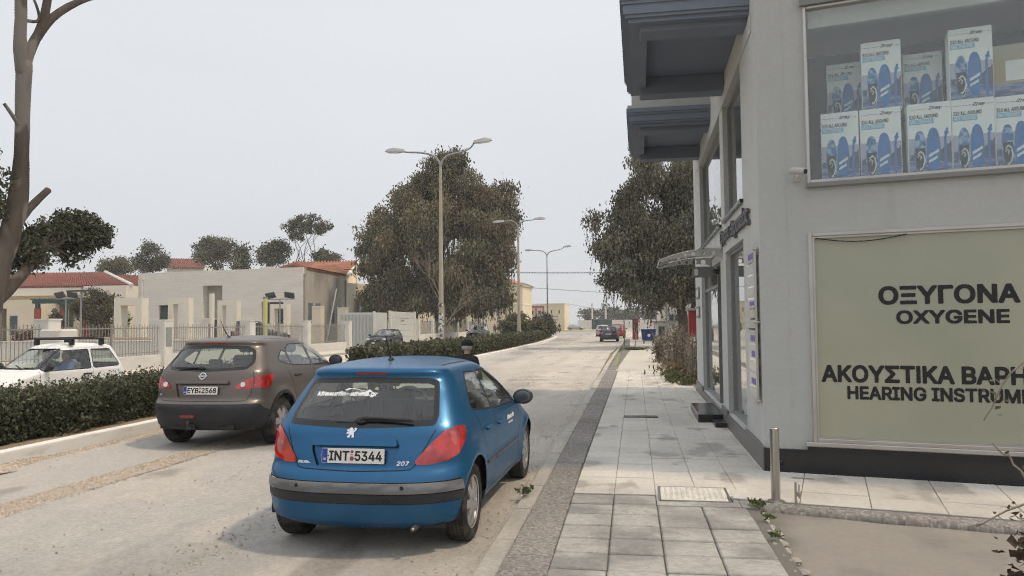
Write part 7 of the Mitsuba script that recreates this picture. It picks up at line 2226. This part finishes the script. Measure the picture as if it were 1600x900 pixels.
J = {'pelvis': (np.array([0, -.2, .92]), .14), 'waist': (np.array([0, -.15, 1.08]), .13), 'chest': (np.array([0, -.05, 1.27]), .145), 'shl': (np.array([-.17, -.0, 1.38]), .07), 'shr': (np.array([.17, 0, 1.38]), .07), 'neck': (np.array([0, .02, 1.44]), .06), 'el': (np.array([-.30, .10, 1.15]), .055), 'er': (np.array([.30, .10, 1.15]), .055), 'wl': (np.array([-.34, .28, 1.07]), .045), 'wr': (np.array([.34, .28, 1.07]), .045)}
part(k, 'jacket', xf(skin(J, [('pelvis', 'waist'), ('waist', 'chest'), ('chest', 'shl'), ('chest', 'shr'), ('shl', 'neck'), ('shr', 'neck'), ('shl', 'el'), ('el', 'wl'), ('shr', 'er'), ('er', 'wr')], .04), W), 'dark_jacket', True)
L_ = {'h': (np.array([0, -.2, .9]), .13)}
for q, s in (('l', -1), ('r', 1)):
    L_['k' + q] = (np.array([s * .22, .16, .80]), .075)
    L_['a' + q] = (np.array([s * .22, -.05, .36]), .055)
    L_['t' + q] = (np.array([s * .22, .10, .32]), .045)
part(k, 'trousers', xf(skin(L_, [('h', 'kl'), ('kl', 'al'), ('al', 'tl'), ('h', 'kr'), ('kr', 'ar'), ('ar', 'tr')], .04), W), 'trousers', True)
part(k, 'helmet', xf(ellipsoid((0, .05, 1.60), (.135, .15, .145)), W), 'paint_black', True)

# ================================================================ lamps, wires, street furniture
M('lamp_post_paint', lambda p, n, uv: mix((0.34, 0.295, 0.235), (0.46, 0.41, 0.34), fb(p.x * 3, p.y * 3, p.z * 1.3, 4)), .75, spec=.25)
M('lamp_head', (0.36, 0.37, 0.38), .45, spec=.4)
M('sticker_paper', lambda p, n, uv: mix((0.62, 0.61, 0.58), (0.10, 0.10, 0.11), sstep(.52, .56, fb(p.x * 8, p.y * 8, p.z * 9, 2))), .7)


def street_lamp(x, y, h, label, dirs, stickers=False, paint='lamp_post_paint', r=.14):
    k = thing('street_lamp', label, 'street lamp', 'double-armed street lamps in the median')
    part(k, 'post', tube([(x, y, 0), (x, y, 2.2), (x, y, 2.25), (x, y, h - .7)], [r, r * .97, r * .86, r * .50], 16), paint, 35)
    for (dx_, dy_, dz_) in dirs:
        p = [(x, y, h - .75), (x + dx_ * .04, y + dy_ * .04, h - .45), (x + dx_ * .20, y + dy_ * .2, h - .16), (x + dx_ * .45, y + dy_ * .45, h - .02), (x + dx_, y + dy_, h + dz_)]
        c = CubicSpline([0, .15, .35, .55, 1.0], np.array(p))(np.linspace(0, 1, 16))
        a_ = part(k, 'arm', tube(c, np.linspace(.055, .038, 16), 8), 'grey_metal', True)
        d = np.array([dx_, dy_, dz_ * .6])
        L = np.linalg.norm(d)
        d /= L
        u = np.cross([0, 0, 1.0], d)
        u /= np.linalg.norm(u)
        n_ = np.cross(d, u)
        hd_ = trimesh.convex.convex_hull(np.vstack([np.array([(-.05, -.08, 0), (-.05, .08, 0), (.20, -.14, -.02), (.20, .14, -.02), (.62, -.12, -.01), (.62, .12, -.01), (.70, -.05, .0), (.70, .05, 0), (.0, -.06, .09), (.0, .06, .09), (.40, -.09, .13), (.4, .09, .13), (.64, -.05, .08), (.64, .05, .08)])]))
        W_ = mat(d, u, n_, c[-1])
        hd_.apply_scale(1.3)
        part(a_, 'lamp_head', xf(hd_, W_), 'lamp_head', 30)
        part(a_, 'lamp_glass', xf(rbox(.26, .78, -.13, .13, -.055, -.012, .01), W_), 'clear_lens')
    if stickers:
        for (a0, z0, z1) in ((-.9, 1.95, 2.32), (-1.5, 1.45, 1.8), (-.6, 1.5, 1.95), (-1.2, 1.05, 1.40), (-1.0, 2.55, 2.75)):
            th = np.linspace(a0 - .9, a0 + .9, 10) - math.pi / 2 + .9
            V = [(x + (r * 1.02) * math.cos(t), y + (r * 1.02) * math.sin(t), z) for z in (z0, z1) for t in th]
            F = []
            for j in range(9):
                F += [[j, j + 1, 11 + j], [j, 11 + j, 10 + j]]
            part(k, 'pasted_notice', trimesh.Trimesh(np.array(V), F, process=False), 'sticker_paper', True)
    return k


street_lamp(-8.75, 35.3, 10.0, 'nearest double street lamp with pasted notices on its post', [(-1.75, -.2, .06), (1.55, .5, .50)], True, r=.135)
street_lamp(-8.75, 61.5, 10.2, 'second double street lamp beside the round median bush', [(-1.15, -.2, -.1), (1.35, .3, .1)], r=.15)
street_lamp(-8.9, 85.5, 10.0, 'farthest and thinnest double street lamp at the end of the median', [(-1.6, -.2, .0), (1.9, .3, .35)], paint='grey_metal', r=.10)
k = thing('ornate_lamp', 'dark three-armed lamp standard in front of the cream villa', 'street lamp')
x, y = -22.2, 130
part(k, 'post', tube([(x, y, 0), (x, y, 6.6)], [.12, .07], 8), 'fence_metal', True)
for dx_ in (-1.3, -.5, .5, 1.3):
    part(k, 'arm', tube([(x, y, 6.4), (x + dx_ * .35, y, 7.2), (x + dx_ * .8, y, 7.9), (x + dx_, y, 8.2)], .05, 6), 'fence_metal', True)
part(k, 'crossbar', tube([(x - 1.5, y, 8.25), (x + 1.5, y, 8.25)], .045, 6), 'fence_metal', True)


def wire(name, label, p0, p1, sag, r=.02):
    p0, p1 = np.array(p0, float), np.array(p1, float)
    t = np.linspace(0, 1, 30)[:, None]
    P_ = p0 + (p1 - p0) * t - np.array([0, 0, 1.0]) * sag * 4 * t * (1 - t)
    add(name, tube(P_, r, 5), 'ink', True, label=label, category='wire')


wire('overhead_wire', 'thick overhead wire crossing high over the road', (-34, 84, 8.3), (22, 84, 7.3), .5, .04)
wire('overhead_wire', 'thin sagging wire below the thick one over the road', (-38, 112, 9.6), (16, 112, 5.0), .5, .028)
wire('overhead_wire', 'lowest wire leaving the cream block at the end of the road', (-15.5, 192, 6.8), (10, 150, 3.6), .8, .03)

k = thing('red_cabinet', 'red metal cabinet with a small roof on a post beyond the shop', 'cabinet')
part(k, 'body', bx(1.86, 2.36, 23.9, 24.3, 1.30, 2.10), 'paint_red')
part(k, 'roof', bx(1.80, 2.42, 23.8, 24.4, 2.10, 2.17), 'grey_metal')
part(k, 'door', bx(1.90, 2.32, 23.885, 23.899, 1.34, 2.06), 'paint_red')
part(k, 'post', bx(2.06, 2.16, 24.05, 24.15, .05, 1.30), 'bark')
k = thing('notice_post', 'narrow white notice panel on posts beside the red cabinet', 'sign')
part(k, 'panel', bx(1.98, 2.02, 22.2, 22.7, .9, 1.75), 'pvc_white')
part(k, 'post', tube([(2.0, 22.45, .05), (2.0, 22.45, 1.8)], .025, 8), 'grey_metal', True)
M('bin_blue', (0.012, 0.045, 0.16), .5)
k = thing('vending_kiosk', 'tall narrow red kiosk on the pavement beyond the sapling', 'kiosk')
part(k, 'body', cbx(.45, 1.02, 75.6, 76.3, .08, 2.0, .03), 'paint_red')
part(k, 'display', bx(.52, .95, 75.585, 75.6, .9, 1.7), 'dark_window')
part(k, 'top', bx(.42, 1.05, 75.55, 76.35, 2.0, 2.10), 'paint_red')
part(k, 'plinth', bx(.47, 1.0, 75.62, 76.28, .06, .2), 'black_plastic')
k = thing('blue_bin', 'blue rubbish container with a white emblem beside the red kiosk', 'bin')
part(k, 'body', trimesh.convex.convex_hull(np.array([(1.15, 61.4, .3), (2.1, 61.4, .3), (1.15, 62.2, .3), (2.1, 62.2, .3), (1.05, 61.3, 1.1), (2.2, 61.3, 1.1), (1.05, 62.3, 1.1), (2.2, 62.3, 1.1)])), 'bin_blue')
part(k, 'lid', cbx(1.03, 2.22, 61.27, 62.33, 1.1, 1.22, .03), 'bin_blue')
for x in (1.25, 2.0):
    part(k, 'wheel', xf(lathe([(0, .05), (.1, .05), (.1, -.05), (0, -.05)], 14), mat((0, 1, 0), (0, 0, 1), (1, 0, 0), (x, 61.5, .17))), 'rubber')
part(k, 'emblem', bx(1.55, 1.75, 61.28, 61.29, .62, .84), 'white_print')
k = thing('white_kiosk', 'low white kiosk with a dark window under the trees', 'kiosk')
part(k, 'wall', bx(2.2, 4.6, 66, 69, .05, 1.75), 'white_wall')
part(k, 'roof', bx(2.0, 4.8, 65.7, 69.2, 1.75, 1.88), 'grey_metal')
windowed(k, 2.55, 3.15, 66, .55, 1.45, mull=0, bsdf='dark_window')
k = thing('low_front_wall', 'low pale wall under the drooping trees on the shop side', 'wall')
part(k, 'wall', bx(5.0, 9.0, 60, 60.3, .05, 1.5), 'white_wall')
part(k, 'coping', bx(4.95, 9.05, 59.95, 60.35, 1.5, 1.56), 'white_wall')
k = thing('pale_house', 'pale house half hidden behind the drooping eucalyptus', 'building')
part(k, 'wall', bx(3.5, 14, 84, 95, 0, 4.2), 'fair_concrete')
part(k, 'roof', bx(3.2, 14.3, 83.6, 95.4, 4.2, 4.5), 'salmon_render')
windowed(k, 4.4, 5.6, 84, 1.2, 2.6, mull=1, bsdf='dark_window')
windowed(k, 7.0, 8.2, 84, 1.2, 2.6, mull=1, bsdf='dark_window')
for i, (x, y, h, lb) in enumerate(((-.25, 55, 2.3, 'thin grey post at the kerb near the dark hatchback'), (2.45, 49, 3.0, 'dark slim post among the bushes beyond the shop'))):
    k = thing('slim_post', lb, 'post')
    part(k, 'shaft', tube([(x, y, .05), (x, y, h)], .04 if i == 0 else .06, 8), 'fence_metal', True)
# what the shop windows look out on: the plain house across the side street
k = thing('street_house', 'plain rendered house behind the camera on the far side of the road', 'building')
part(k, 'wall', bx(-40, -24, -12, 4, 0, 6.5), 'cream_render')
windowed(k, -12 + 3, -12 + 5, -24, 1.2, 3.0, face='side', mull=1, bsdf='dark_window')

# ================================================================ thin sea haze
scene['air'] = {'type': 'homogeneous', 'albedo': {'type': 'rgb', 'value': [0.95, 0.955, 0.965]}, 'sigma_t': 0.0006}
scene['haze'] = {'type': 'cube', 'to_world': T().translate([0, 895, 14]).scale([980, 1020, 16.5]), 'bsdf': {'type': 'null'}, 'interior': {'type': 'ref', 'id': 'air'}}
labels['haze'] = {'label': 'thin sea haze over the whole place', 'kind': 'stuff'}
scene['camera']['medium'] = {'type': 'ref', 'id': 'air'}
